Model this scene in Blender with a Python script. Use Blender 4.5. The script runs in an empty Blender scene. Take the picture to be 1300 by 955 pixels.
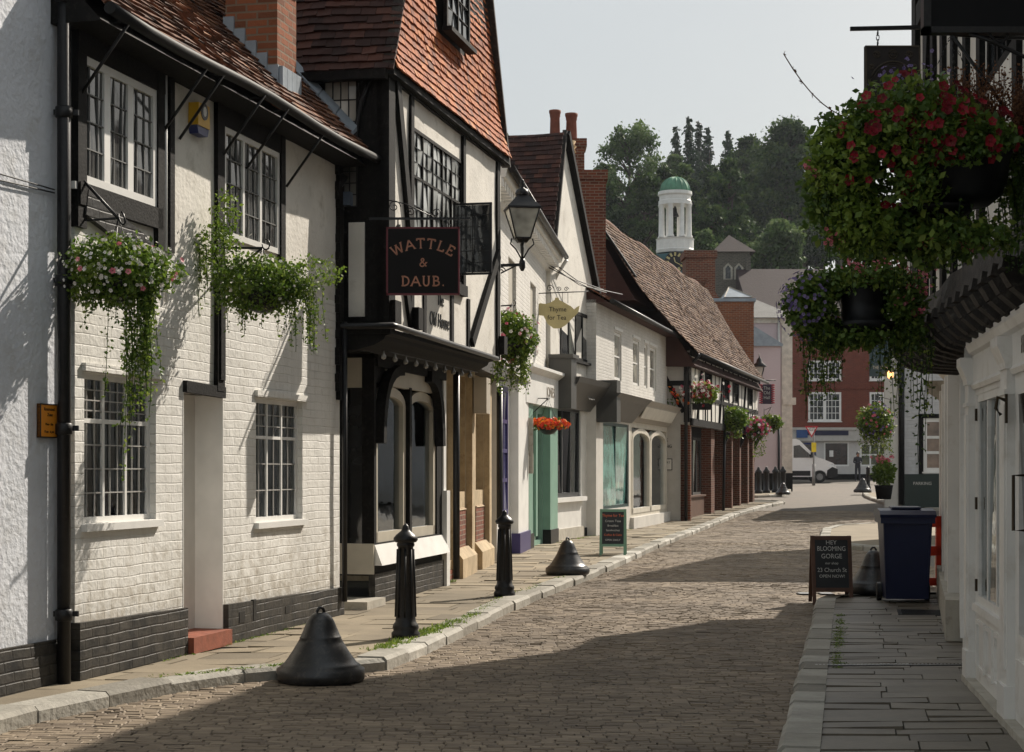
import bpy, math, random
from mathutils import Vector, Matrix, noise
R = random.Random(11)
sc = bpy.context.scene
C = sc.collection
F, CZ, HY = 2200.0, 1.7, 595.0        # focal length in photo pixels, eye height, horizon row

def gz(Y):                              # the street climbs gently beyond fifty metres
    return 0.0 if Y < 50 else min((Y - 50) * .016, 1.0)

def lin(c):
    return tuple(((x / 12.92) if x <= .04045 else ((x + .055) / 1.055) ** 2.4) for x in c)

# ------------------------------------------------------------------ materials
MATS = {}
def new_mat(name):
    m = bpy.data.materials.new(name); m.use_nodes = True
    nt = m.node_tree; nt.nodes.clear()
    out = nt.nodes.new('ShaderNodeOutputMaterial')
    b = nt.nodes.new('ShaderNodeBsdfPrincipled')
    nt.links.new(b.outputs[0], out.inputs[0])
    return m, nt, b, out

def N(nt, t, **kw):
    n = nt.nodes.new(t)
    for k, v in kw.items():
        setattr(n, k, v)
    return n

def L(nt, a, b): nt.links.new(a, b)

def mixc(nt, fac, a, b, mode='MIX'):
    n = N(nt, 'ShaderNodeMix', data_type='RGBA', blend_type=mode)
    if hasattr(fac, 'links'): L(nt, fac, n.inputs[0])
    else: n.inputs[0].default_value = fac
    for v, i in ((a, 6), (b, 7)):
        if hasattr(v, 'links'): L(nt, v, n.inputs[i])
        else: n.inputs[i].default_value = (*v[:3], 1)
    return n.outputs[2]

def ramp(nt, src, stops):
    r = N(nt, 'ShaderNodeValToRGB')
    e = r.color_ramp.elements
    e[0].position, e[0].color = stops[0][0], (*stops[0][1], 1)
    e[1].position, e[1].color = stops[-1][0], (*stops[-1][1], 1)
    for p, c in stops[1:-1]:
        q = e.new(p); q.color = (*c, 1)
    L(nt, src, r.inputs[0])
    return r.outputs[0]

def fnoise(nt, vec, scale, detail=4, rough=.55):
    n = N(nt, 'ShaderNodeTexNoise'); n.inputs['Scale'].default_value = scale
    n.inputs['Detail'].default_value = detail; n.inputs['Roughness'].default_value = rough
    L(nt, vec, n.inputs['Vector'])
    return n.outputs[0]

def ovec(nt):
    return N(nt, 'ShaderNodeTexCoord').outputs['Object']

def wallvec(nt, warp=0.0, wscale=3):
    """x+y runs round the walls of a house, z goes up."""
    o = ovec(nt)
    s = N(nt, 'ShaderNodeSeparateXYZ'); L(nt, o, s.inputs[0])
    a = N(nt, 'ShaderNodeMath', operation='ADD'); L(nt, s.outputs[0], a.inputs[0]); L(nt, s.outputs[1], a.inputs[1])
    c = N(nt, 'ShaderNodeCombineXYZ'); L(nt, a.outputs[0], c.inputs[0]); L(nt, s.outputs[2], c.inputs[1])
    v = c.outputs[0]
    if warp:
        n = N(nt, 'ShaderNodeTexNoise'); n.inputs['Scale'].default_value = wscale; n.inputs['Detail'].default_value = 2
        L(nt, o, n.inputs['Vector'])
        sub = N(nt, 'ShaderNodeVectorMath', operation='SUBTRACT'); L(nt, n.outputs['Color'], sub.inputs[0]); sub.inputs[1].default_value = (.5, .5, .5)
        sca = N(nt, 'ShaderNodeVectorMath', operation='SCALE'); L(nt, sub.outputs[0], sca.inputs[0]); sca.inputs['Scale'].default_value = warp
        ad = N(nt, 'ShaderNodeVectorMath', operation='ADD'); L(nt, v, ad.inputs[0]); L(nt, sca.outputs[0], ad.inputs[1])
        v = ad.outputs[0]
    return v

def bump(nt, b, h, strength=.4, dist=.01):
    n = N(nt, 'ShaderNodeBump'); n.inputs['Strength'].default_value = strength; n.inputs['Distance'].default_value = dist
    L(nt, h, n.inputs['Height']); L(nt, n.outputs[0], b.inputs['Normal'])
    return n

def plain(name, col, rough=.6, var=.25, vs=4, bs=40, bst=.2, bd=.004, metal=0, spec=.4, dirt=None):
    """a coloured surface with slow and fine variation, and fine relief"""
    if name in MATS: return MATS[name]
    m, nt, b, out = new_mat(name)
    o = ovec(nt)
    n1 = fnoise(nt, o, vs, 5)
    dark = tuple(c * (1 - var) for c in col); lite = tuple(min(1, c * (1 + var * .6)) for c in col)
    c = ramp(nt, n1, [(.3, dark), (.7, lite)])
    if dirt:
        n3 = fnoise(nt, o, vs * 2.7, 8, .7)
        f = ramp(nt, n3, [(.52, (0, 0, 0)), (.72, (1, 1, 1))])
        c = mixc(nt, f, c, dirt)
    L(nt, c, b.inputs['Base Color'])
    b.inputs['Roughness'].default_value = rough; b.inputs['Metallic'].default_value = metal
    b.inputs['Specular IOR Level'].default_value = spec
    if bst:
        bump(nt, b, fnoise(nt, o, bs, 4), bst, bd)
    MATS[name] = m
    return m

def brick(name, c1, c2, mortar, bw=.225, bh=.075, ms=.009, relief=.01, warp=.02, rough=.85, painted=False, dirtc=None, dirtlim=.6):
    if name in MATS: return MATS[name]
    m, nt, b, out = new_mat(name)
    v = wallvec(nt, warp)
    t = N(nt, 'ShaderNodeTexBrick')
    t.inputs['Scale'].default_value = 1; t.inputs['Brick Width'].default_value = bw; t.inputs['Row Height'].default_value = bh
    t.inputs['Mortar Size'].default_value = ms; t.inputs['Mortar Smooth'].default_value = .6 if painted else .2; t.inputs['Bias'].default_value = 0
    t.inputs['Color1'].default_value = (*c1, 1); t.inputs['Color2'].default_value = (*c2, 1); t.inputs['Mortar'].default_value = (*mortar, 1)
    L(nt, v, t.inputs['Vector'])
    o = ovec(nt)
    n1 = fnoise(nt, o, 1.3, 5); n2 = fnoise(nt, o, 30, 5)
    c = mixc(nt, ramp(nt, n1, [(.3, (0, 0, 0)), (.75, (.35, .35, .35))]), t.outputs['Color'], tuple(x * .55 for x in c1))
    if dirtc:
        f = ramp(nt, fnoise(nt, o, 5, 9, .72), [(dirtlim, (0, 0, 0)), (dirtlim + .13, (1, 1, 1))])
        c = mixc(nt, f, c, dirtc)
    L(nt, c, b.inputs['Base Color'])
    b.inputs['Roughness'].default_value = rough; b.inputs['Specular IOR Level'].default_value = .25
    inv = N(nt, 'ShaderNodeMath', operation='MULTIPLY_ADD'); L(nt, t.outputs['Fac'], inv.inputs[0]); inv.inputs[1].default_value = -1; inv.inputs[2].default_value = 1
    if painted:      # layers of paint have filled the joints in places, and damp has streaked the wall
        mk = ramp(nt, fnoise(nt, o, 1.6, 4, .6), [(.38, (.15,) * 3), (.62, (1,) * 3)])
        mu = N(nt, 'ShaderNodeMath', operation='MULTIPLY'); L(nt, inv.outputs[0], mu.inputs[0]); L(nt, mk, mu.inputs[1]); inv = mu
        mp = N(nt, 'ShaderNodeMapping'); mp.inputs['Scale'].default_value = (7, 7, .7); L(nt, o, mp.inputs[0])
        sf = ramp(nt, fnoise(nt, mp.outputs[0], 1.0, 6, .65), [(.50, (0,) * 3), (.78, (.55,) * 3)])
        c = mixc(nt, sf, c, tuple(q * .62 for q in (c1[0], c1[1] * .97, c1[2] * .88)))
        # mud splashed up from the pavement, in ragged patches
        s3 = N(nt, 'ShaderNodeSeparateXYZ'); L(nt, o, s3.inputs[0]); mr = N(nt, 'ShaderNodeMapRange'); L(nt, s3.outputs[2], mr.inputs[0])
        mr.inputs['From Min'].default_value = .35; mr.inputs['From Max'].default_value = 1.25; mr.inputs['To Min'].default_value = .24; mr.inputs['To Max'].default_value = 0
        sm = N(nt, 'ShaderNodeMath', operation='ADD'); L(nt, mr.outputs[0], sm.inputs[0]); L(nt, fnoise(nt, o, 6, 8, .7), sm.inputs[1])
        L(nt, mixc(nt, ramp(nt, sm.outputs[0], [(.60, (0,) * 3), (.82, (.7 if c1[0] > .3 else .12,) * 3)]), c, (.30, .26, .20)), b.inputs['Base Color'])
    ad = N(nt, 'ShaderNodeMath', operation='MULTIPLY_ADD'); L(nt, n2, ad.inputs[0]); ad.inputs[1].default_value = .55; L(nt, inv.outputs[0], ad.inputs[2])
    n5 = fnoise(nt, o, 9, 3)
    ad2 = N(nt, 'ShaderNodeMath', operation='MULTIPLY_ADD'); L(nt, n5, ad2.inputs[0]); ad2.inputs[1].default_value = .8; L(nt, ad.outputs[0], ad2.inputs[2])
    bump(nt, b, ad2.outputs[0], .8, relief)
    MATS[name] = m
    return m

def tinted(name, stops, rough=.8, trans=0, bst=.3, bs=30, bd=.004, spec=.3, var=.35, vs=3):
    """colour picked per face from the 'tint' attribute"""
    if name in MATS: return MATS[name]
    m, nt, b, out = new_mat(name)
    a = N(nt, 'ShaderNodeAttribute', attribute_name='tint')
    c = ramp(nt, a.outputs['Fac'], stops)
    o = ovec(nt)
    if var:
        c = mixc(nt, ramp(nt, fnoise(nt, o, vs, 6, .7), [(.35, (0, 0, 0)), (.8, (var * 1.6,) * 3)]), c, tuple(x * .5 for x in stops[0][1]))
    L(nt, c, b.inputs['Base Color']); b.inputs['Roughness'].default_value = rough
    b.inputs['Specular IOR Level'].default_value = spec
    if bst: bump(nt, b, fnoise(nt, o, bs, 4), bst, bd)
    if trans:
        tr = N(nt, 'ShaderNodeBsdfTranslucent'); L(nt, c, tr.inputs[0])
        mx = N(nt, 'ShaderNodeMixShader'); mx.inputs[0].default_value = trans
        L(nt, b.outputs[0], mx.inputs[1]); L(nt, tr.outputs[0], mx.inputs[2]); L(nt, mx.outputs[0], out.inputs[0])
    MATS[name] = m
    return m

def glassy(name, col=(.012, .013, .014), rough=.06, spec=.6, curtain=None):
    if name in MATS: return MATS[name]
    m, nt, b, out = new_mat(name)
    o = ovec(nt)
    a, d = tuple(x * .5 for x in col), tuple(x * 1.8 for x in col)
    c = ramp(nt, fnoise(nt, o, 1.7, 3), [(.35, a), (.65, d)])
    if curtain:
        w = N(nt, 'ShaderNodeTexWave'); w.inputs['Scale'].default_value = 5; w.inputs['Distortion'].default_value = .8
        w.bands_direction = 'X'; L(nt, o, w.inputs['Vector'])
        c = mixc(nt, ramp(nt, w.outputs['Fac'], [(.2, (.15,) * 3), (.9, (.8,) * 3)]), c, curtain)
    L(nt, c, b.inputs['Base Color']); b.inputs['Roughness'].default_value = rough
    b.inputs['Specular IOR Level'].default_value = spec
    bump(nt, b, fnoise(nt, o, 5, 2), .12, .01)
    MATS[name] = m
    return m

WHITE_BRICK = brick('painted_brick', (.77, .755, .715), (.72, .705, .665), (.70, .685, .645), .23, .082, .007, .010, .028, .6, True, (.42, .40, .35), .66)
BLACK_BRICK = brick('tarred_brick', (.018, .018, .018), (.032, .030, .028), (.016, .016, .016), .23, .078, .009, .008, .02, .55, True, (.08, .075, .07), .62)
RED_BRICK = brick('red_brick', (.22, .066, .034), (.11, .038, .024), (.25, .2, .15), .225, .075, .010, .008, .01, .9, False, (.06, .035, .025), .6)
ORANGE_BRICK = brick('orange_brick', (.34, .11, .045), (.2, .06, .03), (.3, .24, .17), .225, .075, .010, .008, .01, .9)
PLASTER = plain('white_plaster', (.70, .67, .61), .85, .16, 1.3, 22, .35, .02, dirt=(.46, .43, .37))
RENDER_W = plain('pale_render', (.62, .64, .68), .8, .12, 1.1, 18, .5, .03, dirt=(.50, .50, .50))
WHITE_P = plain('white_paint', (.74, .73, .70), .42, .10, 3, 60, .08, .003)
MIDG = plain('grey_bars', (.36, .35, .33), .5, .15, 3)
GREYW_P = plain('offwhite_paint', (.60, .58, .54), .5, .12, 2, 50, .1, .003)
BLACKT = plain('black_timber', (.008, .0075, .007), .7, .5, 9, 45, .5, .008, spec=.15, dirt=(.028, .025, .022))
OLDT = plain('weathered_timber', (.035, .030, .026), .75, .5, 7, 50, .6, .015, dirt=(.10, .088, .072))
IRON = plain('black_iron', (.009, .009, .010), .42, .4, 12, 80, .3, .003, spec=.35, dirt=(.02, .019, .018))
GUTTER = plain('gutter_iron', (.010, .010, .010), .6, .4, 12, 80, .3, .003, spec=.2)
STONE = plain('buff_stone', (.44, .34, .21), .85, .25, 3, 35, .4, .01, dirt=(.28, .2, .11))
PALESTONE = plain('pale_stone', (.42, .39, .33), .85, .2, 3, 35, .4, .01, dirt=(.28, .25, .2))
LEAD = plain('lead_sheet', (.28, .32, .36), .5, .2, 4, 20, .2, .01, metal=.3)
GLASS = glassy('dark_glass')
GLASS_C = glassy('curtained_glass', (.02, .021, .022), .08, .5, (.16, .155, .145))
GLASS_SKY = glassy('old_pane_glass', (.03, .033, .036), .04, 1.0)
TILE = tinted('clay_tile', [(0, (.03, .016, .012)), (.35, (.10, .045, .026)), (.7, (.19, .078, .040)), (1, (.32, .16, .085))], .85, 0, .4, 25)
TILE_DK = tinted('dark_clay_tile', [(0, (.028, .017, .015)), (.5, (.065, .030, .024)), (1, (.13, .055, .038))], .85, 0, .4, 25)
TILE_OR = tinted('orange_hung_tile', [(0, (.14, .034, .012)), (.4, (.34, .085, .020)), (.8, (.48, .14, .032)), (1, (.56, .22, .07))], .8, 0, .35, 25, var=.3)
TILE_LT = tinted('weathered_brown_tile', [(0, (.045, .025, .018)), (.5, (.135, .075, .046)), (1, (.27, .17, .11))], .9, 0, .4, 25)
LEAF = tinted('leaf', [(0, (.03, .06, .010)), (.5, (.09, .16, .02)), (.85, (.20, .27, .04)), (1, (.32, .36, .10))], .5, .42, 0, spec=.35, var=0)
LEAF_DK = tinted('dark_leaf', [(0, (.024, .052, .012)), (.5, (.10, .17, .028)), (1, (.30, .33, .06))], .5, .3, 0, spec=.35, var=0)
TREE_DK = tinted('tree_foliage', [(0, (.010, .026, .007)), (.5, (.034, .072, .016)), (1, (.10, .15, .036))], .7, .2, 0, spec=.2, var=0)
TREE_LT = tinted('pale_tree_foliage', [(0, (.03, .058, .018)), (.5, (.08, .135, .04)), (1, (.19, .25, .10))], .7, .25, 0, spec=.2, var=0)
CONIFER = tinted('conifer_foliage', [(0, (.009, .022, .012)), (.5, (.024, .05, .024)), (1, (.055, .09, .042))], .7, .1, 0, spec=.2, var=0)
BARK = plain('bark', (.07, .055, .04), .9, .4, 6, 20, .6, .03)
PETAL_RED = tinted('red_petal', [(0, (.11, .004, .01)), (1, (.36, .015, .03))], .55, .3, 0, var=0)
PETAL_WHT = tinted('white_petal', [(0, (.55, .5, .42)), (1, (.85, .83, .8))], .55, .3, 0, var=0)
PETAL_PNK = tinted('pink_petal', [(0, (.55, .09, .14)), (1, (.75, .28, .32))], .55, .3, 0, var=0)
PETAL_PUR = tinted('purple_petal', [(0, (.10, .06, .2)), (1, (.30, .24, .44))], .55, .3, 0, var=0)
PETAL_ORG = tinted('orange_petal', [(0, (.5, .02, .02)), (.6, (.75, .1, .02)), (1, (.85, .3, .03))], .55, .3, 0, var=0)
PETAL_MIX = tinted('mixed_petal', [(0, (.5, .03, .1)), (.3, (.7, .2, .3)), (.45, (.8, .78, .72)), (1, (.85, .83, .78))], .55, .3, 0, var=0)
def paint(name, col, rough=.4, **k): return plain(name, col, rough, .12, 3, 60, .06, .003, **k)
GOLD = paint('gilt_paint', (.45, .2, .12)); INK = paint('black_lettering', (.012, .012, .012)); CHALK = plain('chalk', (.5, .5, .48), .9, .3, 30, 60, 0)

def clear_glass():
    """thin window glass: you see the room, with the street mirrored over it"""
    if 'clear_glass' in MATS: return MATS['clear_glass']
    m, nt, b, out = new_mat('clear_glass'); nt.nodes.remove(b)
    tr = N(nt, 'ShaderNodeBsdfTransparent'); tr.inputs[0].default_value = (.8, .84, .83, 1)
    gl = N(nt, 'ShaderNodeBsdfGlossy'); gl.inputs['Roughness'].default_value = .03; gl.inputs[0].default_value = (.9, .95, 1, 1)
    fr = N(nt, 'ShaderNodeFresnel'); fr.inputs[0].default_value = 1.5
    bp = N(nt, 'ShaderNodeBump'); bp.inputs['Strength'].default_value = .15; bp.inputs['Distance'].default_value = .01; L(nt, fnoise(nt, ovec(nt), 4, 2), bp.inputs['Height'])
    L(nt, bp.outputs[0], gl.inputs['Normal'])
    mx = N(nt, 'ShaderNodeMixShader'); L(nt, fr.outputs[0], mx.inputs[0]); L(nt, tr.outputs[0], mx.inputs[1]); L(nt, gl.outputs[0], mx.inputs[2]); L(nt, mx.outputs[0], out.inputs[0])
    MATS['clear_glass'] = m
    return m
# ------------------------------------------------------------------ mesh builder
class MB:
    def __init__(s): s.v = []; s.f = []; s.t = []; s.sm = []
    def face(s, pts, t=0.5, sm=False):
        i = len(s.v); s.v += [tuple(p) for p in pts]; s.f.append(tuple(range(i, i + len(pts)))); s.t.append(t); s.sm.append(sm); return s
    def box(s, x0, x1, y0, y1, z0, z1, t=.5):
        if x0 > x1: x0, x1 = x1, x0
        if y0 > y1: y0, y1 = y1, y0
        if z0 > z1: z0, z1 = z1, z0
        i = len(s.v)
        s.v += [(x0, y0, z0), (x1, y0, z0), (x1, y1, z0), (x0, y1, z0), (x0, y0, z1), (x1, y0, z1), (x1, y1, z1), (x0, y1, z1)]
        for q in ((0, 3, 2, 1), (4, 5, 6, 7), (0, 1, 5, 4), (1, 2, 6, 5), (2, 3, 7, 6), (3, 0, 4, 7)):
            s.f.append(tuple(i + k for k in q)); s.t.append(t); s.sm.append(False)
        return s
    def hexa(s, P, t=.5):
        i = len(s.v); s.v += [tuple(p) for p in P]
        for q in ((0, 3, 2, 1), (4, 5, 6, 7), (0, 1, 5, 4), (1, 2, 6, 5), (2, 3, 7, 6), (3, 0, 4, 7)):
            s.f.append(tuple(i + k for k in q)); s.t.append(t); s.sm.append(False)
        return s
    def prism(s, poly, a0, a1, axis='y', t=.5):
        """poly of 2D points, extruded: axis 'y' -> poly in (x,z); 'x' -> (y,z); 'z' -> (x,y)"""
        def P(p, a):
            return (p[0], a, p[1]) if axis == 'y' else ((a, p[0], p[1]) if axis == 'x' else (p[0], p[1], a))
        n = len(poly); i = len(s.v)
        s.v += [P(p, a0) for p in poly] + [P(p, a1) for p in poly]
        s.f.append(tuple(range(i, i + n))); s.f.append(tuple(range(i + 2 * n - 1, i + n - 1, -1)))
        for k in range(n):
            s.f.append((i + k, i + n + k, i + n + (k + 1) % n, i + (k + 1) % n))
        s.t += [t] * (n + 2); s.sm += [False] * (n + 2)
        return s
    def tube(s, pts, r, n=8, r2=None, t=.5, cap=True):
        pts = [Vector(p) for p in pts]; i0 = len(s.v); m = len(pts)
        for k, p in enumerate(pts):
            d = (pts[min(k + 1, m - 1)] - pts[max(k - 1, 0)]).normalized()
            a = d.orthogonal().normalized() if abs(d.z) > .95 else d.cross(Vector((0, 0, 1))).normalized()
            b = d.cross(a)
            rr = r if r2 is None else r + (r2 - r) * k / (m - 1)
            for j in range(n):
                q = p + (a * math.cos(2 * math.pi * j / n) + b * math.sin(2 * math.pi * j / n)) * rr
                s.v.append(tuple(q))
        for k in range(m - 1):
            for j in range(n):
                a_, b_ = i0 + k * n + j, i0 + k * n + (j + 1) % n
                s.f.append((a_, b_, b_ + n, a_ + n)); s.t.append(t); s.sm.append(True)
        if cap:
            s.f.append(tuple(range(i0 + n - 1, i0 - 1, -1))); s.f.append(tuple(range(i0 + (m - 1) * n, i0 + m * n))); s.t += [t, t]; s.sm += [False, False]
        return s
    def lathe(s, prof, cx=0, cy=0, n=20, t=.5, ph=0, sm=True):
        i0 = len(s.v)
        for r, z in prof:
            for j in range(n):
                a = ph + 2 * math.pi * j / n
                s.v.append((cx + r * math.cos(a), cy + r * math.sin(a), z))
        for k in range(len(prof) - 1):
            for j in range(n):
                a_, b_ = i0 + k * n + j, i0 + k * n + (j + 1) % n
                s.f.append((a_, b_, b_ + n, a_ + n)); s.t.append(t); s.sm.append(sm)
        s.f.append(tuple(range(i0 + n - 1, i0 - 1, -1))); k = len(prof) - 1
        s.f.append(tuple(range(i0 + k * n, i0 + k * n + n))); s.t += [t, t]; s.sm += [False, False]
        return s
    def bar(s, p, q, w, d, up=(0, 1, 0), t=.5):
        """rectangular bar p->q, width w across (in plane), depth d along 'up'"""
        p, q, up = Vector(p), Vector(q), Vector(up)
        x = (q - p).normalized(); sd = x.cross(up).normalized(); u = up.normalized()
        P = []
        for e in (p, q):
            P += [e - sd * w / 2 - u * d / 2, e + sd * w / 2 - u * d / 2, e + sd * w / 2 + u * d / 2, e - sd * w / 2 + u * d / 2]
        return s.hexa(P, t)
    def mark(s):
        if not hasattr(s, 'mk'): s.mk = []
        s.mk.append((len(s.v), len(s.f))); return s
    def pieces(s, name, mat, parent=None):
        """each marked run becomes an object of its own"""
        mk = s.mk + [(len(s.v), len(s.f))]; out = []
        for (v0, f0), (v1, f1) in zip(mk[:-1], mk[1:]):
            if f1 == f0: continue
            q = MB(); q.v = s.v[v0:v1]; q.f = [tuple(i - v0 for i in f) for f in s.f[f0:f1]]; q.t = s.t[f0:f1]; q.sm = s.sm[f0:f1]; out.append(q.build(name, mat, parent))
        return out
    def build(s, name, mat, parent=None, **k):
        me = bpy.data.meshes.new(name); me.from_pydata(s.v, [], s.f)
        me.polygons.foreach_set('use_smooth', s.sm)
        if s.f:
            at = me.attributes.new('tint', 'FLOAT', 'FACE'); at.data.foreach_set('value', s.t)
        me.materials.append(mat); me.update()
        o = bpy.data.objects.new(name, me); C.objects.link(o)
        if parent: o.parent = parent
        for kk, vv in k.items(): o[kk] = vv
        return o

def empty(name, label, cat, loc, rz=0, group=None, kind=None, parent=None):
    o = bpy.data.objects.new(name, None); C.objects.link(o); o.empty_display_size = .2
    o.location = loc; o.rotation_euler = (0, 0, rz); o['label'] = label; o['category'] = cat
    if group: o['group'] = group
    if kind: o['kind'] = kind
    return o

def tag(o, label, cat, group=None, kind=None):
    if label: o['label'] = label
    if cat: o['category'] = cat
    if group: o['group'] = group
    if kind: o['kind'] = kind
    return o

def dup(o, parent=None):
    c = o.copy(); C.objects.link(c); c.parent = parent
    for ch in list(o.children): dup(ch, c)
    return c

class Fr:
    """a facade line on the ground from P0 to P1; local x along it, y into the house, z up"""
    def __init__(s, P0, P1, z0=0.0):
        s.p = Vector((P0[0], P0[1])); d = Vector((P1[0] - P0[0], P1[1] - P0[1])); s.len = d.length
        s.u = d.normalized(); s.i = Vector((-s.u.y, s.u.x)); s.rz = math.atan2(s.u.y, s.u.x); s.z0 = z0
    def U(s, px, y=0.0):
        """where the sight line through column px meets the plane y: local x and distance Y"""
        k = (px - 650) / F; o = s.p + s.i * y
        # o.x + u.x a = k (o.y + u.y a)
        a = (k * o.y - o.x) / (s.u.x - k * s.u.y)
        return a, o.y + s.u.y * a
    def P(s, px, py, y=0.0):
        a, Y = s.U(px, y); return a, CZ + (HY - py) / F * Y - s.z0
    def rc(s, px0, px1, yt, yb, y=0.0):
        a0, Y0 = s.U(px0, y); a1, Y1 = s.U(px1, y); Y = (Y0 + Y1) / 2
        return min(a0, a1), max(a0, a1), CZ + (HY - yb) / F * Y - s.z0, CZ + (HY - yt) / F * Y - s.z0
    def W(s, x, y, z=0):
        q = s.p + s.u * x + s.i * y; return Vector((q.x, q.y, z + s.z0))
    def empty(s, name, label, cat, **k): return empty(name, label, cat, (s.p.x, s.p.y, s.z0), s.rz, **k)

def wallmb(x0, x1, z0, z1, depth, ops=(), rev=.12, mb=None, wob=.0):
    """a wall face with openings and their reveals, in front of a solid core"""
    mb = mb or MB()
    xs = sorted({x0, x1, *[min(max(v, x0), x1) for o in ops for v in o[:2]]}); zs = sorted({z0, z1, *[min(max(v, z0), z1) for o in ops for v in o[2:4]]})
    def sub(v, st):
        r = [v[0]]
        for b in v[1:]:
            n = max(1, int((b - r[-1]) / st)); a = r[-1]
            r += [a + (b - a) * k / n for k in range(1, n + 1)]
        return r
    if wob: xs = sub(xs, .35); zs = sub(zs, .35)
    def P(x, z):
        w = 0
        if wob:
            inside = min([max(o[0] - x, x - o[1], o[2] - z, z - o[3]) for o in ops] + [x - x0, x1 - x, .6])
            w = wob * noise.noise(Vector((x * .9, z * .9, 3.3))) * min(1, max(0, inside) / .3)
        return (x, -abs(w), z)
    for i in range(len(xs) - 1):
        for j in range(len(zs) - 1):
            cx, cz = (xs[i] + xs[i + 1]) / 2, (zs[j] + zs[j + 1]) / 2
            if any(o[0] < cx < o[1] and o[2] < cz < o[3] for o in ops): continue
            mb.face([P(xs[i], zs[j]), P(xs[i + 1], zs[j]), P(xs[i + 1], zs[j + 1]), P(xs[i], zs[j + 1])], sm=bool(wob))
    for a, b, c, d in [o[:4] for o in ops]:
        r = rev
        mb.face([(a, 0, c), (a, r, c), (a, r, d), (a, 0, d)]); mb.face([(b, 0, c), (b, 0, d), (b, r, d), (b, r, c)])
        mb.face([(a, 0, d), (a, r, d), (b, r, d), (b, 0, d)]); mb.face([(a, 0, c), (b, 0, c), (b, r, c), (a, r, c)])
    mb.face([(x0, 0, z0), (x0, 0, z1), (x0, rev, z1), (x0, rev, z0)]); mb.face([(x1, 0, z0), (x1, rev, z0), (x1, rev, z1), (x1, 0, z1)])
    mb.face([(x0, 0, z1), (x1, 0, z1), (x1, rev, z1), (x0, rev, z1)])
    mb.box(x0, x1, rev, depth, z0, z1)
    return mb

def window(parent, x0, x1, z0, z1, cols, rows, y=.08, fw=.06, mat=None, lead=(1, 1), lw=.006, bw=.04, glass=None, sill=0, name='window', fd=.05, jit=.02, lmat=None, zc=None):
    """frame mesh with its glazing bars; pane (and sill) are sub-parts"""
    mat = mat or WHITE_P; f = MB()
    f.box(x0, x1, y - fd / 2, y + fd / 2, z0, z0 + fw); f.box(x0, x1, y - fd / 2, y + fd / 2, z1 - fw, z1)
    f.box(x0, x0 + fw, y - fd / 2, y + fd / 2, z0 + fw, z1 - fw); f.box(x1 - fw, x1, y - fd / 2, y + fd / 2, z0 + fw, z1 - fw)
    X0, X1, Z0, Z1 = x0 + fw, x1 - fw, z0 + fw, z1 - fw
    xs = [X0 + (X1 - X0) * i / cols for i in range(cols + 1)]
    zs = [Z0 + (Z1 - Z0) * i / rows for i in range(rows + 1)] if not zc else [Z0] + [Z0 + (Z1 - Z0) * q for q in zc] + [Z1]
    for x in xs[1:-1]: f.box(x - bw / 2, x + bw / 2, y - fd / 2 + .004, y + fd / 2, Z0, Z1)
    for z in zs[1:-1]: f.box(X0, X1, y - fd / 2 + .007, y + fd / 2 - .003, z - bw / 2, z + bw / 2)
    w = f.build(name, mat, parent)
    g = MB(); ld = MB(); lc, lr = lead
    for i in range(len(xs) - 1):
        for j in range(len(zs) - 1):
            a, b, c, d = xs[i], xs[i + 1], zs[j], zs[j + 1]
            for p in range(lc):
                for q in range(lr):
                    u0, u1 = a + (b - a) * p / lc, a + (b - a) * (p + 1) / lc; v0, v1 = c + (d - c) * q / lr, c + (d - c) * (q + 1) / lr
                    ja, jb = R.uniform(-jit, jit) * (u1 - u0), R.uniform(-jit, jit) * (v1 - v0)
                    g.face([(u0, y + ja + jb, v0), (u1, y - ja + jb, v0), (u1, y - ja - jb, v1), (u0, y + ja - jb, v1)], R.random())
            for p in range(1, lc): ld.box(a + (b - a) * p / lc - lw / 2, a + (b - a) * p / lc + lw / 2, y - .012, y + .004, c, d)
            for q in range(1, lr): ld.box(a, b, y - .014, y + .003, c + (d - c) * q / lr - lw / 2, c + (d - c) * q / lr + lw / 2)
    g.build('pane', glass or GLASS, w)
    if lc * lr > 1: ld.build('leading', lmat or mat, w)
    if sill:
        MB().box(x0 - .05, x1 + .05, -sill, y + fd / 2, z0 - .06, z0 - .004).build('sill', mat, w)
    return w

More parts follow.
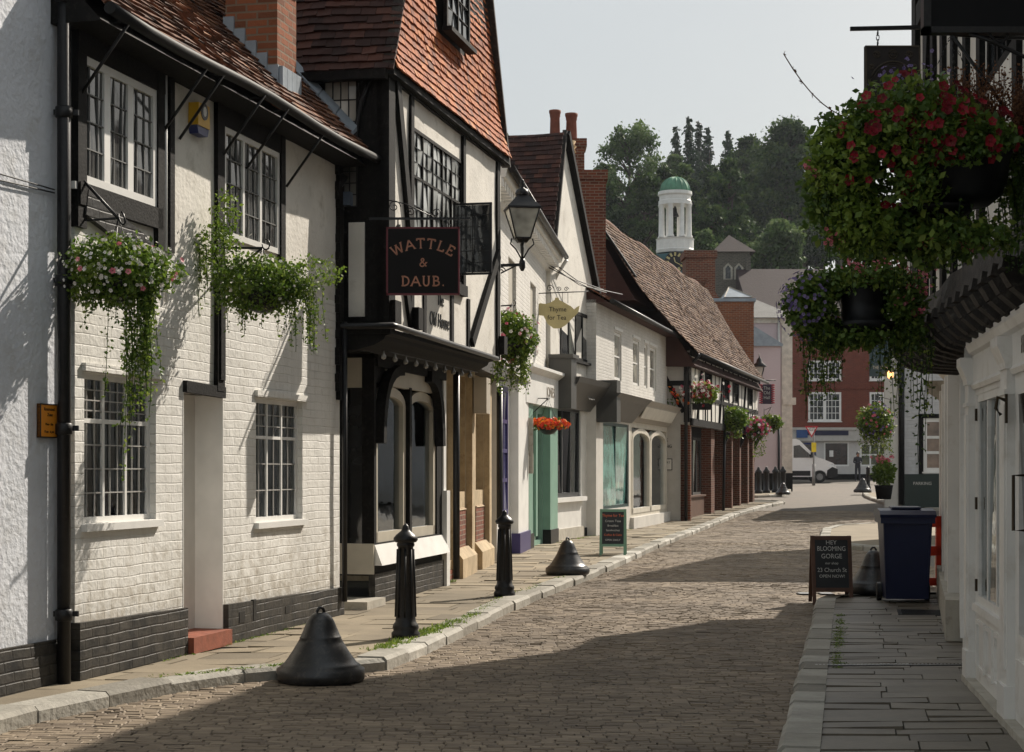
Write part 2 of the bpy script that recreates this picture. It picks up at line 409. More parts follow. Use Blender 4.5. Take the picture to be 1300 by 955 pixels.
STOCK = None
def room(parent, x0, x1, z0, z1, y0, y1, wall=None, shelves=2, dens=5, tall=.3):
    """a dark room lining behind a shop window, with shelves and stock"""
    global STOCK
    STOCK = STOCK or tinted('stock_colours', [(0, (.22, .02, .02)), (.25, (.05, .08, .12)), (.5, (.35, .22, .07)), (.75, (.45, .40, .32)), (1, (.08, .16, .10))], .6, 0, 0, var=0)
    m = MB(); e = .006; a, b, c, d = x0 + e, x1 - e, z0 + e, z1 - e
    m.face([(a, y1, c), (b, y1, c), (b, y1, d), (a, y1, d)]); m.face([(a, y0, c), (a, y1, c), (a, y1, d), (a, y0, d)]); m.face([(b, y0, c), (b, y0, d), (b, y1, d), (b, y1, c)])
    m.face([(a, y0, c), (b, y0, c), (b, y1, c), (a, y1, c)]); m.face([(a, y0, d), (a, y1, d), (b, y1, d), (b, y0, d)])
    m.build('interior', wall or plain('dim_interior', (.06, .05, .042), .8, .5, 2), parent)
    s = MB(); n = MB(); ym = y0 + (y1 - y0) * .25
    for k in range(shelves):
        zz = z0 + .02 + k * (z1 - z0) / max(1, shelves) * .9
        if k: s.mark().box(a, b, ym, y1 - .01, zz - .02, zz)
        x = a + R.uniform(.02, .1)
        while x < b - .08:
            w = R.uniform(.05, .16); h = R.uniform(.3, 1) * tall; t = R.random(); yy = R.uniform(ym, ym + (y1 - ym) * .5)
            if R.random() < .4: n.lathe([(w * .4, zz), (w * .5, zz + h * .4), (w * .22, zz + h * .7), (w * .26, zz + h)], x + w / 2, yy + w / 2, 10, t=t)
            else: n.box(x, x + w, yy, yy + w * .6, zz, zz + h, t)
            x += w + R.uniform(.0, 1.0 / dens)
    if shelves > 1: s.pieces('shelf', plain('shelf_wood', (.14, .09, .05)), parent)
    n.build('stock', STOCK, parent, kind='stuff')

def tiles(mb, org, du, dv, nrm, W, H, tw=.17, g=.105, th=.02, sag=None, inside=None, jt=.006, big=None):
    """overlapping plain tiles over a plane; org at the eaves corner, du along the eaves, dv up the slope"""
    org, du, dv, nrm = Vector(org), Vector(du).normalized(), Vector(dv).normalized(), Vector(nrm).normalized()
    rows = int(H / g) + 1; cols = int(W / tw) + 2
    for r in range(rows):
        off = (r % 2) * tw / 2
        for c in range(cols):
            a0 = max(c * tw - off, 0); a1 = min((c + 1) * tw - off - .004, W); s0 = r * g; s1 = min((r + 1) * g + .01, H)
            if a1 - a0 < .02 or s1 - s0 < .02: continue
            if inside and not inside((a0 + a1) / 2, (s0 + s1) / 2): continue
            def P(a, s_, h): return org + du * a + dv * s_ + nrm * (h + (sag(a, s_) if sag else 0))
            h0 = th + R.uniform(-jt, jt); h1 = th + R.uniform(-jt, jt); ds = R.uniform(-jt, jt) * 1.3
            t = min(1, max(0, R.gauss(.5, .26)))
            bl, br, tr, tl = P(a0, s0 + ds, h0), P(a1, s0 + ds, h1), P(a1, s1, 0.003), P(a0, s1, 0.003)
            b0, b1 = P(a0, s0 + ds, -.004), P(a1, s0 + ds, -.004)
            mb.face([bl, br, tr, tl], t); mb.face([b0, b1, br, bl], t); mb.face([b0, bl, tl], t); mb.face([b1, tr, br], t)
    return mb

def text(s, size, mat, parent, loc, rot=(math.pi / 2, 0, 0), ex=.003, align='CENTER', sx=1, name='lettering', shear=0, sp=1, bold=0):
    cu = bpy.data.curves.new('t', 'FONT'); cu.body = s; cu.size = size; cu.extrude = ex; cu.align_x = align; cu.align_y = 'CENTER'
    cu.shear = shear; cu.space_character = sp; cu.offset = bold; cu.resolution_u = 3
    o = bpy.data.objects.new('t', cu); C.objects.link(o)
    dg = bpy.context.evaluated_depsgraph_get(); me = bpy.data.meshes.new_from_object(o.evaluated_get(dg))
    bpy.data.objects.remove(o); bpy.data.curves.remove(cu)
    me.materials.clear(); me.materials.append(mat)
    t = bpy.data.objects.new(name, me); C.objects.link(t); t.parent = parent; t.location = loc; t.rotation_euler = rot; t.scale = (sx, 1, 1)
    return t

# slab-serif strokes for the sign writer
GLY = {'W': (1.15, [[(0, 1), (.28, 0), (.575, .95), (.87, 0), (1.15, 1)]], [(0, 1), (1.15, 1), (.575, .97)]),
       'A': (.9, [[(0, 0), (.45, 1), (.9, 0)], [(.2, .36), (.7, .36)]], [(0, 0), (.9, 0)]),
       'T': (.8, [[(0, .96), (.8, .96)], [(.4, 1), (.4, 0)], [(.02, 1), (.02, .78)], [(.78, 1), (.78, .78)]], [(.4, 0)]),
       'L': (.75, [[(.18, 1), (.18, 0)], [(.05, .03), (.72, .03)], [(.72, 0), (.72, .26)]], [(.18, 1)]),
       'E': (.75, [[(.18, 1), (.18, 0)], [(.05, .03), (.72, .03)], [(.72, 0), (.72, .24)], [(.05, .97), (.68, .97)], [(.68, 1), (.68, .78)], [(.18, .52), (.5, .52)], [(.5, .62), (.5, .42)]], []),
       'D': (.85, [[(.18, 1), (.18, 0)], [(.04, .97), (.4, .97), (.66, .85), (.78, .62), (.78, .38), (.66, .15), (.4, .03), (.04, .03)]], []),
       'U': (.85, [[(.17, 1), (.17, .25), (.28, .06), (.45, 0), (.6, .06), (.7, .25), (.7, 1)]], [(.17, 1), (.7, 1)]),
       'B': (.8, [[(.18, 1), (.18, 0)], [(.04, .97), (.45, .97), (.62, .86), (.62, .64), (.45, .53), (.18, .53)], [(.45, .53), (.7, .42), (.72, .16), (.5, .03), (.04, .03)]], []),
       '&': (.9, [[(.85, .5), (.6, .12), (.35, 0), (.12, .1), (.1, .3), (.3, .5), (.55, .7), (.55, .88), (.4, .98), (.25, .88), (.25, .7), (.85, .02)]], [(.85, .5)]),
       '.': (.3, [[(.08, .05), (.2, .05)]], [])}
def signtext(mb, s, h, place, w=.13):
    """place(u, v) -> point; u along the line in units, centred"""
    adv = sum(GLY[c][0] + .2 if c != ' ' else .5 for c in s) - .2; u = -adv / 2
    for c in s:
        if c == ' ': u += .5; continue
        wd, strokes, ser = GLY[c]; cu = u + wd / 2
        for st in strokes:
            for a, b in zip(st[:-1], st[1:]):
                p, q = place(cu * h, (a[0] - wd / 2) * h, a[1] * h), place(cu * h, (b[0] - wd / 2) * h, b[1] * h)
                if (q - p).length > 1e-4: mb.bar(p, q, w * h, .006)
        for a in ser:
            p, q = place(cu * h, (a[0] - wd / 2 - .13) * h, a[1] * h), place(cu * h, (a[0] - wd / 2 + .13) * h, a[1] * h)
            mb.bar(p, q, .07 * h, .0065)
        u += wd + .2

# ------------------------------------------------------------------ foliage
def leaf(mb, p, size, t, up=.35, rnd=R):
    a = Vector((rnd.gauss(0, 1), rnd.gauss(0, 1), rnd.gauss(0, 1) - up)).normalized()
    n = Vector((rnd.gauss(0, .7), rnd.gauss(0, .7), rnd.gauss(.6, .7)))
    b = a.cross(n)
    if b.length < .01: return
    b.normalize(); p = Vector(p)
    mb.face([p, p + a * size * .5 + b * size * .32, p + a * size, p + a * size * .5 - b * size * .32], t)

def leafball(mb, c, rad, n, size, lo=.0, hi=1.0, shell=.55, keep=None):
    c = Vector(c)
    for _ in range(n):
        d = Vector((R.gauss(0, 1), R.gauss(0, 1), R.gauss(0, 1))).normalized()
        r = (shell + (1 - shell) * R.random()) * (1 + .25 * noise.noise(d * 2.2 + c * 5))
        p = c + Vector((d.x * rad[0], d.y * rad[1], d.z * rad[2])) * r
        if keep and not keep(p): continue
        k = noise.noise(p * (2.5 / max(rad))) * .5 + .5
        leaf(mb, p, size * R.choice((.55, .7, .9, 1.0, 1.25, 1.6)), min(hi, max(lo, lo + (hi - lo) * (k * .6 + R.random() * .5 - .05))))

def strand(mb, p, L_, n, size, lo=.2, hi=1, sway=.05, dirx=0, diry=0, stem=None):
    p = Vector(p); d = Vector((dirx, diry, -.25)); pts = [p.copy()]
    for k in range(n):
        d = (d * .8 + Vector((R.gauss(0, sway), R.gauss(0, sway), -.25))).normalized()
        p = p + d * (L_ / n); pts.append(p.copy())
        for _ in range(3): leaf(mb, p + Vector((R.gauss(0, size * .5), R.gauss(0, size * .5), 0)), size * R.uniform(.6, 1.2), R.uniform(lo, hi))
    if len(pts) > 2: mb.tube(pts, .003, 3, t=lo)

def blossom(mb, p, r, t, nrm=None):
    p = Vector(p); nrm = (nrm or Vector((R.gauss(0, .6), R.gauss(-.7, .5), R.gauss(.4, .6)))).normalized()
    a = nrm.orthogonal().normalized(); b = nrm.cross(a); ph = R.random() * 6
    for k in range(5):
        th = ph + k * 2 * math.pi / 5
        def Q(an, rr, h): return p + (a * math.cos(an) + b * math.sin(an)) * rr + nrm * h
        mb.face([Q(th, r * .08, 0), Q(th - .62, r * .8, r * .3), Q(th, r, r * .38), Q(th + .62, r * .8, r * .3)], max(0, min(1, t + R.uniform(-.15, .15))))
# ================================================================== camera, sun, sky
cam = bpy.data.cameras.new('camera'); co = bpy.data.objects.new('camera', cam); C.objects.link(co)
co.location = (0, 0, CZ); co.rotation_euler = (math.pi / 2, 0, 0)
cam.sensor_width = 36; cam.lens = F / 1300 * 36; cam.shift_y = (HY - 477.5) / 1300; cam.clip_end = 3000; cam.clip_start = .2
sc.camera = co
ELEV = math.radians(37); AZ = math.atan2(.62, .785)
SD = Vector((math.sin(AZ) * math.cos(ELEV), math.cos(AZ) * math.cos(ELEV), math.sin(ELEV)))
sl = bpy.data.lights.new('sun', 'SUN'); sl.energy = 5.0; sl.angle = math.radians(.5); sl.color = (1, .91, .79)
so = bpy.data.objects.new('sun', sl); C.objects.link(so); so.rotation_euler = SD.to_track_quat('Z', 'Y').to_euler()
w = bpy.data.worlds.new('World'); sc.world = w; w.use_nodes = True; nt = w.node_tree; nt.nodes.clear()
sky = N(nt, 'ShaderNodeTexSky', sky_type='NISHITA'); sky.sun_disc = False; sky.sun_elevation = ELEV; sky.sun_rotation = AZ
sky.dust_density = 3.5; sky.air_density = 1.0; sky.ozone_density = 1.0
# thin high overcast: most of the blue is veiled by an even pale layer of cloud
nz = N(nt, 'ShaderNodeTexNoise'); nz.inputs['Scale'].default_value = 2.6; nz.inputs['Detail'].default_value = 6; nz.inputs['Distortion'].default_value = .6
tc = N(nt, 'ShaderNodeTexCoord'); L(nt, tc.outputs['Generated'], nz.inputs['Vector'])
veil = ramp(nt, nz.outputs[0], [(.25, (4.0, 4.3, 4.35)), (.75, (4.75, 4.95, 4.85))])
bg = N(nt, 'ShaderNodeBackground'); L(nt, mixc(nt, .8, sky.outputs[0], veil), bg.inputs[0]); bg.inputs[1].default_value = .1
wo = N(nt, 'ShaderNodeOutputWorld'); L(nt, bg.outputs[0], wo.inputs[0])
sc.view_settings.view_transform = 'Standard'; sc.view_settings.look = 'None'; sc.view_settings.gamma = 1; sc.view_settings.exposure = .42
sc.view_settings.use_curve_mapping = False
sc.cycles.max_bounces = 6; sc.cycles.transparent_max_bounces = 6

# ================================================================== ground, road, pavements
LK = [(-4.1, 7), (-3.7, 9.5), (-3.2, 11.6), (-2.6, 13.1), (-2.15, 13.8), (-1.75, 14.15), (-1.35, 14.35), (-1.08, 14.6), (-.8, 15.9), (0, 20.8), (.55, 23.6), (1.2, 26.7), (2.0, 31), (3.4, 38.5), (4.6, 44.5), (5.7, 50), (7.6, 58), (9.6, 65), (10.7, 68.3), (10.9, 69.3), (10.4, 70.6), (8, 71)]
RK1 = [(1.0, 7), (2.31, 13.8), (3.36, 19.2), (3.78, 21.3), (4.0, 21.9), (4.6, 22.3), (6.0, 22.5), (9, 22.6)]
RK2 = [(13, 35.6), (8.2, 35.7), (7.3, 36.0), (7.05, 37.2), (7.3, 41), (8.3, 46.2), (9.2, 49.2), (10.4, 50.6), (13, 51), (17, 51)]
RK3 = [(19, 61.5), (15.0, 62), (14.5, 64), (14.7, 69), (15.5, 76), (16.3, 80.5), (17.3, 82), (20, 82.5), (26, 82.5)]
LK2 = [(8.5, 76), (10.8, 76.3), (12.0, 77.5), (13.0, 81), (14.3, 89), (14.6, 91), (14.0, 93), (8, 94)]
def interp(poly, y, axis=1):
    for a, b in zip(poly[:-1], poly[1:]):
        if (a[1] - y) * (b[1] - y) <= 0 and a[1] != b[1]:
            return a[0] + (b[0] - a[0]) * (y - a[1]) / (b[1] - a[1])
    return None

GROUND = plain('earth_green', (.05, .065, .03), .95, .4, .05, 3, .3, .1)
m, nt, b, out = new_mat('street_setts')
o = ovec(nt)
br = N(nt, 'ShaderNodeTexBrick'); br.inputs['Scale'].default_value = 1; br.inputs['Brick Width'].default_value = .2; br.inputs['Row Height'].default_value = .11
br.inputs['Mortar Size'].default_value = .008; br.inputs['Color1'].default_value = (.17, .14, .105, 1); br.inputs['Color2'].default_value = (.11, .092, .075, 1); br.inputs['Mortar'].default_value = (.05, .045, .036, 1)
L(nt, o, br.inputs['Vector'])
c = mixc(nt, ramp(nt, fnoise(nt, o, .5, 5), [(.35, (0, 0, 0)), (.7, (.5, .5, .5))]), br.outputs[0], (.09, .078, .062))
L(nt, c, b.inputs['Base Color']); b.inputs['Roughness'].default_value = .8; bump(nt, b, br.outputs['Fac'], -.5, .01); SETTS_FAR = m
SETT = tinted('sett_stone', [(0, (.13, .098, .070)), (.5, (.225, .175, .122)), (1, (.32, .255, .18))], .72, 0, .5, 60, .004, var=.6, vs=.55)
SLAB_R = tinted('worn_grey_flag', [(0, (.12, .10, .075)), (.5, (.165, .14, .105)), (1, (.22, .19, .145))], .55, 0, .5, 28, .007, var=.5, vs=1.6, spec=.5)
SLAB = tinted('flag_stone', [(0, (.17, .142, .10)), (.5, (.26, .215, .15)), (1, (.36, .30, .21))], .8, 0, .45, 28, .006, var=.4, vs=1.1)
KERBM = tinted('kerb_stone', [(0, (.2, .185, .155)), (.5, (.33, .31, .265)), (1, (.48, .46, .41))], .8, 0, .8, 14, .02, var=.4, vs=2)
JOINT = plain('joint_dirt', (.055, .048, .035), .95, .4, 6, 60, .4, .01, dirt=(.05, .07, .02))

g = MB()
ys = [-30, 0, 20, 40, 50, 60, 70, 80, 90, 100, 110, 115, 130]
xs = [-600, -250, -120, -60, -30, -15, 0, 15, 30, 60, 120, 250, 600]
for j in range(len(ys) - 1):
    for i in range(len(xs) - 1):
        g.face([(xs[i], ys[j], gz(ys[j]) - .06), (xs[i + 1], ys[j], gz(ys[j]) - .06), (xs[i + 1], ys[j + 1], gz(ys[j + 1]) - .06), (xs[i], ys[j + 1], gz(ys[j + 1]) - .06)], sm=True)
g.build('ground', JOINT, kind='structure')
g = MB()                                    # the wooded hill behind the town, running on to the horizon
def hz(x, y):
    t = min(1, max(0, (y - 140) / 130)); t = t * t * (3 - 2 * t)
    return 1 - .06 + 30 * t * (1 + .12 * noise.noise(Vector((x * .012, y * .012, 0)))) * (.75 if x < 5 else 1)
xs = [-600, -300, -150] + list(range(-100, 101, 10)) + [150, 300, 600]; ys = [130] + list(range(140, 301, 10)) + [400, 700, 1500, 2500]
for j in range(len(ys) - 1):
    for i in range(len(xs) - 1):
        q = [(xs[i], ys[j]), (xs[i + 1], ys[j]), (xs[i + 1], ys[j + 1]), (xs[i], ys[j + 1])]
        g.face([(a, c_, hz(a, c_) if c_ > 130 else .94) for a, c_ in q], sm=True)
g.build('hill', GROUND, kind='structure')

rd = MB(); ys = list(range(-4, 132, 2))
for y0, y1 in zip(ys[:-1], ys[1:]):
    rd.face([(-6, y0, gz(y0) - .012), (45, y0, gz(y0) - .012), (45, y1, gz(y1) - .012), (-6, y1, gz(y1) - .012)])
rd.build('road_bed', SETTS_FAR, kind='structure')

st = MB(); y = 7.0                           # setts laid in courses across the street
SH = .07
while y < 62:
    h = R.uniform(.068, .088)
    if y > 40: h *= 1.6
    xl = interp(LK, y) - .02
    xr = interp(RK1, y) if y < 21.3 else None
    if xr is None:
        xr = 7.3 if y < 36 else (interp(RK2[2:], y) or 11.5 if y < 50 else 12.5)
    x = xl + R.uniform(-.1, 0)
    while x < xr:
        wd = R.uniform(.085, .17) * (1.6 if y > 40 else 1)
        x1 = min(x + wd, xr + .02)
        if x1 - x > .04:
            zt = R.gauss(.0, .0018) + .008 * noise.noise(Vector((x * .7, y * .7, 0))); e = .002; bv = R.uniform(.005, .012); jd = .012 if R.random() < .22 else R.uniform(.002, .006)
            def Y_(xx, yy): return yy - SH * (xx - xl)
            t = min(1, max(0, R.gauss(.5, .2)))
            A = [(x + e, y + e), (x1 - e, y + e), (x1 - e, y + h - e), (x + e, y + h - e)]
            B = [(x + e + bv, y + e + bv), (x1 - e - bv, y + e + bv), (x1 - e - bv, y + h - e - bv), (x + e + bv, y + h - e - bv)]
            G = gz(y)
            ta, tb = R.gauss(0, .0011), R.gauss(0, .0011)
            A3 = [(a, Y_(a, c_), G - jd) for a, c_ in A]
            B3 = [(a, Y_(a, c_), G + zt + (ta if k in (0, 1) else -ta) + (tb if k in (0, 3) else -tb)) for k, (a, c_) in enumerate(B)]
            st.face(B3, t)
            for k in range(4): st.face([A3[k], A3[(k + 1) % 4], B3[(k + 1) % 4], B3[k]], t)
        x = x1
    y += h
st.build('road', SETT, kind='structure')

def pavement(name, kerb, far, side):
    """side=-1: the pavement lies left of the kerb line. far(y) gives its other edge"""
    base = MB()
    pts = [(a, b) for a, b in kerb]
    # body and skirt
    n = len(pts)
    for (a, b), (c_, d) in zip(pts[:-1], pts[1:]):
        fa, fc = far(a, b), far(c_, d)
        base.face([(a, b, gz(b) + .088), (c_, d, gz(d) + .088), (*fc, gz(fc[1]) + .088), (*fa, gz(fa[1]) + .088)])
        base.face([(a, b, gz(b) - .05), (c_, d, gz(d) - .05), (c_, d, gz(d) + .088), (a, b, gz(b) + .088)])
    return base.build(name, JOINT, kind='structure')
pavement('pavement_left', LK, lambda a, b: (-9 if b > 12 else -9, b), -1)
pavement('pavement_right', RK1[:5], lambda a, b: (9, b), 1)
p = MB()
for ring, nm in ((RK2, 'pavement_corner'), (RK3, 'pavement_far_right'), (LK2, 'pavement_far_left')):
    p = MB(); z = gz(sum(q[1] for q in ring) / len(ring))
    p.prism([(a, b) for a, b in ring], -.2, .1, 'z')
    p.v = [(a, b, c_ + gz(b)) for a, b, c_ in p.v]
    p.build(nm, SLAB, kind='structure')
p = MB(); p.prism([(4.0, 21.9), (9, 21.9), (9, 22.6), (6, 22.5), (4.6, 22.3)], -.05, .088, 'z'); p.build('pavement_right_end', JOINT, kind='structure')

def slabs(name, y0, y1, XL, XR, rw=(.42, .62), cw=(.45, .85), z=.1, mat=None, gap=.011):
    s = MB(); y = y0
    while y < y1:
        h = R.uniform(*rw); yy = min(y + h, y1)
        l0, l1, r0, r1 = XL(y), XL(yy), XR(y), XR(yy)
        W = max(r0 - l0, r1 - l1); f = 0
        cuts = [0]
        while cuts[-1] < W: cuts.append(cuts[-1] + R.uniform(*cw))
        for c0, c1 in zip(cuts[:-1], cuts[1:]):
            q = []
            for (c_, yq, l, r) in ((c0, y, l0, r0), (c1, y, l0, r0), (c1, yy, l1, r1), (c0, yy, l1, r1)):
                q.append((min(l + c_, r), yq))
            if q[1][0] - q[0][0] < .05 and q[2][0] - q[3][0] < .05: continue
            cx = sum(a for a, _ in q) / 4; cy = sum(b for _, b in q) / 4; e = gap * R.uniform(.6, 1.3)
            k = []
            for a, b in q:
                k.append((a + (e if a < cx else -e), b + (e if b < cy else -e)))
            zt = z + gz(y) + R.gauss(0, .0028); ti, tj = R.gauss(0, .003), R.gauss(0, .003); t = min(1, max(0, R.gauss(.5, .25)))
            top = [(a, b, zt + (ti if i in (0, 1) else -ti) + (tj if i in (0, 3) else -tj)) for i, (a, b) in enumerate(k)]
            bot = [(a, b, z - .04 + gz(y)) for a, b in k]
            s.face(top, t)
            for i in range(4): s.face([bot[i], bot[(i + 1) % 4], top[(i + 1) % 4], top[i]], t)
        y = yy
    return s.build(name, mat or SLAB, kind='structure')
LW = [(-5.2, 7), (-3.3, 13.04), (-1.9, 19), (-1.6, 20.4), (-.95, 24), (-.4, 29.8), (.84, 37.8), (2.0, 42), (4.7, 52.4), (5.3, 53), (9.7, 70)]
lwall = lambda y: (interp(LW, y) or -5.2) - .35
slabs('flagstones_left', 8, 68, lwall, lambda y: interp(LK, y) - .2)
slabs('flagstones_right', 7, 21.4, lambda y: interp(RK1, y) + .20, lambda y: interp(RK1, y) + 2.2, (.2, .34), (.35, .75), mat=SLAB_R, gap=.005)

def kerb(name, line, side, wd=.24, step=.85, z=.108):
    k = MB()
    for (a, b), (c_, d) in zip(line[:-1], line[1:]):
        p, q = Vector((a, b)), Vector((c_, d)); L_ = (q - p).length; n = max(1, round(L_ / step)); u = (q - p) / L_; v = Vector((-u.y, u.x)) * side
        for i in range(n):
            s0, s1 = p + u * (L_ * i / n + .006), p + u * (L_ * (i + 1) / n - .006)
            G0, G1 = gz(s0.y), gz(s1.y); h = z + R.uniform(-.008, .008); o_ = R.uniform(-.016, .016)
            i0, i1 = s0 + v * (wd + .0), s1 + v * (wd + .0); s0 = s0 - v * (.03 + o_); s1 = s1 - v * (.03 + o_); f0, f1 = s0 + v * .03, s1 + v * .03
            t = min(1, max(0, R.gauss(.5, .25)))
            k.face([(*f0, G0 + h), (*f1, G1 + h), (*i1, G1 + h), (*i0, G0 + h)], t)
            k.face([(*s0, G0 + h - .03), (*s1, G1 + h - .03), (*f1, G1 + h), (*f0, G0 + h)], t)
            k.face([(*s0, G0 - .06), (*s1, G1 - .06), (*s1, G1 + h - .03), (*s0, G0 + h - .03)], t)
            for e, g_, s_, f_, i_ in ((0, G0, s0, f0, i0), (1, G1, s1, f1, i1)):
                k.face([(*s_, g_ - .06), (*s_, g_ + h - .03), (*f_, g_ + h), (*i_, g_ + h), (*i_, g_ - .06)], t)
    return k.build(name, KERBM, kind='structure')
kerb('kerb_left', LK, 1); kerb('kerb_right', RK1[:-1], -1, .20, .5); kerb('kerb_corner', RK2, -1, .22); kerb('kerb_far_right', RK3, -1, .22); kerb('kerb_far_left', LK2, 1, .22)

# moss and weeds growing in the joints by the kerb
ws = MB()
def weeds(a, b, n, spread, hgt=.035):
    for _ in range(n):
        t = R.random(); x = a[0] + (b[0] - a[0]) * t + R.gauss(0, spread); y = a[1] + (b[1] - a[1]) * t + R.gauss(0, spread)
        for _ in range(4):
            p = Vector((x + R.gauss(0, .02), y + R.gauss(0, .02), .1 + gz(y))); q = p + Vector((R.gauss(0, .02), R.gauss(0, .02), R.uniform(.4, 1.2) * hgt))
            s_ = Vector((R.gauss(0, .006), .004, 0)); ws.face([p - s_, p + s_, q], R.uniform(.3, 1))
weeds((-1.2, 15.2), (-.55, 18.2), 420, .05); weeds((-.98, 16.4), (-.9, 16.9), 150, .07); weeds((-.5, 18.4), (-.1, 21.6), 160, .03, .02); weeds((0, 22), (.9, 26.3), 90, .04, .02)
weeds((-2.8, 13.2), (-1.6, 14.4), 70, .03, .02); weeds((2.6, 13.9), (3.6, 19), 260, .025, .012); weeds((-2.9, 14.4), (-2.1, 17.9), 120, .02, .02); weeds((-1.0, 23.8), (-.85, 24.6), 60, .03)
weeds((.9, 37.2), (3.2, 46), 60, .05, .03)
tag(ws.build('weeds', LEAF), 'low green weeds and moss along the kerb joints', 'weeds', kind='stuff')
# ================================================================== the left side of the street
F1 = Fr((-3.29, 13.04), (-1.89, 19.0), .1)
WOB = .03
def timber(mb, fr, pts, w=.16, y=-.03, d=.06, offy=0, jit=.02):
    """black timbers given by their ends in the facade plane"""
    for (p, q, *ww) in pts:
        a, b = fr.P(*p, offy), fr.P(*q, offy); wd = ww[0] if ww else w
        mb.bar((a[0], y, a[1]), (b[0], y, b[1]), wd, d)

# ---- L0: blue-white rendered house, leftmost
F0 = Fr((-5.175, 7.0), (-3.375, 13.0), .1)
h = F0.empty('rendered_house', 'pale bluish rendered house end at the left edge, beside the white brick house', 'house')
e = F0.len
wallmb(0, e, .33, 9.0, 3, [], .1, None, .02).build('wall', RENDER_W, h)
MB().prism([(-.05, -.05), (.12, -.05), (.12, .33), (-.03, .33)], 0, e, 'x').build('plinth', BLACK_BRICK, h)
rf = MB(); rf.prism([(-.35, 8.95), (3.4, 8.95), (1.5, 11.4)], -.2, e + .05, 'x'); rf.build('roof', TILE_DK, h)
# two thin cables on its wall
for k, (ya, yb) in enumerate(((219, 241), (227, 245))):
    a, b = F0.P(0, ya, -.03), F0.P(69, yb, -.03)
    p, q = F0.W(a[0] - 3, -.03, a[1] + (a[1] - b[1]) / (b[0] - a[0]) * 3 + .1), F0.W(b[0], -.03, b[1] + .1)
    p.z -= .1; q.z -= .1
    mm = (p + q) / 2; mm.z -= .03
    t_ = MB().tube([p, mm, q], .006, 5).build('cable', IRON); tag(t_, ('upper' if k == 0 else 'lower') + ' of two thin dark cables across the pale rendered wall', 'cable')
a0, a1, b0, b1 = F0.rc(48.5, 71.5, 513, 556, -.02)
n = F0.empty('notice_sign', 'small orange notice with black text on the pale rendered wall', 'sign')
MB().box(a0, a1, -.035, -.008, b0, b1).build('board', paint('orange_board', (.75, .27, .02)), n)
bd = MB()
for q in ((a0, a0 + .008, b0, b1), (a1 - .008, a1, b0, b1), (a0, a1, b0, b0 + .008), (a0, a1, b1 - .008, b1)): bd.box(q[0], q[1], -.04, -.008, q[2], q[3])
bd.build('border', INK, n)
cx, hh = (a0 + a1) / 2, b1 - b0
for s_, zz, sz, dx in (('Restricted', .84, .034, 0), ('Zone', .68, .034, .01), ('Mon - Sat', .40, .026, 0), ('8 am - 6 pm', .18, .026, 0)):
    text(s_, sz, INK, n, (cx + dx, -.037, b0 + hh * zz), ex=.001)

# ---- downpipe between the two houses
D = empty('downpipe', 'tall black downpipe between the rendered house and the white brick house', 'downpipe', (0, 0, 0))
xp, yp = -3.325, 12.86
pm_ = MB().tube([(xp, yp, .1), (xp, yp, 6.5)], .05, 14); pm_.build('pipe', IRON, D)
pm_ = MB()
for z in (.62, 2.0, 3.1, 4.35, 5.2): pm_.mark(); pm_.lathe([(.05, z - .05), (.064, z - .045), (.064, z + .03), (.05, z + .04)], xp, yp, 14); pm_.box(xp - .1, xp + .1, yp + .02, yp + .05, z - .02, z + .02)
pm_.pieces('collar', IRON, D)
D = empty('narrow_pipe', 'thin rusty white pipe close behind the tall black downpipe', 'pipe', (0, 0, 0))
MB().tube([(-3.36, 12.93, .4), (-3.36, 12.93, 2.1)], .018, 8).build('pipe', plain('rusty_white', (.5, .45, .36), .7, .4, 9, 40, .4, .01, dirt=(.2, .09, .04)), D)

LEADG = plain('grey_lead', (.16, .16, .155), .6)
GLASS_UP = glassy('upper_glass', (.03, .032, .034), .07, .7, (.09, .09, .085))
# ---- L1: white painted brick house
h = F1.empty('painted_brick_house', 'white painted brick house with black timbers, leaded windows and brown tiled roof', 'house')
e = F1.len
W1 = F1.rc(107, 198, 478, 662); W2 = F1.rc(325, 384, 508, 661); DR = F1.rc(232, 283, 492, 810)
U1 = F1.rc(94, 194, 92, 248); U2 = F1.rc(281, 352, 178, 312)
U1 = (.0, U1[1], U1[2], U1[3])
door = (DR[0], DR[1], .12, 2.28)
ops = [(W1[0], W1[1], W1[2], W1[3]), (W2[0], W2[1], W2[2], W2[3]), door]
zsp = 3.42                                             # brick below, plaster above
wallmb(0, e, .1, zsp, 2.5, ops, .34, None, WOB).build('brick_wall', WHITE_BRICK, h)
ops2 = [U1, U2]
wallmb(0, e, zsp, 5.02, 2.5, ops2, .12, None, WOB).build('upper_wall', PLASTER, h)
pl = MB()
def plinth(x0, x1, z1a, z1b):
    pl.prism([(x0, 0), (x1, 0), (x1, z1b), (x0, z1a)], -.055, .1, 'y')
plinth(-.02, door[0] - .01, .44, .40); plinth(door[1], e, .36, .30); pl.build('plinth', BLACK_BRICK, h)
for (x0, z0, w_, hh_) in ((3.1, .17, .14, .1), (3.45, .16, .07, .2), (4.3, .16, .12, .07)):
    v = MB().box(x0, x0 + w_, -.06, -.03, z0, z0 + hh_).build('air_brick', IRON, h)
MB().box(door[0] + .01, door[1] - .02, -.10, .3, 0, .14).build('door_step', plain('red_quarry_tile', (.26, .08, .045), .6, .3, 9, 40, .3, .01), h)
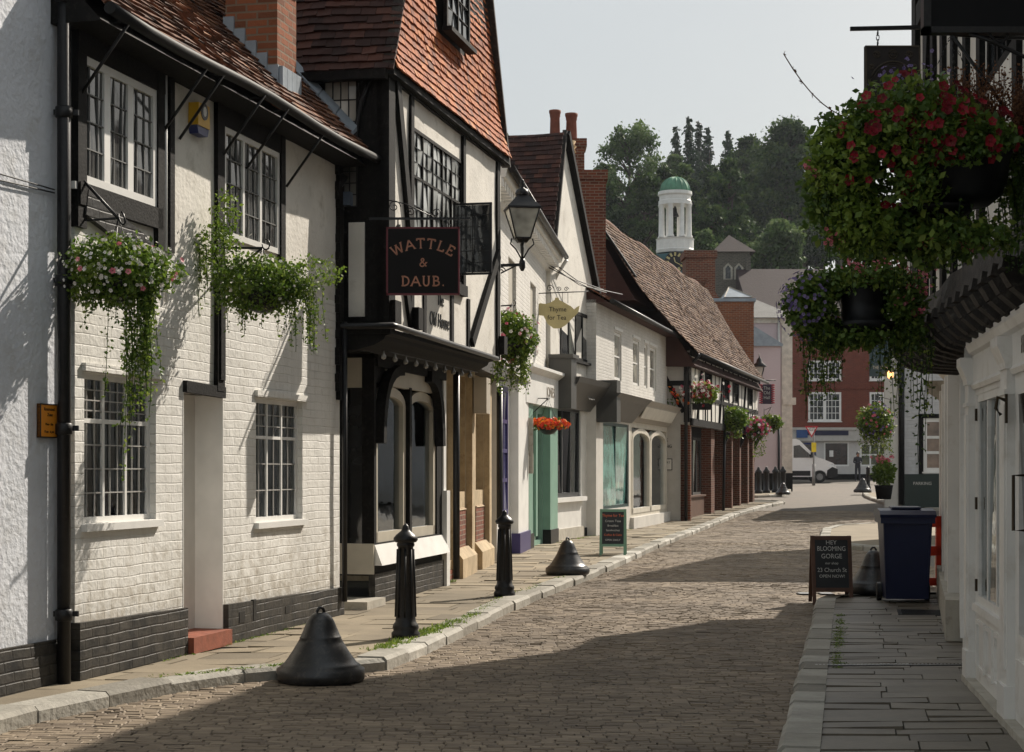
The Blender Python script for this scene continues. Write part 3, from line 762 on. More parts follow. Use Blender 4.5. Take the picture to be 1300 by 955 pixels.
# deep door recess lined with boards
dd = MB(); dd.box(door[1] - .012, door[1] + .0, -.004, .30, .14, 2.265); dd.box(door[0], door[0] + .012, -.004, .3, .14, 2.265); dd.build('door_lining', paint('white_lining', (.74, .73, .70)), h)
dd = MB(); dd.box(door[0] + .012, door[1] - .012, .27, .33, .14, 2.27); 
for q in ((.1, .38, .3, 1.0), (.44, .72, .3, 1.0), (.1, .38, 1.15, 2.1), (.44, .72, 1.15, 2.1)): dd.box(door[0] + q[0], door[0] + q[1], .262, .27, q[2], q[3])
dd.build('door', paint('cream_door', (.70, .67, .62)), h)
dl = MB(); dl.bar((door[0] - .0, -.015, 2.31), (door[1] - .02, -.015, 2.29), .10, .05); dl.build('door_lintel', BLACKT, h)
ww = window(h, *W1[:4], 3, 2, y=.08, fw=.045, lead=(3, 4), lw=.010, bw=.035, glass=clear_glass(), sill=.05, zc=[.70], lmat=MIDG)
# lower lights of the first window carry three rows of panes
window(h, *W2[:4], 3, 2, y=.08, fw=.045, lead=(2, 3), lw=.010, bw=.03, glass=clear_glass(), sill=.05, zc=[.70], lmat=MIDG)
for Wn in (W1, W2):                                     # shallow white label over the opening
    MB().box(Wn[0] - .04, Wn[1] + .12, -.035, .0, Wn[3] + .01, Wn[3] + .07).build('window_head', WHITE_BRICK, h)
    room(h, *Wn[:4], .11, .33, shelves=1, tall=.24)
window(h, *U1, 3, 1, y=-.01, fw=.065, lead=(3, 4), lw=.009, bw=.10, glass=GLASS_UP, jit=.02, sill=.03, lmat=LEADG)
window(h, *U2, 3, 1, y=-.0, fw=.055, lead=(3, 4), lw=.009, bw=.05, glass=GLASS_UP, jit=.02, lmat=LEADG)
# black timbers
tb = MB(); z1 = 5.0
x205, x273, x360 = F1.U(204)[0], F1.U(276)[0], F1.U(360)[0]
tb.box(-.02, x205, -.045, .02, U1[3], 5.0); tb.box(0, U1[1] + .1, -.05, .02, U1[2] - .17, U1[2] - .0)
tb.box(U1[1], U1[1] + .13, -.05, .02, zsp, 5.0); tb.box(U1[1] + .24, U1[1] + .33, -.05, .02, zsp, 5.0); tb.box(-.02, .12, -.04, .02, zsp, U1[3])
tb.box(U2[0] - .18, U2[0] - .02, -.045, .02, 2.3, 5.0); tb.box(U2[0] - .18, U2[1] + .12, -.04, .02, U2[3] + .0, 5.0); tb.box(U2[1], U2[1] + .12, -.045, .02, U2[2] - .25, 5.0)
tb.box(x273 - .05, x273 + .05, -.06, .02, 2.4, 3.5)
tb.build('timber_frame', BLACKT, h)
tb = MB()
for k in range(26): 
    z = 2.35 + k * .095; tb.box(e - .15 + R.uniform(-.02, .02), e + .01, -.05, .02, z, z + .093)
tb.box(e - .17, e - .02, -.045, .02, 4.8, 5.0); tb.build('corner_boards', BLACKT, h)
cn = MB().tube([(U1[1] + .19, -.03, 3.0), (U1[1] + .19, -.03, 4.95)], .014, 8).build('conduit', WHITE_P, h)
al = MB(); al.bar((.1, -.03, 3.62), (1.2, -.03, 3.38), .2, .05); al.build('rough_render_band', BLACK_BRICK, h)
# roof: sprocketed eaves, wavy plain tiles, ridge along the street
pitch = math.radians(47); dv = Vector((0, math.cos(pitch), math.sin(pitch))); nr = Vector((0, -math.sin(pitch), math.cos(pitch)))
sag = lambda a, s_: .05 * noise.noise(Vector((a * .5, s_ * .6, 1.5))) - .03 * math.sin(math.pi * min(1, a / e))
HS = 4.6
rt = MB(); tiles(rt, (-.25, -.36, 5.02), (1, 0, 0), dv, nr, e + .27, HS, .165, .1, .024, sag, jt=.009)
roof = rt.build('roof', TILE, h)
o0 = Vector((0, -.34, 4.98)); rb = MB(); rb.prism([(-.33, 4.95), (-.33 + HS * math.cos(pitch), 4.95 + HS * math.sin(pitch)), (-.33 + 2 * HS * math.cos(pitch), 4.9)], -.22, e - .01, 'x'); rb.v = [(a, b, c_ - .05) for a, b, c_ in rb.v]
rb.build('roof_underlay', BLACKT, roof)
gt = MB()
seg = [(-.25 + (e + .35) * k / 10, 4.98 - .02 * math.sin(k)) for k in range(11)]
gt.tube([(a, -.41, b) for a, b in seg], .048, 10); gtr = gt.build('gutter', GUTTER, h)
for xs_ in (.05, 1.52, 1.85, U2[0] - .05, U2[0] + .55, U2[1] + .2):
    MB().tube([(xs_, -.02, 4.42), (xs_, -.44, 4.97)], .013, 6).build('gutter_stay', IRON, h)
    MB().tube([(xs_, -.0, 4.95), (xs_, -.44, 4.95)], .007, 5).build('gutter_strap', IRON, h)
# chimney rising through the roof
xc0, xc1 = F1.U(352, .14)[0], F1.U(376, .14)[0]
ck = MB(); ck.box(xc0, xc1, .14, .70, 5.1, 9.2); ck.box(xc0 - .04, xc1 + .04, .10, .74, 6.52, 6.62) 
chm = ck.build('chimney', brick('orange_stack_brick', (.33, .11, .05), (.16, .06, .03), (.22, .17, .12), .225, .078, .011, .012, .015, .9), roof)
fl = MB()
for k in range(5):
    y = .12 + k * .12; zz = 5.02 + (y + .36) * math.tan(pitch); fl.box(xc0 - .03, xc0 - .0, y, y + .115, zz - .05, zz + .15)
for k in range(4): fl.box(xc0 + k * (xc1 - xc0) / 4, xc0 + (k + .95) * (xc1 - xc0) / 4, .08, .139, 5.02 + .46 * math.tan(pitch) - .05, 5.02 + .5 * math.tan(pitch) + .12)
fl.build('flashing', LEAD, chm)
# mortar-bedded fillet of tiles where the roof meets the next house
fl = MB()
for k in range(14):
    y = -.2 + k * .2; zz = 5.02 + (y + .36) * math.tan(pitch); fl.hexa([(e - .14, y, zz + .03), (e + .0, y, zz + .1), (e + .0, y + .19, zz + .3), (e - .14, y + .19, zz + .23), (e - .14, y, zz + .07), (e + .0, y, zz + .16), (e + .0, y + .19, zz + .36), (e - .14, y + .19, zz + .27)], .3)
fl.build('verge_fillet', LEAD, roof)
# alarm box
a0, a1, b0, b1 = F1.rc(249, 264, 133, 166, -.08)
al = F1.empty('alarm_box', 'yellow alarm box under the eaves of the white brick house', 'alarm box')
MB().prism([(a0, b0 + .03), (a1, b0 + .03), (a1 - .01, b1), (a0 + .01, b1)], -.1, -.005, 'y').build('case', paint('alarm_yellow', (.70, .40, .02)), al)
MB().prism([(a0 + .03, b0 - .04), (a1 - .03, b0 - .04), (a1, b0 + .03), (a0, b0 + .03)], -.09, -.005, 'y').build('base', paint('alarm_blue', (.02, .03, .14)), al)
lm = MB(); c0 = ((a0 + a1) / 2, (b0 + b1) / 2 + .05)
lm.prism([(c0[0] + .075 * math.cos(i * math.pi / 8), c0[1] + .075 * math.sin(i * math.pi / 8)) for i in range(16)], -.106, -.1, 'y'); lm.build('badge', paint('badge_dark', (.03, .03, .04)), al)
lm = MB(); lm.prism([(c0[0] + .035 * math.cos(i * math.pi / 5), c0[1] + .045 * math.sin(i * math.pi / 5)) for i in range(10)], -.109, -.106, 'y'); lm.build('emblem', WHITE_P, al)

# ---- L2: tile-hung gable house with the shop
u2 = Vector((.222, 1)).normalized()
C0 = Vector((-1.38, 19.0))
FU = Fr(C0, (C0.x + .222 * 5.5, C0.y + 5.5), .1)                 # jettied upper wall
FG = Fr((-1.63, 20.35), (-.95, 23.62), .1)                       # shop front below
h = FU.empty('tile_hung_gable_house', 'tall black and white timbered shop house with orange tile-hung gable', 'house')
e = FU.len; ZT, ZJ = 6.0, 3.12
WU = FU.rc(522, 588, 128, 318); WU = (FU.U(522)[0], FU.U(585)[0], 3.95, 5.55)
wallmb(0, e, ZJ, ZT, 5, [(WU[0], WU[1], WU[2], WU[3])], .1, None, .02).build('upper_wall', PLASTER, h)
tb = MB()
tb.box(-.02, .22, -.04, .1, ZJ - .05, ZT); tb.box(e - .36, e - .20, -.04, .02, ZJ, ZT); tb.box(0, e, -.045, .02, ZT - .12, ZT)
tb.box(WU[0] - .12, WU[0], -.04, .02, ZJ, ZT); tb.box(WU[1], WU[1] + .12, -.04, .02, WU[2] - .1, ZT); tb.box(WU[0] - .1, WU[1] + .1, -.07, .02, WU[2] - .14, WU[2] - .003)
tb.bar((.28, -.035, 5.95), (WU[0] - .12, -.035, 4.2), .15, .055); tb.bar((e - .3, -.035, 4.6), (WU[1] + .45, -.035, 3.25), .15, .055)
for x in (FU.U(519)[0], FU.U(536)[0], FU.U(571)[0], FU.U(592)[0]): tb.box(x, x + .12, -.025, .02, ZJ, WU[2] - .14)
tb.bar((.35, -.02, 4.3), (.95, -.02, 3.2), .13, .05)
tb.box(.9, 1.1, -.12, .02, 3.2, 3.45); tb.box(.02, .26, -.1, .02, 3.2, 3.45); tb.box(e - .3, e - .1, -.12, .02, 3.2, 3.45)
tb.build('timber_frame', BLACKT, h)
w2 = window(h, WU[0], WU[1], WU[2], WU[3], 5, 2, y=.01, fw=.04, mat=BLACKT, lead=(2, 3), lw=.008, bw=.032, glass=glassy('bright_leaded_glass', (.36, .375, .37), .2, .5), zc=[.66], jit=.05, lmat=IRON)
cs = MB(); x = WU[1] - .55; 
for q in ((0, .03, 0, 1), (.47, .5, 0, 1), (0, .5, 0, .03), (0, .5, .97, 1)): cs.box(x - .012, x + .012, -.04 - q[1], -.04 - q[0], 4.02 + q[2] * .9, 4.02 + q[3] * .9)
cs.box(x - .006, x + .006, -.295, -.285, 4.02, 4.92)
for k in range(1, 6): cs.box(x - .006, x + .006, -.53, -.05, 4.02 + k * .15 - .005, 4.02 + k * .15 + .005)
c_ = cs.build('open_casement', IRON, h); MB().box(x - .002, x + .002, -.51, -.06, 4.05, 4.89).build('pane', GLASS_SKY, c_)
# side wall towards the camera, black boarded, with a leaded window
sw = MB(); sw.box(-.02, .14, .02, 3.2, ZJ - .02, ZT); sw.build('side_wall', BLACKT, h)
def sideP(px, py):                                       # a point in the side wall plane (local x = -0.03)
    o_ = FU.p - FU.u * .03; k = (px - 650) / F
    a = (k * o_.y - o_.x) / (FU.i.x - k * FU.i.y); Y = o_.y + FU.i.y * a
    return a, CZ + (HY - py) / F * Y - .1
(y0, z0), (y1, z1) = sideP(453, 182), sideP(413, 101)
fw_ = MB()
for a, b, c_, d in ((y0, y1, z0 - .04, z0), (y0, y1, z1, z1 + .04), (y0 - .03, y0, z0 - .04, z1 + .04), (y1, y1 + .03, z0 - .04, z1 + .04)): fw_.box(-.06, -.02, a, b, c_, d)
wn = fw_.build('side_window', BLACKT, h)
g_ = MB(); ld = MB()
for i in range(4):
    for j in range(3):
        a, b = y0 + (y1 - y0) * i / 4, y0 + (y1 - y0) * (i + 1) / 4; c_, d = z0 + (z1 - z0) * j / 3, z0 + (z1 - z0) * (j + 1) / 3; q = R.uniform(-.008, .008)
        g_.face([(-.035 + q, a, c_), (-.035 - q, b, c_), (-.035 - q, b, d), (-.035 + q, a, d)])
        ld.box(-.045, -.03, a - .006, a + .006, c_, d); ld.box(-.046, -.031, a, b, c_ - .006, c_ + .006)
g_.build('pane', glassy('blind_glass', (.30, .28, .24), .15, .5), wn); ld.build('leading', IRON, wn)
(y0, z0), (y1, z1) = sideP(453, 262), sideP(417, 190)
g_ = MB(); g_.box(-.03, -.02, y0, y1, z0, z1); lw_ = g_.build('lower_side_window', glassy('blind_glass_dim', (.12, .11, .10), .2, .5), h); ld = MB()
for i in range(5): a = y0 + (y1 - y0) * i / 4; ld.box(-.04, -.03, a - .006, a + .006, z0, z1)
for j in range(6): c_ = z0 + (z1 - z0) * j / 5; ld.box(-.041, -.031, y0, y1, c_ - .006, c_ + .006)
ld.build('leading', IRON, lw_)
(y0, z0), (y1, z1) = sideP(463, 402), sideP(443, 283)
MB().box(-.045, -.02, y0, y1, z0, z1).build('plaster_panel', PLASTER, h)
# pipes and boxes in the corner
pp = MB(); (ya, za), (yb, zb) = sideP(472, 100), sideP(455, 205)
pp.tube([(-.07, ya, za), (-.07, ya + .1, za - .25), (-.09, yb + .02, zb + .3), (-.09, yb, zb)], .03, 8); pp.build('soil_pipe', IRON, h)
(ya, za), (yb, zb) = sideP(448, 262), sideP(427, 246)
MB().box(-.14, -.03, ya, yb, za, zb).build('meter_box', paint('grey_blue_box', (.10, .13, .18)), h)
P_ = MB(); (ya, za) = sideP(443, 225); (yb, zb) = sideP(426, 262)
P_.tube([(-.16, ya, za), (-.18, yb - .05, zb + .15), (-.18, yb, zb)], .045, 10); P_.tube([(-.18, yb, zb), (-.18, yb, .12), (-.24, yb - .05, .06)], .05, 12)
for z in (.7, 1.9, 3.0): P_.lathe([(.05, z), (.066, z + .005), (.066, z + .08), (.05, z + .085)], -.18, yb, 12)
P_.build('downpipe', IRON, h); dpy = yb
P_ = MB(); P_.tube([(-.2, yb - .16, 3.2), (-.2, yb - .16, .15)], .03, 8); P_.build('slim_pipe', IRON, h)
# tile-hung gable with a small leaded window
apex = 11.6; mid = e / 2
gb = MB(); gb.prism([(0, ZT), (e, ZT), (mid, apex)], -.02, .3, 'y'); gb.build('gable_wall', BLACKT, h)
SW = (FU.U(555)[0], FU.U(585)[0], 6.98, 8.15)
def ing(a, s_):
    z = s_; hw = mid * (1 - z / (apex - ZT)) + .03
    if abs(a - .05 - mid) > hw: return False
    return not (SW[0] - .1 < a - .0 < SW[1] + .1 and SW[2] - .1 < ZT + z < SW[3] + .1)
gt = MB(); tiles(gt, (-.05, -.04, ZT - .02), (1, 0, 0), (0, .02, 1), (0, -1, 0), e + .1, apex - ZT, .14, .092, .024, lambda a, s_: .10 * max(0, 1 - s_ / .7) ** 2, ing, .007)
gt.build('hung_tiles', TILE_OR, h)
gt = MB(); gt.box(-.1, e + .05, -.12, -.0, ZT - .1, ZT - .03); gt.build('bressummer', BLACKT, h)
window(h, *SW, 2, 1, y=-.1, fw=.06, mat=BLACKT, lead=(2, 5), lw=.012, glass=GLASS_SKY, jit=.05, sill=.2)
# its steep roof: slope facing the camera, slope behind, bargeboard
sl_len = math.hypot(mid, apex - ZT); dvr = Vector((mid, 0, apex - ZT)).normalized(); nrr = Vector((-(apex - ZT), 0, mid)).normalized()
rt = MB(); tiles(rt, (-.12, 5.2, ZT - .05), (0, -1, 0), dvr, nrr, 5.32, sl_len, .17, .11, .03, lambda a, s_: .05 * noise.noise(Vector((a * .8, s_ * .8, 9))), jt=.01)
rt.build('roof', TILE_DK, h)
rt = MB(); rt.prism([(-.1, ZT - .08), (e + .14, ZT - .08), (mid, apex + .12)], .31, 5.1, 'y'); rt.build('roof_body', TILE_DK, h)
bb = MB()
for (xa, za), (xb, zb) in ((( -.1, ZT - .05), (mid, apex + .1)), ((e + .14, ZT - .12), (mid, apex + .1))):
    bb.bar((xa, -.05, za), (xb, -.05, zb), .05, .12)
bb.build('bargeboard', OLDT, h)
bb = MB(); bb.box(-.22, -.1, -.05, 3.2, ZT - .16, ZT - .06); bb.build('eaves_board', BLACKT, h)
# ground floor shop
hh = Matrix.Rotation(0, 4, 'Z')
shop = FG.empty('shop_front', 'black and cream arched shop front under the jetty of the tile-hung house', 'shop front')
g = FG.len; SWN = (.14, g - .30, .72, 2.62)
wallmb(0, g, .34, 2.95, 1.6, [(SWN[0], SWN[1], SWN[2], SWN[3])], .9).build('wall', BLACKT, shop)
pl = MB(); pl.box(-.02, g, -.03, .05, 0, .36); pl.box(-.8, -.02, -.03, .05, 0, .0); pl.build('plinth', BLACK_BRICK, shop)
sp = MB(); sp.prism([(-.11, .46), (-.02, .70), (.04, .70), (.04, .46)], .0, g, 'x'); sp.build('splayed_sill', WHITE_P, shop)
MB().box(g - .02, g + .16, -.07, .3, .0, 1.3).build('white_pier', WHITE_P, shop)
MB().box(g + .0, g + .14, -.02, .3, 1.3, 2.8).build('white_jamb', WHITE_P, shop)
MB().box(.5, g - .5, -.02, .05, 2.60, 2.80).build('spandrel', paint('cream_joinery', (.50, .46, .38)), shop)
wi = MB(); cream = MATS['cream_joinery']
def arch(mb, x0, x1, z0, z1, y, t, d, rise=.22):
    mb.box(x0, x0 + t, y, y + d, z0, z1 - rise); mb.box(x1 - t, x1, y, y + d, z0, z1 - rise); mb.box(x0, x1, y, y + d, z0, z0 + t)
    n_ = 10; cx = (x0 + x1) / 2; hw = (x1 - x0) / 2
    pts = [(cx + hw * math.cos(math.pi * k / n_), z1 - rise + rise * math.sin(math.pi * k / n_)) for k in range(n_ + 1)]
    pin = [(cx + (hw - t) * math.cos(math.pi * k / n_), z1 - rise + (rise - t) * math.sin(math.pi * k / n_)) for k in range(n_ + 1)]
    for k in range(n_):
        mb.hexa([(pts[k][0], y, pts[k][1]), (pts[k + 1][0], y, pts[k + 1][1]), (pin[k + 1][0], y, pin[k + 1][1]), (pin[k][0], y, pin[k][1]),
                 (pts[k][0], y + d, pts[k][1]), (pts[k + 1][0], y + d, pts[k + 1][1]), (pin[k + 1][0], y + d, pin[k + 1][1]), (pin[k][0], y + d, pin[k][1])])
mx = (SWN[0] + SWN[1]) / 2
arch(wi, SWN[0], mx - .07, SWN[2], SWN[3] - .02, .02, .12, .08); arch(wi, mx + .07, SWN[1], SWN[2], SWN[3] - .02, .02, .12, .08)
wi_ = wi.build('window', cream, shop); MB().box(SWN[0] + .1, SWN[1] - .1, .075, .09, SWN[2] + .1, SWN[3] - .1).build('pane', clear_glass(), wi_); room(shop, *SWN, .12, .89, shelves=2, tall=.5)
ml = MB(); ml.box(mx - .05, mx + .05, -.03, .12, SWN[2], SWN[3]); ml.build('mullion', BLACKT, wi_)
# side: door with cream frame, facing down the street
sd = MB(); sd.box(-.03, .0, .06, .5, .72, 2.9); sd.build('side_panel', GLASS, shop)
sd = MB(); sd.box(-.05, -.02, .50, .66, .5, 2.9); sd.box(-.06, -.02, -.02, .66, .36, .72); sd.box(-.05, .0, .12, .3, 2.55, 2.9); sd.build('side_frame', cream, shop)
sd = MB(); sd.box(-.06, .02, -.03, .12, .72, 2.9); sd.build('corner_post', BLACKT, shop)
MB().box(-1.1, -.03, .6, .9, .0, 3.1).build('recess_wall', BLACKT, shop)
MB().box(-.75, .0, -.15, .7, 0, .09).build('doorstep', PALESTONE, shop)
# coving and cornice under the jetty (part of the upper house)
jt_ = MB()
prof = [(-.02, ZJ + .02), (-.09, ZJ + .0), (-.10, ZJ - .05), (-.03, ZJ - .07), (-.01, ZJ - .11), (.10, ZJ - .17), (.3, ZJ - .22), (.3, ZJ + .02)]
ej = FU.U(618)[0]; jt_.prism(prof, -.12, ej, 'x'); jt_.box(-.12, .1, .3, 2.2, ZJ - .22, ZJ + .02); jt_.box(-.16, .0, -.1, 2.2, ZJ - .05, ZJ + .02)
jt_.build('jetty_cornice', BLACKT, h)
gt = MB(); gt.tube([(-.2, 2.0, ZJ + .03), (-.2, -.14, ZJ + .03), (-.1, -.14, ZJ + .03), (ej, -.14, ZJ - .02)], .035, 8); gt.build('jetty_gutter', IRON, h)
ar = MB()                                                # big curved braces over the shop windows
def arcbar(fr_, x0, z0, x1, z1, bul, w_, y, n_=8):
    P0, P1 = Vector((x0, y, z0)), Vector((x1, y, z1)); md = Vector((x0, y, z1)) * bul + (P0 + P1) / 2 * (1 - bul)
    pts = [(1 - t) ** 2 * P0 + 2 * t * (1 - t) * md + t * t * P1 for t in [k / n_ for k in range(n_ + 1)]]
    for p_, q_ in zip(pts[:-1], pts[1:]): fr_.bar(p_, q_ + (q_ - p_) * .15, w_, .12)
arcbar(ar, .10, 1.9, .95, 2.80, 1, .12, -.06); arcbar(ar, g - .35, 1.9, g - 1.0, 2.80, 1, .14, -.06); ar.box(0, g, -.06, .02, 2.80, 2.98); ar.build('arched_brace', BLACKT, shop)
# festoon of bulbs
fb = empty('festoon_lights', 'string of clear light bulbs hung under the jetty of the shop', 'string lights', (0, 0, 0))
wr = MB(); pts = []
for k in range(11):
    x = .1 + k * .44; p_ = FU.W(x, .06, ZJ - .22); pts.append(p_)
wr.tube(pts, .006, 4); wr.build('wire', IRON, fb)
BULB = glassy('bulb_glass', (.16, .15, .13), .05, 1)
for p_ in pts[:10]:
    b_ = MB().lathe([(.012, 0), (.014, -.035), (.03, -.06), (.028, -.085), (.005, -.10)], p_.x, p_.y, 8); b_.v = [(a, b, c_ + p_.z) for a, b, c_ in b_.v]; b_.build('bulb', BULB, fb)
# lettering on the plaster
lp = FU.P(552, 408); text('Old House', .24, INK, h, ((FU.U(539)[0] + FU.U(571)[0]) / 2 + .06, -.012, 3.40), sx=.88, shear=.1, ex=.004)
lp = FU.P(551, 380); text('The', .22, INK, h, ((FU.U(539)[0] + FU.U(571)[0]) / 2 + .1, -.012, 3.66), sx=.9, shear=.1, ex=.004)

# ---- hanging sign: WATTLE & DAUB
sg = empty('hanging_shop_sign', 'black hanging shop sign with red border reading WATTLE & DAUB', 'sign', (0, 0, 0))
SY = 18.80
def X(px, Y): return (px - 650) / F * Y
def Zp(py, Y): return CZ + (HY - py) / F * Y
x0, x1, z0, z1 = X(491, SY), X(583, SY), Zp(374, SY), Zp(289, SY)
MB().box(x0, x1, SY, SY + .04, z0, z1).build('board', paint('sign_black', (.007, .006, .006), .5, spec=.15), sg)
bd = MB(); t = .013
for q in ((x0 - .005, x1 + .005, z0 - .005, z0 + t), (x0 - .005, x1 + .005, z1 - t, z1 + .005), (x0 - .005, x0 + t, z0, z1), (x1 - t, x1 + .005, z0, z1)): bd.box(q[0], q[1], SY - .008, SY + .048, q[2], q[3])
bd.build('border', paint('maroon', (.13, .012, .02)), sg)
lt = MB(); cx = (x0 + x1) / 2; zc_ = (z0 + z1) / 2
def arcp(cu, u, v):
    rad = .56; th = (cu) / rad; r_ = rad + v; base = Vector((cx, SY - .004, zc_ + .14 - rad)); er = Vector((math.sin(th), 0, math.cos(th))); et = Vector((math.cos(th), 0, -math.sin(th)))
    return base + er * r_ + et * u
signtext(lt, 'WATTLE', .105, arcp, .15)
signtext(lt, '&', .09, lambda cu, u, v: Vector((cx + cu + u, SY - .004, zc_ - .06 + v)), .15)
signtext(lt, 'DAUB.', .105, lambda cu, u, v: Vector((cx + cu + u, SY - .004, zc_ - .27 + v)), .15)
lt.build('lettering', GOLD, sg)
ir = MB(); zb = z1 + .10; xw = X(478, SY)
ir.bar((xw - .08, SY + .02, zb), (x1 + .12, SY + .02, zb), .025, .02); 
def scroll(mb, cx, cz, r, y, turns=1.4, ph=0, sgn=1, th=.006):
    pts = [(cx + sgn * r * (1 - k / 26) * math.cos(ph + k / 22 * turns * 2 * math.pi), y, cz + r * (1 - k / 26) * math.sin(ph + k / 22 * turns * 2 * math.pi)) for k in range(22)]
    mb.tube(pts, th, 5)
scroll(ir, x0 + .08, zb + .13, .07, SY + .02); scroll(ir, x0 + .26, zb + .07, .05, SY + .02, sgn=-1); scroll(ir, x1 - .25, zb + .06, .05, SY + .02)
ir.tube([(x0 + .02, SY + .02, zb + .2), (x0 + .2, SY + .02, zb + .16), (x0 + .5, SY + .02, zb + .02)], .006, 5)
for x in (x0 + .12, x1 - .12): ir.tube([(x, SY + .02, zb), (x, SY + .02, z1)], .008, 5)
ir.build('bracket', IRON, sg)

# ---- L3: gothic windowed front in buff stone and brick
F3 = Fr((-.93, 24.55), (-.38, 29.75), .1)
h = F3.empty('stone_arched_front', 'buff stone and red brick front with tall narrow windows beside the timbered shop', 'shop front')
e = F3.len
wallmb(0, e, 0, 3.35, 3, [(1.0, 2.0, 1.25, 3.0), (3.3, 4.3, 1.25, 3.0)], .28).build('wall', STONE, h)
br_ = MB()
for x in (0.6, 2.45, 4.6): br_.mark().box(x, x + .22, -.012, .02, 1.3, 2.9)
for x in (.95, 3.25): br_.mark().box(x, x + 1.1, -.014, .02, .42, 1.0)
br_.mark().box(.1, e, -.02, .02, 0, .14); br_.pieces('brick_panel', RED_BRICK, h)
sl_ = MB()
for x in (.95, 3.25): sl_.mark().prism([(-.16, 0), (-.16, .28), (-.05, .42), (.05, .42), (.05, 0)], x - .35, x + 1.3, 'x'); sl_.prism([(-.03, .98), (.26, 1.25), (.26, .98)], x + .05, x + 1.05, 'x')
for x in (.1, 2.1, 4.35): sl_.mark().box(x, x + .3, -.1, .02, .3, 3.1)
sl_.pieces('stone_dressing', STONE, h)
for x in (1.0, 3.3): window(h, x, x + 1.0, 1.25, 3.0, 2, 1, y=.2, fw=.07, mat=STONE, lead=(2, 6), lw=.012, bw=.1, glass=GLASS, lmat=IRON)
MB().box(2.1, 2.6, -.32, -.12, 2.45, 3.0).build('meter_cabinet', paint('beige_cabinet', (.45, .40, .33)), h)
MB().tube([(-.12, -.16, .05), (-.12, -.16, 3.0)], .05, 10).build('downpipe', IRON, h)
MB().tube([(e - .1, -.18, 3.0), (e - .1, -.18, .75), (e + .12, -.3, .6), (e + .12, -.3, .1)], .055, 10).build('bent_downpipe', IRON, h)
MB().box(-.3, e, -.3, .1, 3.1, 3.35).build('beam', OLDT, h)

# ---- L4/L5: white brick house over purple window and green shop
FB = Fr((-.40, 27.0), (.80, 38.3), .1)
h = FB.empty('white_cornice_house', 'white painted brick house with moulded cornice and blind windows behind the street lamp', 'house')
e = FB.len
WB2 = brick('painted_brick_far', (.68, .66, .62), (.62, .6, .56), (.60, .58, .55), .23, .078, .010, .015, .03, .6, True, (.42, .40, .36), .62)
wallmb(0, e, 3.3, 6.1, 4, [(3.2, 4.5, 3.9, 5.3), (7.2, 8.4, 3.9, 5.3)], .12).build('wall', WB2, h)
for x in (3.2, 7.2): MB().box(x, x + (1.3 if x < 5 else 1.2), .06, .115, 3.9, 5.3).build('blind_window', paint('stone_grey', (.42, .39, .33), .6), h)
cn = MB(); cn.prism([(.02, 5.9), (-.06, 5.95), (-.12, 6.1), (-.3, 6.15), (-.34, 6.3), (.02, 6.3)], 0, e, 'x')
for k in range(34): cn.box(k * .33, k * .33 + .14, -.26, -.05, 6.0, 6.13)
cn.build('cornice', WHITE_P, h)
rt = MB(); tiles(rt, (0, -.36, 6.3), (1, 0, 0), (0, .8, .6), (0, -.6, .8), e, 2.6, .2, .12, .025); rt.build('roof', TILE_DK, h)
MB().tube([(0, -.4, 6.27), (e, -.4, 6.27)], .06, 8).build('gutter', IRON, h)
MB().tube([(e - .1, -.42, 6.2), (e + .05, -.2, 5.9), (e + .05, -.08, 5.6), (e + .05, -.08, 3.6)], .04, 8).build('downpipe', GREYW_P, h)
F4 = Fr((-.36, 29.85), (.17, 34.4), .1)
h = F4.empty('purple_window_front', 'white ground floor front with purple barred window between stone front and green shop', 'shop front'); e = F4.len
wallmb(0, e, 0, 3.3, 3, [(1.0, 2.3, .75, 3.1)], .12).build('wall', GREYW_P, h)
PUR = paint('dark_purple', (.035, .025, .12))
window(h, 1.0, 2.3, .75, 3.1, 2, 4, y=-.0, fw=.1, mat=PUR, bw=.07, glass=glassy('lilac_glass', (.05, .05, .12), .1, .8))
pr = MB(); pr.mark().box(.0, .45, -.1, .02, 0, 3.2); pr.mark().box(2.8, e, -.16, .02, .0, 3.2); pr.pieces('pilaster', WHITE_P, h)
MB().box(2.75, e + .02, -.2, .02, 0, .38).build('plinth', PUR, h)
tv = MB(); tv.box(e - .12, e - .06, -.26, -.17, 1.5, 2.6); tv.build('vertical_sign', PALESTONE, h)
F5 = Fr((.2, 34.5), (.84, 37.8), .1)
h = F5.empty('green_shop_front', 'pale green shop front with white fascia behind the red flower basket', 'shop front'); e = F5.len
GRN = paint('pale_green', (.20, .34, .27)); 
wallmb(0, e, 0, 3.3, 3, [(.75, 1.3, .75, 2.75), (1.5, 2.3, .1, 2.75)], .15).build('wall', GRN, h)
window(h, .75, 1.3, .75, 2.75, 1, 4, y=.08, mat=WHITE_P, bw=.05); 
dr = MB(); dr.box(1.5, 2.3, .08, .13, .1, 2.75); dr.build('door', GLASS, h)
pr = MB(); pr.mark().box(.0, .45, -.14, .02, .3, 2.9); pr.mark().box(2.4, e, -.16, .02, .3, 2.9); pr.mark().box(1.3, 1.5, -.05, .02, .2, 2.8); pr.pieces('pilaster', GRN, h)
pr = MB(); pr.mark().box(-.02, .47, -.16, .02, 0, .3); pr.mark().box(2.38, e + .02, -.18, .02, 0, .3); pr.pieces('pilaster_base', IRON, h)
fa = MB(); fa.box(-.6, e, -.2, .02, 2.9, 3.5); fa.prism([(-.2, 3.5), (-.34, 3.6), (-.34, 3.66), (0, 3.66), (0, 3.5)], -.6, e, 'x'); f_ = fa.build('fascia', WHITE_P, h)
text('JONES', .3, paint('pale_gold_text', (.35, .31, .26)), f_, (2.2, -.205, 3.2), sx=1.2)

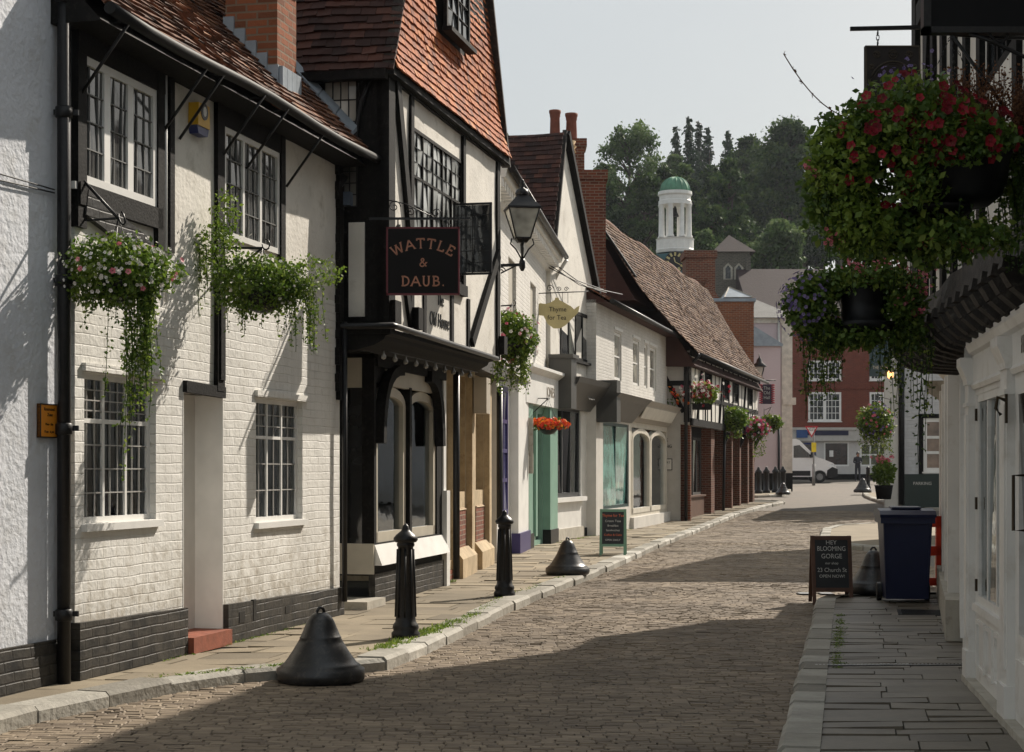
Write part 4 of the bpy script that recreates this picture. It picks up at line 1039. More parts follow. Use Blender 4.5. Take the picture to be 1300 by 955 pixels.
# ---- L6: white gabled house with big shop window
F6 = Fr((.84, 37.8), (2.05, 42.3), .1)
h = F6.empty('white_gabled_house', 'tall white gabled house with dark side roof and dark barred upper window', 'house'); e = F6.len
MB().prism([(0, 3.3), (e, 3.3), (e, 5.75), (1.25, 9.1), (.2, 6.6), (0, 6.3)], .0, 5, 'y').build('wall', PLASTER, h)
w6 = F6.rc(711, 748, 396, 462)
window(h, w6[0], w6[1], 4.1, 5.25, 4, 1, y=-.0, fw=.08, mat=BLACKT, bw=.07, sill=.12)
rt = MB(); dvr = Vector((1.15, 0, 2.95)).normalized(); tiles(rt, (-.1, 5, 6.15), (0, -1, 0), dvr, (-dvr.z, 0, dvr.x), 5.05, 3.2, .19, .12, .03, lambda a, s_: .08 * noise.noise(Vector((a * .6, s_ * .6, 4)))); rt.build('roof', TILE_DK, h)
rt = MB(); rt.prism([(1.25, 9.1), (e + .15, 5.65), (e + .15, 5.5), (1.2, 8.9)], .02, 5, 'y'); rt.prism([(-.12, 6.1), (1.25, 9.08), (1.3, 8.8), (.0, 6.0)], .02, 5, 'y'); rt.build('roof_body', TILE_DK, h)
bb = MB(); bb.bar((1.22, -.06, 9.15), (e + .2, -.06, 5.5), .15, .18); bb.build('bargeboard', BLACKT, h)
bb = MB(); bb.bar((1.22, -.04, 9.2), (.12, -.04, 6.3), .07, .1); bb.build('verge', OLDT, h)
shop = F6.empty('bistro_front', 'white shop front with large dark windows and sloping grey fascia', 'shop front')
wallmb(0, e, 0, 3.3, 3, [(.35, 3.0, .95, 3.0)], 1.2).build('wall', WHITE_P, shop)
window(shop, .35, 3.0, .95, 3.0, 3, 1, y=.06, fw=.1, mat=paint('charcoal_paint', (.04, .042, .045)), bw=.09, glass=clear_glass()); room(shop, .35, 3.0, .95, 3.0, .12, 1.19, shelves=1, tall=.5)
MB().box(.2, 3.15, -.12, .1, .85, .95).build('sill', WHITE_P, shop)
MB().box(-.02, 3.2, -.04, .02, 0, .25).build('plinth', PALESTONE, shop)
MB().box(3.25, e, -.02, .06, .0, .2).build('pier_plinth', BLACKT, shop)
ch = paint('charcoal_grey', (.07, .068, .064))
fa = MB(); fa.prism([(-.1, 2.95), (-.55, 3.5), (-.6, 3.62), (0, 3.62), (0, 2.95)], .3, e - .1, 'x'); fa.box(-.15, .35, -.5, .0, 2.9, 4.0); f_ = fa.build('fascia', ch, shop)
MB().box(-.2, .4, -.55, 0, 4.0, 4.08).build('fascia_cap', ch, f_)
text('bistro', .22, paint('dim_lettering', (.16, .155, .15)), f_, (2.4, -.36, 3.24), (math.radians(50), 0, 0), sx=1.2)
stl = MB()
for x in (1.3, 1.9): stl.mark().box(x, x + .2, .0, .04, 1.55, 1.68); stl.box(x + .02, x + .05, .0, .04, 1.1, 1.55); stl.box(x + .15, x + .18, 0, .04, 1.1, 1.55)
stl.v = [(a, b + .3, c_) for a, b, c_ in stl.v]; stl.pieces('display_stool', plain('light_wood', (.4, .2, .08)), shop)
# red chimney with its pots
ck = empty('red_chimney', 'tall red brick chimney stack beside the white gable', 'chimney', (0, 0, 0))
Yc = 43.6; x0, x1 = X(724, Yc), X(769, Yc)
MB().box(x0, x1, Yc, Yc + 1.2, 4.5, Zp(228, Yc)).box(x0 - .05, x1 + .05, Yc - .05, Yc + 1.25, Zp(228, Yc), Zp(216, Yc)).build('stack', RED_BRICK, ck)
ck = empty('double_chimney', 'brick chimney with two tall clay pots above the white gable ridge', 'chimney', (0, 0, 0))
Yc = 46.5; st_ = MB().box(X(716, Yc), X(742, Yc), Yc, Yc + .9, 7, Zp(186, Yc)).box(X(713, Yc), X(745, Yc), Yc - .05, Yc + .95, Zp(186, Yc), Zp(176, Yc)); st_.build('stack', RED_BRICK, ck)
CLAY = plain('clay_pot', (.20, .065, .04), .8, .3, 6, 30, .3, .01)
def pot(px, yt, yb, r, mat, Y=Yc):
    zt, zb_ = Zp(yt, Y), Zp(yb, Y); p_ = MB().lathe([(r * 1.15, zb_), (r * 1.05, zb_ + .1), (r * .86, zt - .2), (r * .95, zt - .17), (r * .95, zt - .12), (r * 1.08, zt - .06), (r * 1.08, zt), (r * .6, zt - .01)], X(px, Y), Y + .35, 14); return p_.build('chimney_pot', mat, ck)
pot(705, 137, 205, .15, CLAY); pot(726, 141, 190, .16, CLAY); 
zt, zb_ = Zp(176, 44), Zp(216, 44)
ck = MB().lathe([(.22, zb_), (.2, zb_ + .2), (.2, zt - .3), (.25, zt - .28), (.2, zt - .2), (.26, zt - .14), (.2, zt - .08), (.24, zt)], X(720, 44), 44.4, 14).build('chimney_pot', plain('buff_clay', (.42, .28, .13), .8)); tag(ck, 'stout yellow clay chimney pot beside the red brick chimney', 'chimney pot')

# ---- L7/L8: long white brick house with four narrow windows over two shops
F7 = Fr((2.0, 41.2), (4.70, 52.4), .1)
h = F7.empty('long_white_house', 'long white brick house with four narrow upper windows before the timbered hall', 'house'); e = F7.len
W7 = [F7.rc(a, b, 428, 492) for a, b in ((780, 789), (803.5, 811.5), (818, 822), (825, 833))]
W7 = [(a, b, 3.85, 5.05) for a, b, _, _ in W7]
wallmb(0, e, 3.2, 5.62, 3.5, W7, .12).build('wall', WB2, h)
for q in W7: window(h, *q, 1, 2, y=.06, fw=.07, mat=WHITE_P, glass=glassy('pale_blind_glass', (.22, .21, .18), .2, .5)) ; MB().box(q[0] - .08, q[1] + .08, -.03, 0, q[3] + .05, q[3] + .12).build('window_head', WHITE_P, h)
rt = MB(); tiles(rt, (-.05, -.32, 5.6), (1, 0, 0), (0, .86, .5), (0, -.5, .86), e + .05, 2.2, .25, .14, .025); r_ = rt.build('roof', TILE, h)
rt = MB(); rt.prism([(-.3, 5.55), (1.5, 6.6), (3.3, 5.55)], 0, e - .01, 'x'); rt.build('roof_underlay', TILE_DK, r_)
MB().tube([(0, -.38, 5.58), (e, -.38, 5.58)], .06, 8).build('gutter', IRON, h)
g = F7.empty('teal_window_shop', 'shop with teal-tinted window and grey fascia beyond the bistro', 'shop front')
x8 = F7.U(800)[0]
wallmb(0, x8, 0, 3.2, 3, [(.9, x8 - .2, .6, 2.75)], .1).build('wall', GREYW_P, g)
window(g, .9, x8 - .2, .6, 2.75, 2, 1, y=.05, fw=.08, mat=paint('dark_teal', (.02, .05, .05)), bw=.08, glass=glassy('teal_glass', (.10, .22, .20), .05, .9))
fa = MB(); fa.prism([(-.05, 2.8), (-.45, 3.25), (-.6, 3.4), (0, 3.4), (0, 2.8)], 0, x8, 'x'); fa.box(.0, .5, -.5, -.02, 2.7, 3.7); fa.build('fascia', ch, g)
g = F7.empty('arched_white_shop', 'cream shop front with arched glazing and small fascia sign next to grey fascia', 'shop front')
wallmb(x8, e, .1, 3.1, 3, [(x8 + .25, e - .3, .4, 2.7)], 1.0).build('wall', paint('cream_shop', (.55, .51, .43)), g)
wi = MB(); xm = (x8 + e) / 2
arch(wi, x8 + .25, xm - .05, .4, 2.7, -.02, .13, .1, .35); arch(wi, xm + .05, e - .3, .4, 2.7, -.02, .13, .1, .35); wi_ = wi.build('window', paint('cream_joinery2', (.62, .58, .5)), g)
MB().box(x8 + .3, e - .35, .06, .08, .45, 2.68).build('pane', clear_glass(), wi_); room(g, x8 + .25, e - .3, .4, 2.7, .12, .99, plain('pale_interior', (.25, .23, .18)), shelves=3, tall=.45)
fa = MB(); fa.prism([(-.05, 2.85), (-.35, 3.3), (-.45, 3.42), (0, 3.42), (0, 2.85)], x8, e, 'x'); f_ = fa.build('fascia', paint('taupe', (.34, .31, .27)), g)
MB().prism([(-.20, 2.95), (-.36, 3.25), (-.34, 3.25), (-.18, 2.95)], x8 + .5, e - .5, 'x').build('sign_panel', paint('cream_panel', (.6, .57, .5)), f_)
MB().box(x8, e, -.1, .02, .0, .3).build('plinth', GREYW_P, g)
# ================================================================== L9: the long timbered hall
F9 = Fr((5.38, 52.2), (9.72, 68.6), .1)
h = F9.empty('timbered_hall', 'long black and white timbered hall with sweeping brown tiled roof and brick pillars', 'house'); e = F9.len
def GZ9(x): return gz(F9.W(x, 0).y) - .1
wins9 = [(3.0, 4.2, 3.9, 4.95), (7.2, 8.4, 3.95, 4.95), (9.6, 10.9, 3.95, 4.95), (14.0, 15.1, 4.0, 4.95)]
wallmb(0, e, 2.95, 5.15, 4.5, wins9, .1).build('upper_wall', PLASTER, h)
tb = MB(); tb.box(-.02, e, -.05, .02, 2.9, 3.12); tb.box(-.02, e, -.045, .02, 5.0, 5.2); tb.box(0, e, -.035, .02, 3.75, 3.88)
k = 0; x = 0
while x < e:
    if not any(a - .05 < x < b + .05 for a, b, _, _ in wins9): tb.box(x, x + .10, -.012, .02, 3.0, 5.1)
    else: tb.box(x, x + .13, -.018, .02, 3.0, 3.85)
    x += R.uniform(.75, .95)
for a, b, c_, d in wins9: tb.box(a - .12, a, -.03, .02, 3, 5.1); tb.box(b, b + .12, -.03, .02, 3, 5.1)
for xx in (1.2, 6.0, 12.2): tb.bar((xx, -.03, 3.1), (xx + .9, -.03, 4.9), .13, .06)
tb.build('timber_frame', BLACKT, h)
for q in wins9: window(h, *q, 3, 1, y=.02, fw=.06, mat=BLACKT, lead=(1, 3), glass=GLASS)
# near end wall, facing the camera: white with two notices
ew = MB(); ew.box(.0, .12, .0, .3, 0, 2.9); ew.build('brick_quoin', RED_BRICK, h)
MB().box(-.03, .1, .3, 3.0, -.1, 2.95).box(-.04, .0, .02, 3.5, 2.95, 5.15).build('end_wall', paint('grey_end_wall', (.42, .40, .37), .8), h)
ew = MB(); ew.box(-.06, -.03, .02, .2, 3, 5.1); ew.bar((-.05, .2, 3.3), (-.05, 1.1, 5.0), .14, .05, (1, 0, 0)); ew.box(-.06, -.03, .0, 3, 4.1, 4.25); ew.build('end_timbers', BLACKT, h)
pb = MB(); pb.box(-.05, -.03, .55, 1.35, 1.55, 1.9)
pb.build('notice_plate', paint('plate_white', (.6, .58, .54)), h)
bd = MB()
for q in ((.55, 1.35, 1.55, 1.57), (.55, 1.35, 1.88, 1.9), (.55, .57, 1.55, 1.9), (1.33, 1.35, 1.55, 1.9)): bd.box(-.06, -.03, q[0], q[1], q[2], q[3])
bd.build('notice_border', INK, h)
rz_ = (math.pi / 2, 0, -math.pi / 2)
for s_, z_, sz in (('PRIVATE', 2.45, .15), ('NO PARKING', 2.27, .13), ('CROWN COURT', 1.78, .09), ('CAR PARK', 1.66, .09)):
    text(s_, sz, INK, h, (-.062, .95, z_), rz_)
# ground floor: brick pillars, dark shops and a stall riser
gw = MB(); gw.box(.1, e, .45, 4.5, -.2, 2.95); gw.build('ground_wall', BLACKT, h)
pr = MB()
for x0_, x1_ in ((.0, .35), (5.1, 5.9), (8.0, 8.4), (10.2, 10.5), (12.4, 12.8), (14.8, 15.2), (16.4, e)): pr.mark().box(x0_, x1_, .12, .5, -.2, 2.92)
pr.pieces('brick_pillar', brick('dark_red_brick', (.15, .05, .03), (.075, .03, .02), (.18, .14, .1), .225, .075, .010, .008, .01, .9), h)
for k, (x0_, x1_) in enumerate(((.6, 2.6), (2.9, 4.6), (8.6, 10.0), (10.8, 12.2), (13.0, 14.6))):
    q = window(h, x0_, x1_, .75, 2.6, 2, 1, y=.41, fw=.09, mat=OLDT if k % 2 else BLACKT, bw=.07, glass=GLASS)
sr = MB(); sr.box(.4, 4.8, .3, .44, .0, .7); sr.box(.4, 4.8, .24, .44, .7, .76); sr.build('stall_riser', plain('brown_wood', (.10, .05, .03), .6), h)
MB().tube([(7.5, .0, 2.9), (7.5, .05, -.1)], .05, 8).build('downpipe', IRON, h)
bk = MB()
for x in (8.2, 12.6, 17.2):
    bk.mark()
    pts = [(x, .4, 1.7), (x, .3, 2.1), (x, .12, 2.5), (x, -.05, 2.85)]
    for p_, q_ in zip(pts[:-1], pts[1:]): bk.bar(p_, q_, .12, .12, (1, 0, 0))
bk.pieces('jetty_bracket', BLACKT, h)
# roof
dvr = Vector((0, 2.25, 3.55)).normalized(); nr = Vector((0, -dvr.z, dvr.y)); RL = math.hypot(2.25, 3.55) + .2
rt = MB(); sag9 = lambda a, s_: .05 * noise.noise(Vector((a * .25, s_ * .4, 7))) - .10 * math.sin(math.pi * min(1, max(0, s_ / RL)))
tiles(rt, (-3.8, -.3, 5.05), (1, 0, 0), dvr, nr, e + 4.1, RL, .21, .125, .03, sag9, lambda a, s_: a > 3.5 or s_ > (3.5 - a) / 3.5 * 2.0, jt=.012); roof = rt.build('roof', TILE_LT, h)
rt = MB(); rt.prism([(-.2, 4.65), (2.05, 8.25), (4.6, 4.8)], -.3, e + .25, 'x'); rt.prism([(1.0, 6.35), (2.05, 8.25), (3.3, 6.3)], -3.7, -.3, 'x'); rt.build('roof_body', TILE_DK, roof)
rt = MB(); rt.tube([(-3.8 + k * .8, 2.12, 8.70 + .05 * math.sin(k * .9)) for k in range(int((e + 4.1) / .8) + 1)], .11, 8); rt.build('ridge_tiles', TILE, roof)
rt = MB(); rt.bar((-3.82, .95, 7.0), (-3.82, 2.1, 8.7), .06, .22, (1, 0, 0)); rt.build('verge_board', BLACKT, h)
MB().tube([(-.4, -.38, 5.0), (e + .3, -.38, 5.0)], .06, 8).build('gutter', IRON, h)
tu = MB().tube([(-.4, -.35, 5.0), (-.2, .0, 4.7), (-.12, .12, 4.4), (-.12, .12, .0)], .05, 8).build('corner_downpipe', IRON, h)

def fbox(name, label, cat, px0, px1, Y, depth, ztop, mat, zb=None, part='wall'):
    t = empty(name, label, cat, (X((px0 + px1) / 2, Y), Y, gz(Y))); w_ = (px1 - px0) / F * Y / 2
    MB().box(-w_, w_, 0, depth, -.2 if zb is None else zb - gz(Y), ztop - gz(Y)).build(part, mat, t)
    return t, w_
# brick building and chimney rising behind the hall roof
Y = 71; t, w_ = fbox('brick_gable_house', 'red brick house wall with pyramid skylight rising behind the far end of the hall roof', 'house', 893, 957, Y, 6, Zp(383, Y), ORANGE_BRICK)
MB().box(-w_ - .0, w_ + .08, -.06, 6.05, Zp(383, Y) - gz(Y) - .0, Zp(379, Y) - gz(Y)).build('coping', LEAD, t)
Y = 73; t, w_ = fbox('square_chimney', 'broad square brick chimney right of the clock turret', 'chimney', 871, 908, Y, 1.6, Zp(327, Y), RED_BRICK, 5, 'stack')
MB().box(-w_ - .08, w_ + .08, -.08, 1.68, Zp(327, Y) - gz(Y), Zp(318, Y) - gz(Y)).build('cap', RED_BRICK, t)
sh = MB(); zt = Zp(352, 72) - gz(72); zl = Zp(383, 72) - gz(72)
sh.prism([(-.6, zl - 1.2), (1.2, zl - .1), (.8, zl + .1), (.25, zt)], -.3, .1, 'y'); sh.build('shoulder', RED_BRICK, t)
Y = 76; t = empty('skylight', 'small glazed pyramid rooflight on the brick house', 'skylight', (X(935, Y), Y, Zp(380, Y)))
s_ = MB(); hw = X(952, Y) - X(935, Y); P4 = [(-hw * 1.1, -1, 0), (hw, -1, 0), (hw, 1.4, 0), (-hw * 1.1, 1.4, 0)]; ap = (-.1 - .2, .2, .55)
for k in range(4): s_.face([P4[k], P4[(k + 1) % 4], ap])
s_.build('glazing', LEAD, t); s_ = MB()
for q in P4: s_.bar(q, ap, .06, .06)
s_.build('glazing_bars', PALESTONE, t)

# pink stucco building with a projecting bay
PINK = plain('pink_stucco', (.55, .45, .46), .8, .08, .6, 20, .2, .02)
Y = 86; t, w_ = fbox('pink_building', 'pale pink stucco building with grey hipped roof beyond the timbered hall', 'building', 958, 1005, Y, 12, Zp(404, Y), PINK)
b0_ = gz(Y); zt = Zp(404, Y) - b0_
rf = MB(); P4 = [(-w_ * 1.3, -.4, zt), (w_ + .35, -.4, zt), (w_ + .35, 12, zt), (-w_ * 1.3, 12, zt)]; q0, q1 = (-w_ * .6, 2.2, Zp(380, 88) - b0_), (-w_ * .6, 9, Zp(380, 88) - b0_)
rf.face([P4[0], P4[1], q0]); rf.face([P4[1], P4[2], q1, q0]); rf.face([P4[2], P4[3], q1]); rf.face([P4[3], P4[0], q0, q1]); rf.face(P4[::-1]); rf.build('roof', plain('slate', (.16, .155, .145), .7, .2, 2, 12, .5, .03), t)
st_ = MB(); st_.box(-w_ - .1, w_ + .08, -.1, .0, zt - .25, zt); st_.box(w_ - .5, w_ + .03, -.05, 0, -.1, zt - .25); st_.box(w_ - .45, w_ + .2, -.12, .3, Zp(514, Y) - b0_, Zp(505, Y) - b0_)
st_.build('stone_trim', plain('cream_trim', (.62, .56, .48)), t)
MB().box(-w_ - .02, w_ + .04, -.07, 0, -.2, .9).build('plinth', BLACKT, t)
MB().tube([(w_ - .65, -.1, 0), (w_ - .65, -.1, zt)], .06, 8).build('downpipe', GREYW_P, t)
bay = MB(); bw = X(990, 84) - X(955, 84); xb = X(972, 84) - X(981.5, 86)
bay.box(xb - bw / 2, xb + bw / 2, -2.2, 0, -.2, Zp(440, 84) - b0_); by = bay.build('bay', PINK, t)
zq = Zp(440, 84) - b0_; zr = Zp(418, 84) - b0_
rf = MB(); rf.prism([(xb - bw / 2 - .2, zq), (xb + bw / 2 + .12, zq), (xb + bw / 2 + .12, zq + .1), (xb - bw / 2 + .1, zr + .1), (xb - bw / 2 - .2, zr + .1)], -2.35, 0, 'y'); rf.build('bay_roof', LEAD, by)
MB().box(xb - bw / 2 - .02, xb + bw / 2 + .02, -2.25, -.1, -.2, .9).build('bay_plinth', BLACKT, by)
MB().tube([(xb + .6, -2.28, 0), (xb + .6, -2.28, 3.2)], .06, 8).build('bay_pipe', IRON, by)

# red brick block closing the view
Y = 112; b0_ = gz(Y)
x0 = X(1003, Y); x1 = X(1150, Y)
t = empty('red_brick_block', 'three storey red brick building with white sash windows closing the end of the street', 'building', (x0, Y, b0_))
RB = brick('red_brick_far', (.20, .055, .035), (.14, .038, .026), (.2, .1, .07), .225, .075, .008, .01, .01, .9)
def rx(p): return X(p, Y) - x0
def rzz(p): return Zp(p, Y) - b0_
wn_ = [(rx(1026), rx(1068), rzz(483), rzz(458)), (rx(1026), rx(1068), rzz(535), rzz(498)), (rx(1104), rx(1140), rzz(483), rzz(458)), (rx(1104), rx(1140), rzz(535), rzz(498))]
wallmb(0, x1 - x0, rzz(545), rzz(402), 9, wn_, .12).build('wall', RB, t)
rf = MB(); rf.box(-.15, x1 - x0 + .15, -.2, 9.2, rzz(402), rzz(399)); rf.build('parapet', PALESTONE, t)
bn = MB(); bn.mark().box(-.02, x1 - x0, -.08, 0, rzz(494), rzz(490)); bn.mark().box(-.02, x1 - x0, -.12, 0, rzz(412), rzz(406)); bn.pieces('string_course', RB, t)
for q in wn_: window(t, *q, 2, 1, y=.03, fw=.13, mat=WHITE_P, lead=(4, 4 if q[3] - q[2] > 1.6 else 3), lw=.035, bw=.2, glass=GLASS, sill=.08)
sf = MB(); sf.box(0, x1 - x0, -.3, 0, rzz(560), rzz(546)); sf.box(0, x1 - x0, -.4, 0, rzz(546), rzz(543)); sf.build('fascia', paint('shop_grey_white', (.45, .43, .40)), t)
sf = MB(); sf.box(rx(1012), rx(1076), -.33, -.29, rzz(553), rzz(547)); sf.build('sign_board', paint('navy_board', (.01, .012, .045)), t)
sf = MB(); sf.box(rx(1010), rx(1024), -.38, -.2, rzz(556), rzz(546)); sf.build('blue_panel', paint('blue_panel', (.02, .07, .22)), t)
sw_ = [(rx(1016), rx(1036), rzz(600), rzz(562)), (rx(1046), rx(1078), rzz(592), rzz(561)), (rx(1092), rx(1140), rzz(592), rzz(563))]
wallmb(0, x1 - x0, -.3, rzz(560), 8, sw_, .12).build('shop_wall', paint('shop_white', (.52, .50, .48)), t)
window(t, *sw_[0], 1, 2, y=.05, fw=.12, mat=paint('blue_frame', (.03, .05, .2)), glass=GLASS)
window(t, *sw_[1], 1, 1, y=.05, fw=.1, mat=WHITE_P, glass=glassy('warm_shop_glass', (.03, .018, .016), .1, .6))
window(t, *sw_[2], 4, 2, y=.05, fw=.1, mat=WHITE_P, bw=.1, glass=glassy('yellowish_glass', (.05, .05, .015), .1, .6))
MB().box(rx(1053), rx(1058), .02, .03, rzz(580), rzz(572)).build('paper_notice', WHITE_P, t)
MB().box(0, x1 - x0, -.05, 0, -.3, .35).build('plinth', BLACKT, t)
MB().box(-.1, .12, -.15, .0, -.2, rzz(545)).build('downpipe', IRON, t)

# the clock turret (octagonal, white columns, green dome)
Y = 118; s_ = Y / F
t = empty('clock_cupola', 'white open columned cupola with green ribbed dome above a blue-green clock stage', 'tower', (X(857, Y), Y, gz(Y)))
zz = lambda p: Zp(p, Y) - gz(Y)
GRND = plain('verdigris', (.11, .26, .17), .7, .25, 2, 20, .3, .01); BLG = plain('blue_green_stage', (.05, .13, .15), .6, .2, 1)
R0 = 21.5 * s_
MB().lathe([(1.75, -.3), (1.75, zz(356)), (1.5, zz(355)), (1.5, zz(325)), (1.3, zz(324))], 0, 0, 8, ph=math.pi / 8, sm=False).build('clock_stage', BLG, t)
MB().lathe([(R0 * 1.1, zz(322)), (R0 * 1.14, zz(318)), (R0 * 1.1, zz(317)), (R0 * 1.1, zz(306)), (R0 * 1.15, zz(304)), (R0 * .9, zz(303))], 0, 0, 16, sm=False).build('base_drum', WHITE_P, t)
cl = MB()
for k in range(8):
    a = math.pi / 8 + k * math.pi / 4; cl.mark(); cl.lathe([(.24, zz(303)), (.24, zz(301)), (.175, zz(299)), (.155, zz(264)), (.2, zz(261)), (.22, zz(260))], R0 * .86 * math.cos(a), R0 * .86 * math.sin(a), 10)
cl.pieces('column', WHITE_P, t)
MB().lathe([(R0 * .98, zz(261)), (R0 * .98, zz(256)), (R0 * .93, zz(255)), (R0 * .93, zz(250)), (R0 * 1.02, zz(248)), (R0 * 1.0, zz(244)), (R0 * .5, zz(243.5))], 0, 0, 24, sm=False).build('entablature', WHITE_P, t)
dm = MB(); pr_ = []
for k in range(9):
    a = k / 8 * math.pi / 2; pr_.append((R0 * .88 * math.cos(a) + .01, zz(244) + R0 * .86 * math.sin(a)))
dm.lathe(pr_, 0, 0, 32)
for k in range(16):
    a = k * math.pi / 8; dm.tube([(r_ * math.cos(a), r_ * math.sin(a), z_) for r_, z_ in pr_[:-1]], .05, 4)
dm.build('dome', GRND, t); MB().lathe([(.3, zz(228)), (.22, zz(226)), (.05, zz(224.5))], 0, 0, 10).build('finial', GRND, t)
bl = MB().lathe([(.05, zz(262)), (.12, zz(266)), (.16, zz(270)), (.28, zz(275)), (.2, zz(275.5))], 0, 0, 12).build('bell', IRON, t)
CKZ = zz(336); CKX = X(854.5, Y) - X(857, Y)
ck = MB(); ck.prism([(CKX + .72 * math.cos(i * math.pi / 12), CKZ + .72 * math.sin(i * math.pi / 12)) for i in range(24)], -1.48, -1.3, 'y'); fc_ = ck.build('clock_face', IRON, t)
ck = MB(); gd_ = paint('clock_gilt', (.50, .42, .18))
for k in range(12):
    a = k * math.pi / 6; c_, s2 = math.cos(a), math.sin(a); ck.bar((CKX + .42 * c_, -1.50, CKZ + .42 * s2), (CKX + .66 * c_, -1.50, CKZ + .66 * s2), .13, .03)
ck.bar((CKX, -1.51, CKZ), (CKX + .34, -1.51, CKZ - .18), .05, .02); ck.bar((CKX, -1.51, CKZ), (CKX - .08, -1.51, CKZ + .3), .07, .02)
ck.build('numerals_and_hands', gd_, fc_)

# flint church tower and the long brown roof beside it
FLINT = brick('flint_wall', (.13, .12, .10), (.08, .075, .065), (.17, .155, .125), .3, .12, .03, .03, .15, .9)
Y = 135; t, w_ = fbox('flint_tower', 'square grey flint tower with brown pyramid roof and paired white window behind the brick chimney', 'tower', 909, 952, Y, 5, Zp(319, Y), FLINT)
zz = lambda p: Zp(p, Y) - gz(Y)
rf = MB(); P4 = [(-w_ - .3, -.3, zz(320)), (w_ + .45, -.3, zz(320)), (w_ + .45, 5.3, zz(320)), (-w_ - .3, 5.3, zz(320))]; ap = (0, 2.5, zz(293))
for k in range(4): rf.face([P4[k], P4[(k + 1) % 4], ap])
rf.face(P4[::-1]); rf.build('roof', plain('brown_roof', (.03, .018, .017), .85, .2, 2, 8, .4, .05), t)
wi = MB(); xx = X(931, Y) - X(930.5, Y)
for d_ in (-.42, .42): wi.mark().prism([(xx + d_ - .36, zz(355)), (xx + d_ + .36, zz(355)), (xx + d_ + .36, zz(340)), (xx + d_, zz(334)), (xx + d_ - .36, zz(340))], -.06, 0, 'y')
wfs = wi.pieces('window', PALESTONE, t)
for d_, wf in zip((-.42, .42), wfs):
    wi = MB(); wi.prism([(xx + d_ - .2, zz(354)), (xx + d_ + .2, zz(354)), (xx + d_ + .2, zz(341)), (xx + d_, zz(337)), (xx + d_ - .2, zz(341))], -.08, -.05, 'y'); wi.build('pane', GLASS, wf)
MB().box(w_ - .35, w_ + .05, -.2, .1, -.2, zz(325)).build('buttress', FLINT, t)
Y = 128; t, w_ = fbox('long_roofed_hall', 'large building with long plain purplish brown roof left of the flower baskets', 'building', 955, 1062, Y, 14, Zp(395, Y), FLINT)
zz = lambda p: Zp(p, Y) - gz(Y)
rf = MB(); rf.prism([(-.4, zz(396)), (7, zz(333) + .3), (14.4, zz(396))], -w_ - .3, w_ + .3, 'x'); rf.build('roof', plain('purple_brown_roof', (.032, .018, .018), .85, .15, 1, 6, .4, .05), t)
MB().box(-w_ - .2, w_ + .2, -.5, -.38, zz(399), zz(395)).build('eaves', PALESTONE, t)

# ================================================================== trees on the hill
def tree(name, label, cat, px, yt, yb, wpx, Y, kind, n=3200, seed=0, group='trees on the wooded hill', lz=.55):
    """px, top row, bottom row, crown width in pixels at distance Y; trunk starts on the hillside"""
    rr = random.Random(seed * 7 + 3); s_ = Y / F; x = X(px, Y); zb_ = hz(x, Y) if Y > 130 else gz(Y)
    t = empty(name, label, cat, (x, Y, zb_), rr.random() * 6, group)
    H = Zp(yt, Y) - zb_; cb = max(1.5, Zp(yb, Y) - zb_); rw = wpx * s_ / 2 * 1.2
    tk = MB(); tr_ = .022 * H
    tk.tube([(0, 0, -.5), (rr.uniform(-.2, .2), 0, cb), (rr.uniform(-.4, .4), rr.uniform(-.4, .4), H * .85)], tr_, 7, .05)
    cr = MB(); ch_ = H - cb
    if kind == 'conifer':
        m_ = CONIFER
        lay = int(ch_ / .42)
        for k in range(lay):
            f = k / lay; z = cb + ch_ * f; rad = rw * 1.35 * (1 - f) ** .75 + .12
            nb = int(5 + 11 * (1 - f))
            for b_ in range(nb):
                a = rr.random() * 6.28; L_ = rad * rr.uniform(.5, 1.25)
                for q in range(int(3 + L_ * 3.0)):
                    u = (q + rr.random()) / (3 + L_ * 3.0) * L_
                    p = Vector((math.cos(a) * u, math.sin(a) * u, z - u * .4 + rr.gauss(0, .25)))
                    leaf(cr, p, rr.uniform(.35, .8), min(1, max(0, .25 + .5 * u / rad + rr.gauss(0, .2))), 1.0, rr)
    else:
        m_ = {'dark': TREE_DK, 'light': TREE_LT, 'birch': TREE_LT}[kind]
        nl = int(26 + rw * 5) if kind != 'birch' else 90; lobes = []
        for k in range(nl):
            a = rr.random() * 6.28; f = rr.random() ** .8; z = cb + ch_ * (.08 + .84 * f)
            prof = math.sin(math.pi * min(1, (.12 + .88 * f))) ** .55 if kind != 'birch' else (.35 + .65 * math.sin(math.pi * (.15 + .8 * f)))
            ro = rw * prof * rr.uniform(.2, .88); lr = rw * (rr.uniform(.16, .30) if kind != 'birch' else rr.uniform(.10, .2))
            c_ = Vector((math.cos(a) * ro, math.sin(a) * ro, z)); lobes.append((c_, lr))
            if k % 2 == 0: tk.tube([(0, 0, max(cb * .8, z - ro * .9)), tuple(c_ * .55 + Vector((0, 0, z * .42))), tuple(c_)], tr_ * .22, 5, .02)
        tot = sum(l * l for _, l in lobes)
        for c_, lr in lobes:
            lt_ = rr.uniform(-.22, .22)
            for _ in range(int(n * lr * lr / tot)):
                d = Vector((rr.gauss(0, 1), rr.gauss(0, 1), rr.gauss(0, 1))).normalized(); rad = lr * rr.uniform(.3, 1.2) * (1 + .35 * noise.noise(d * 2 + c_))
                p = c_ + Vector((d.x, d.y, d.z * (.75 if kind != 'birch' else 1.3))) * rad
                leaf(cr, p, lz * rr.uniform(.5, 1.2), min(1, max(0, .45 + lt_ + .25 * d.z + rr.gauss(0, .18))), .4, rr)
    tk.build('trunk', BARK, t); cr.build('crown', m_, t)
    return t
GW = 'dark broadleaf trees filling the hillside'
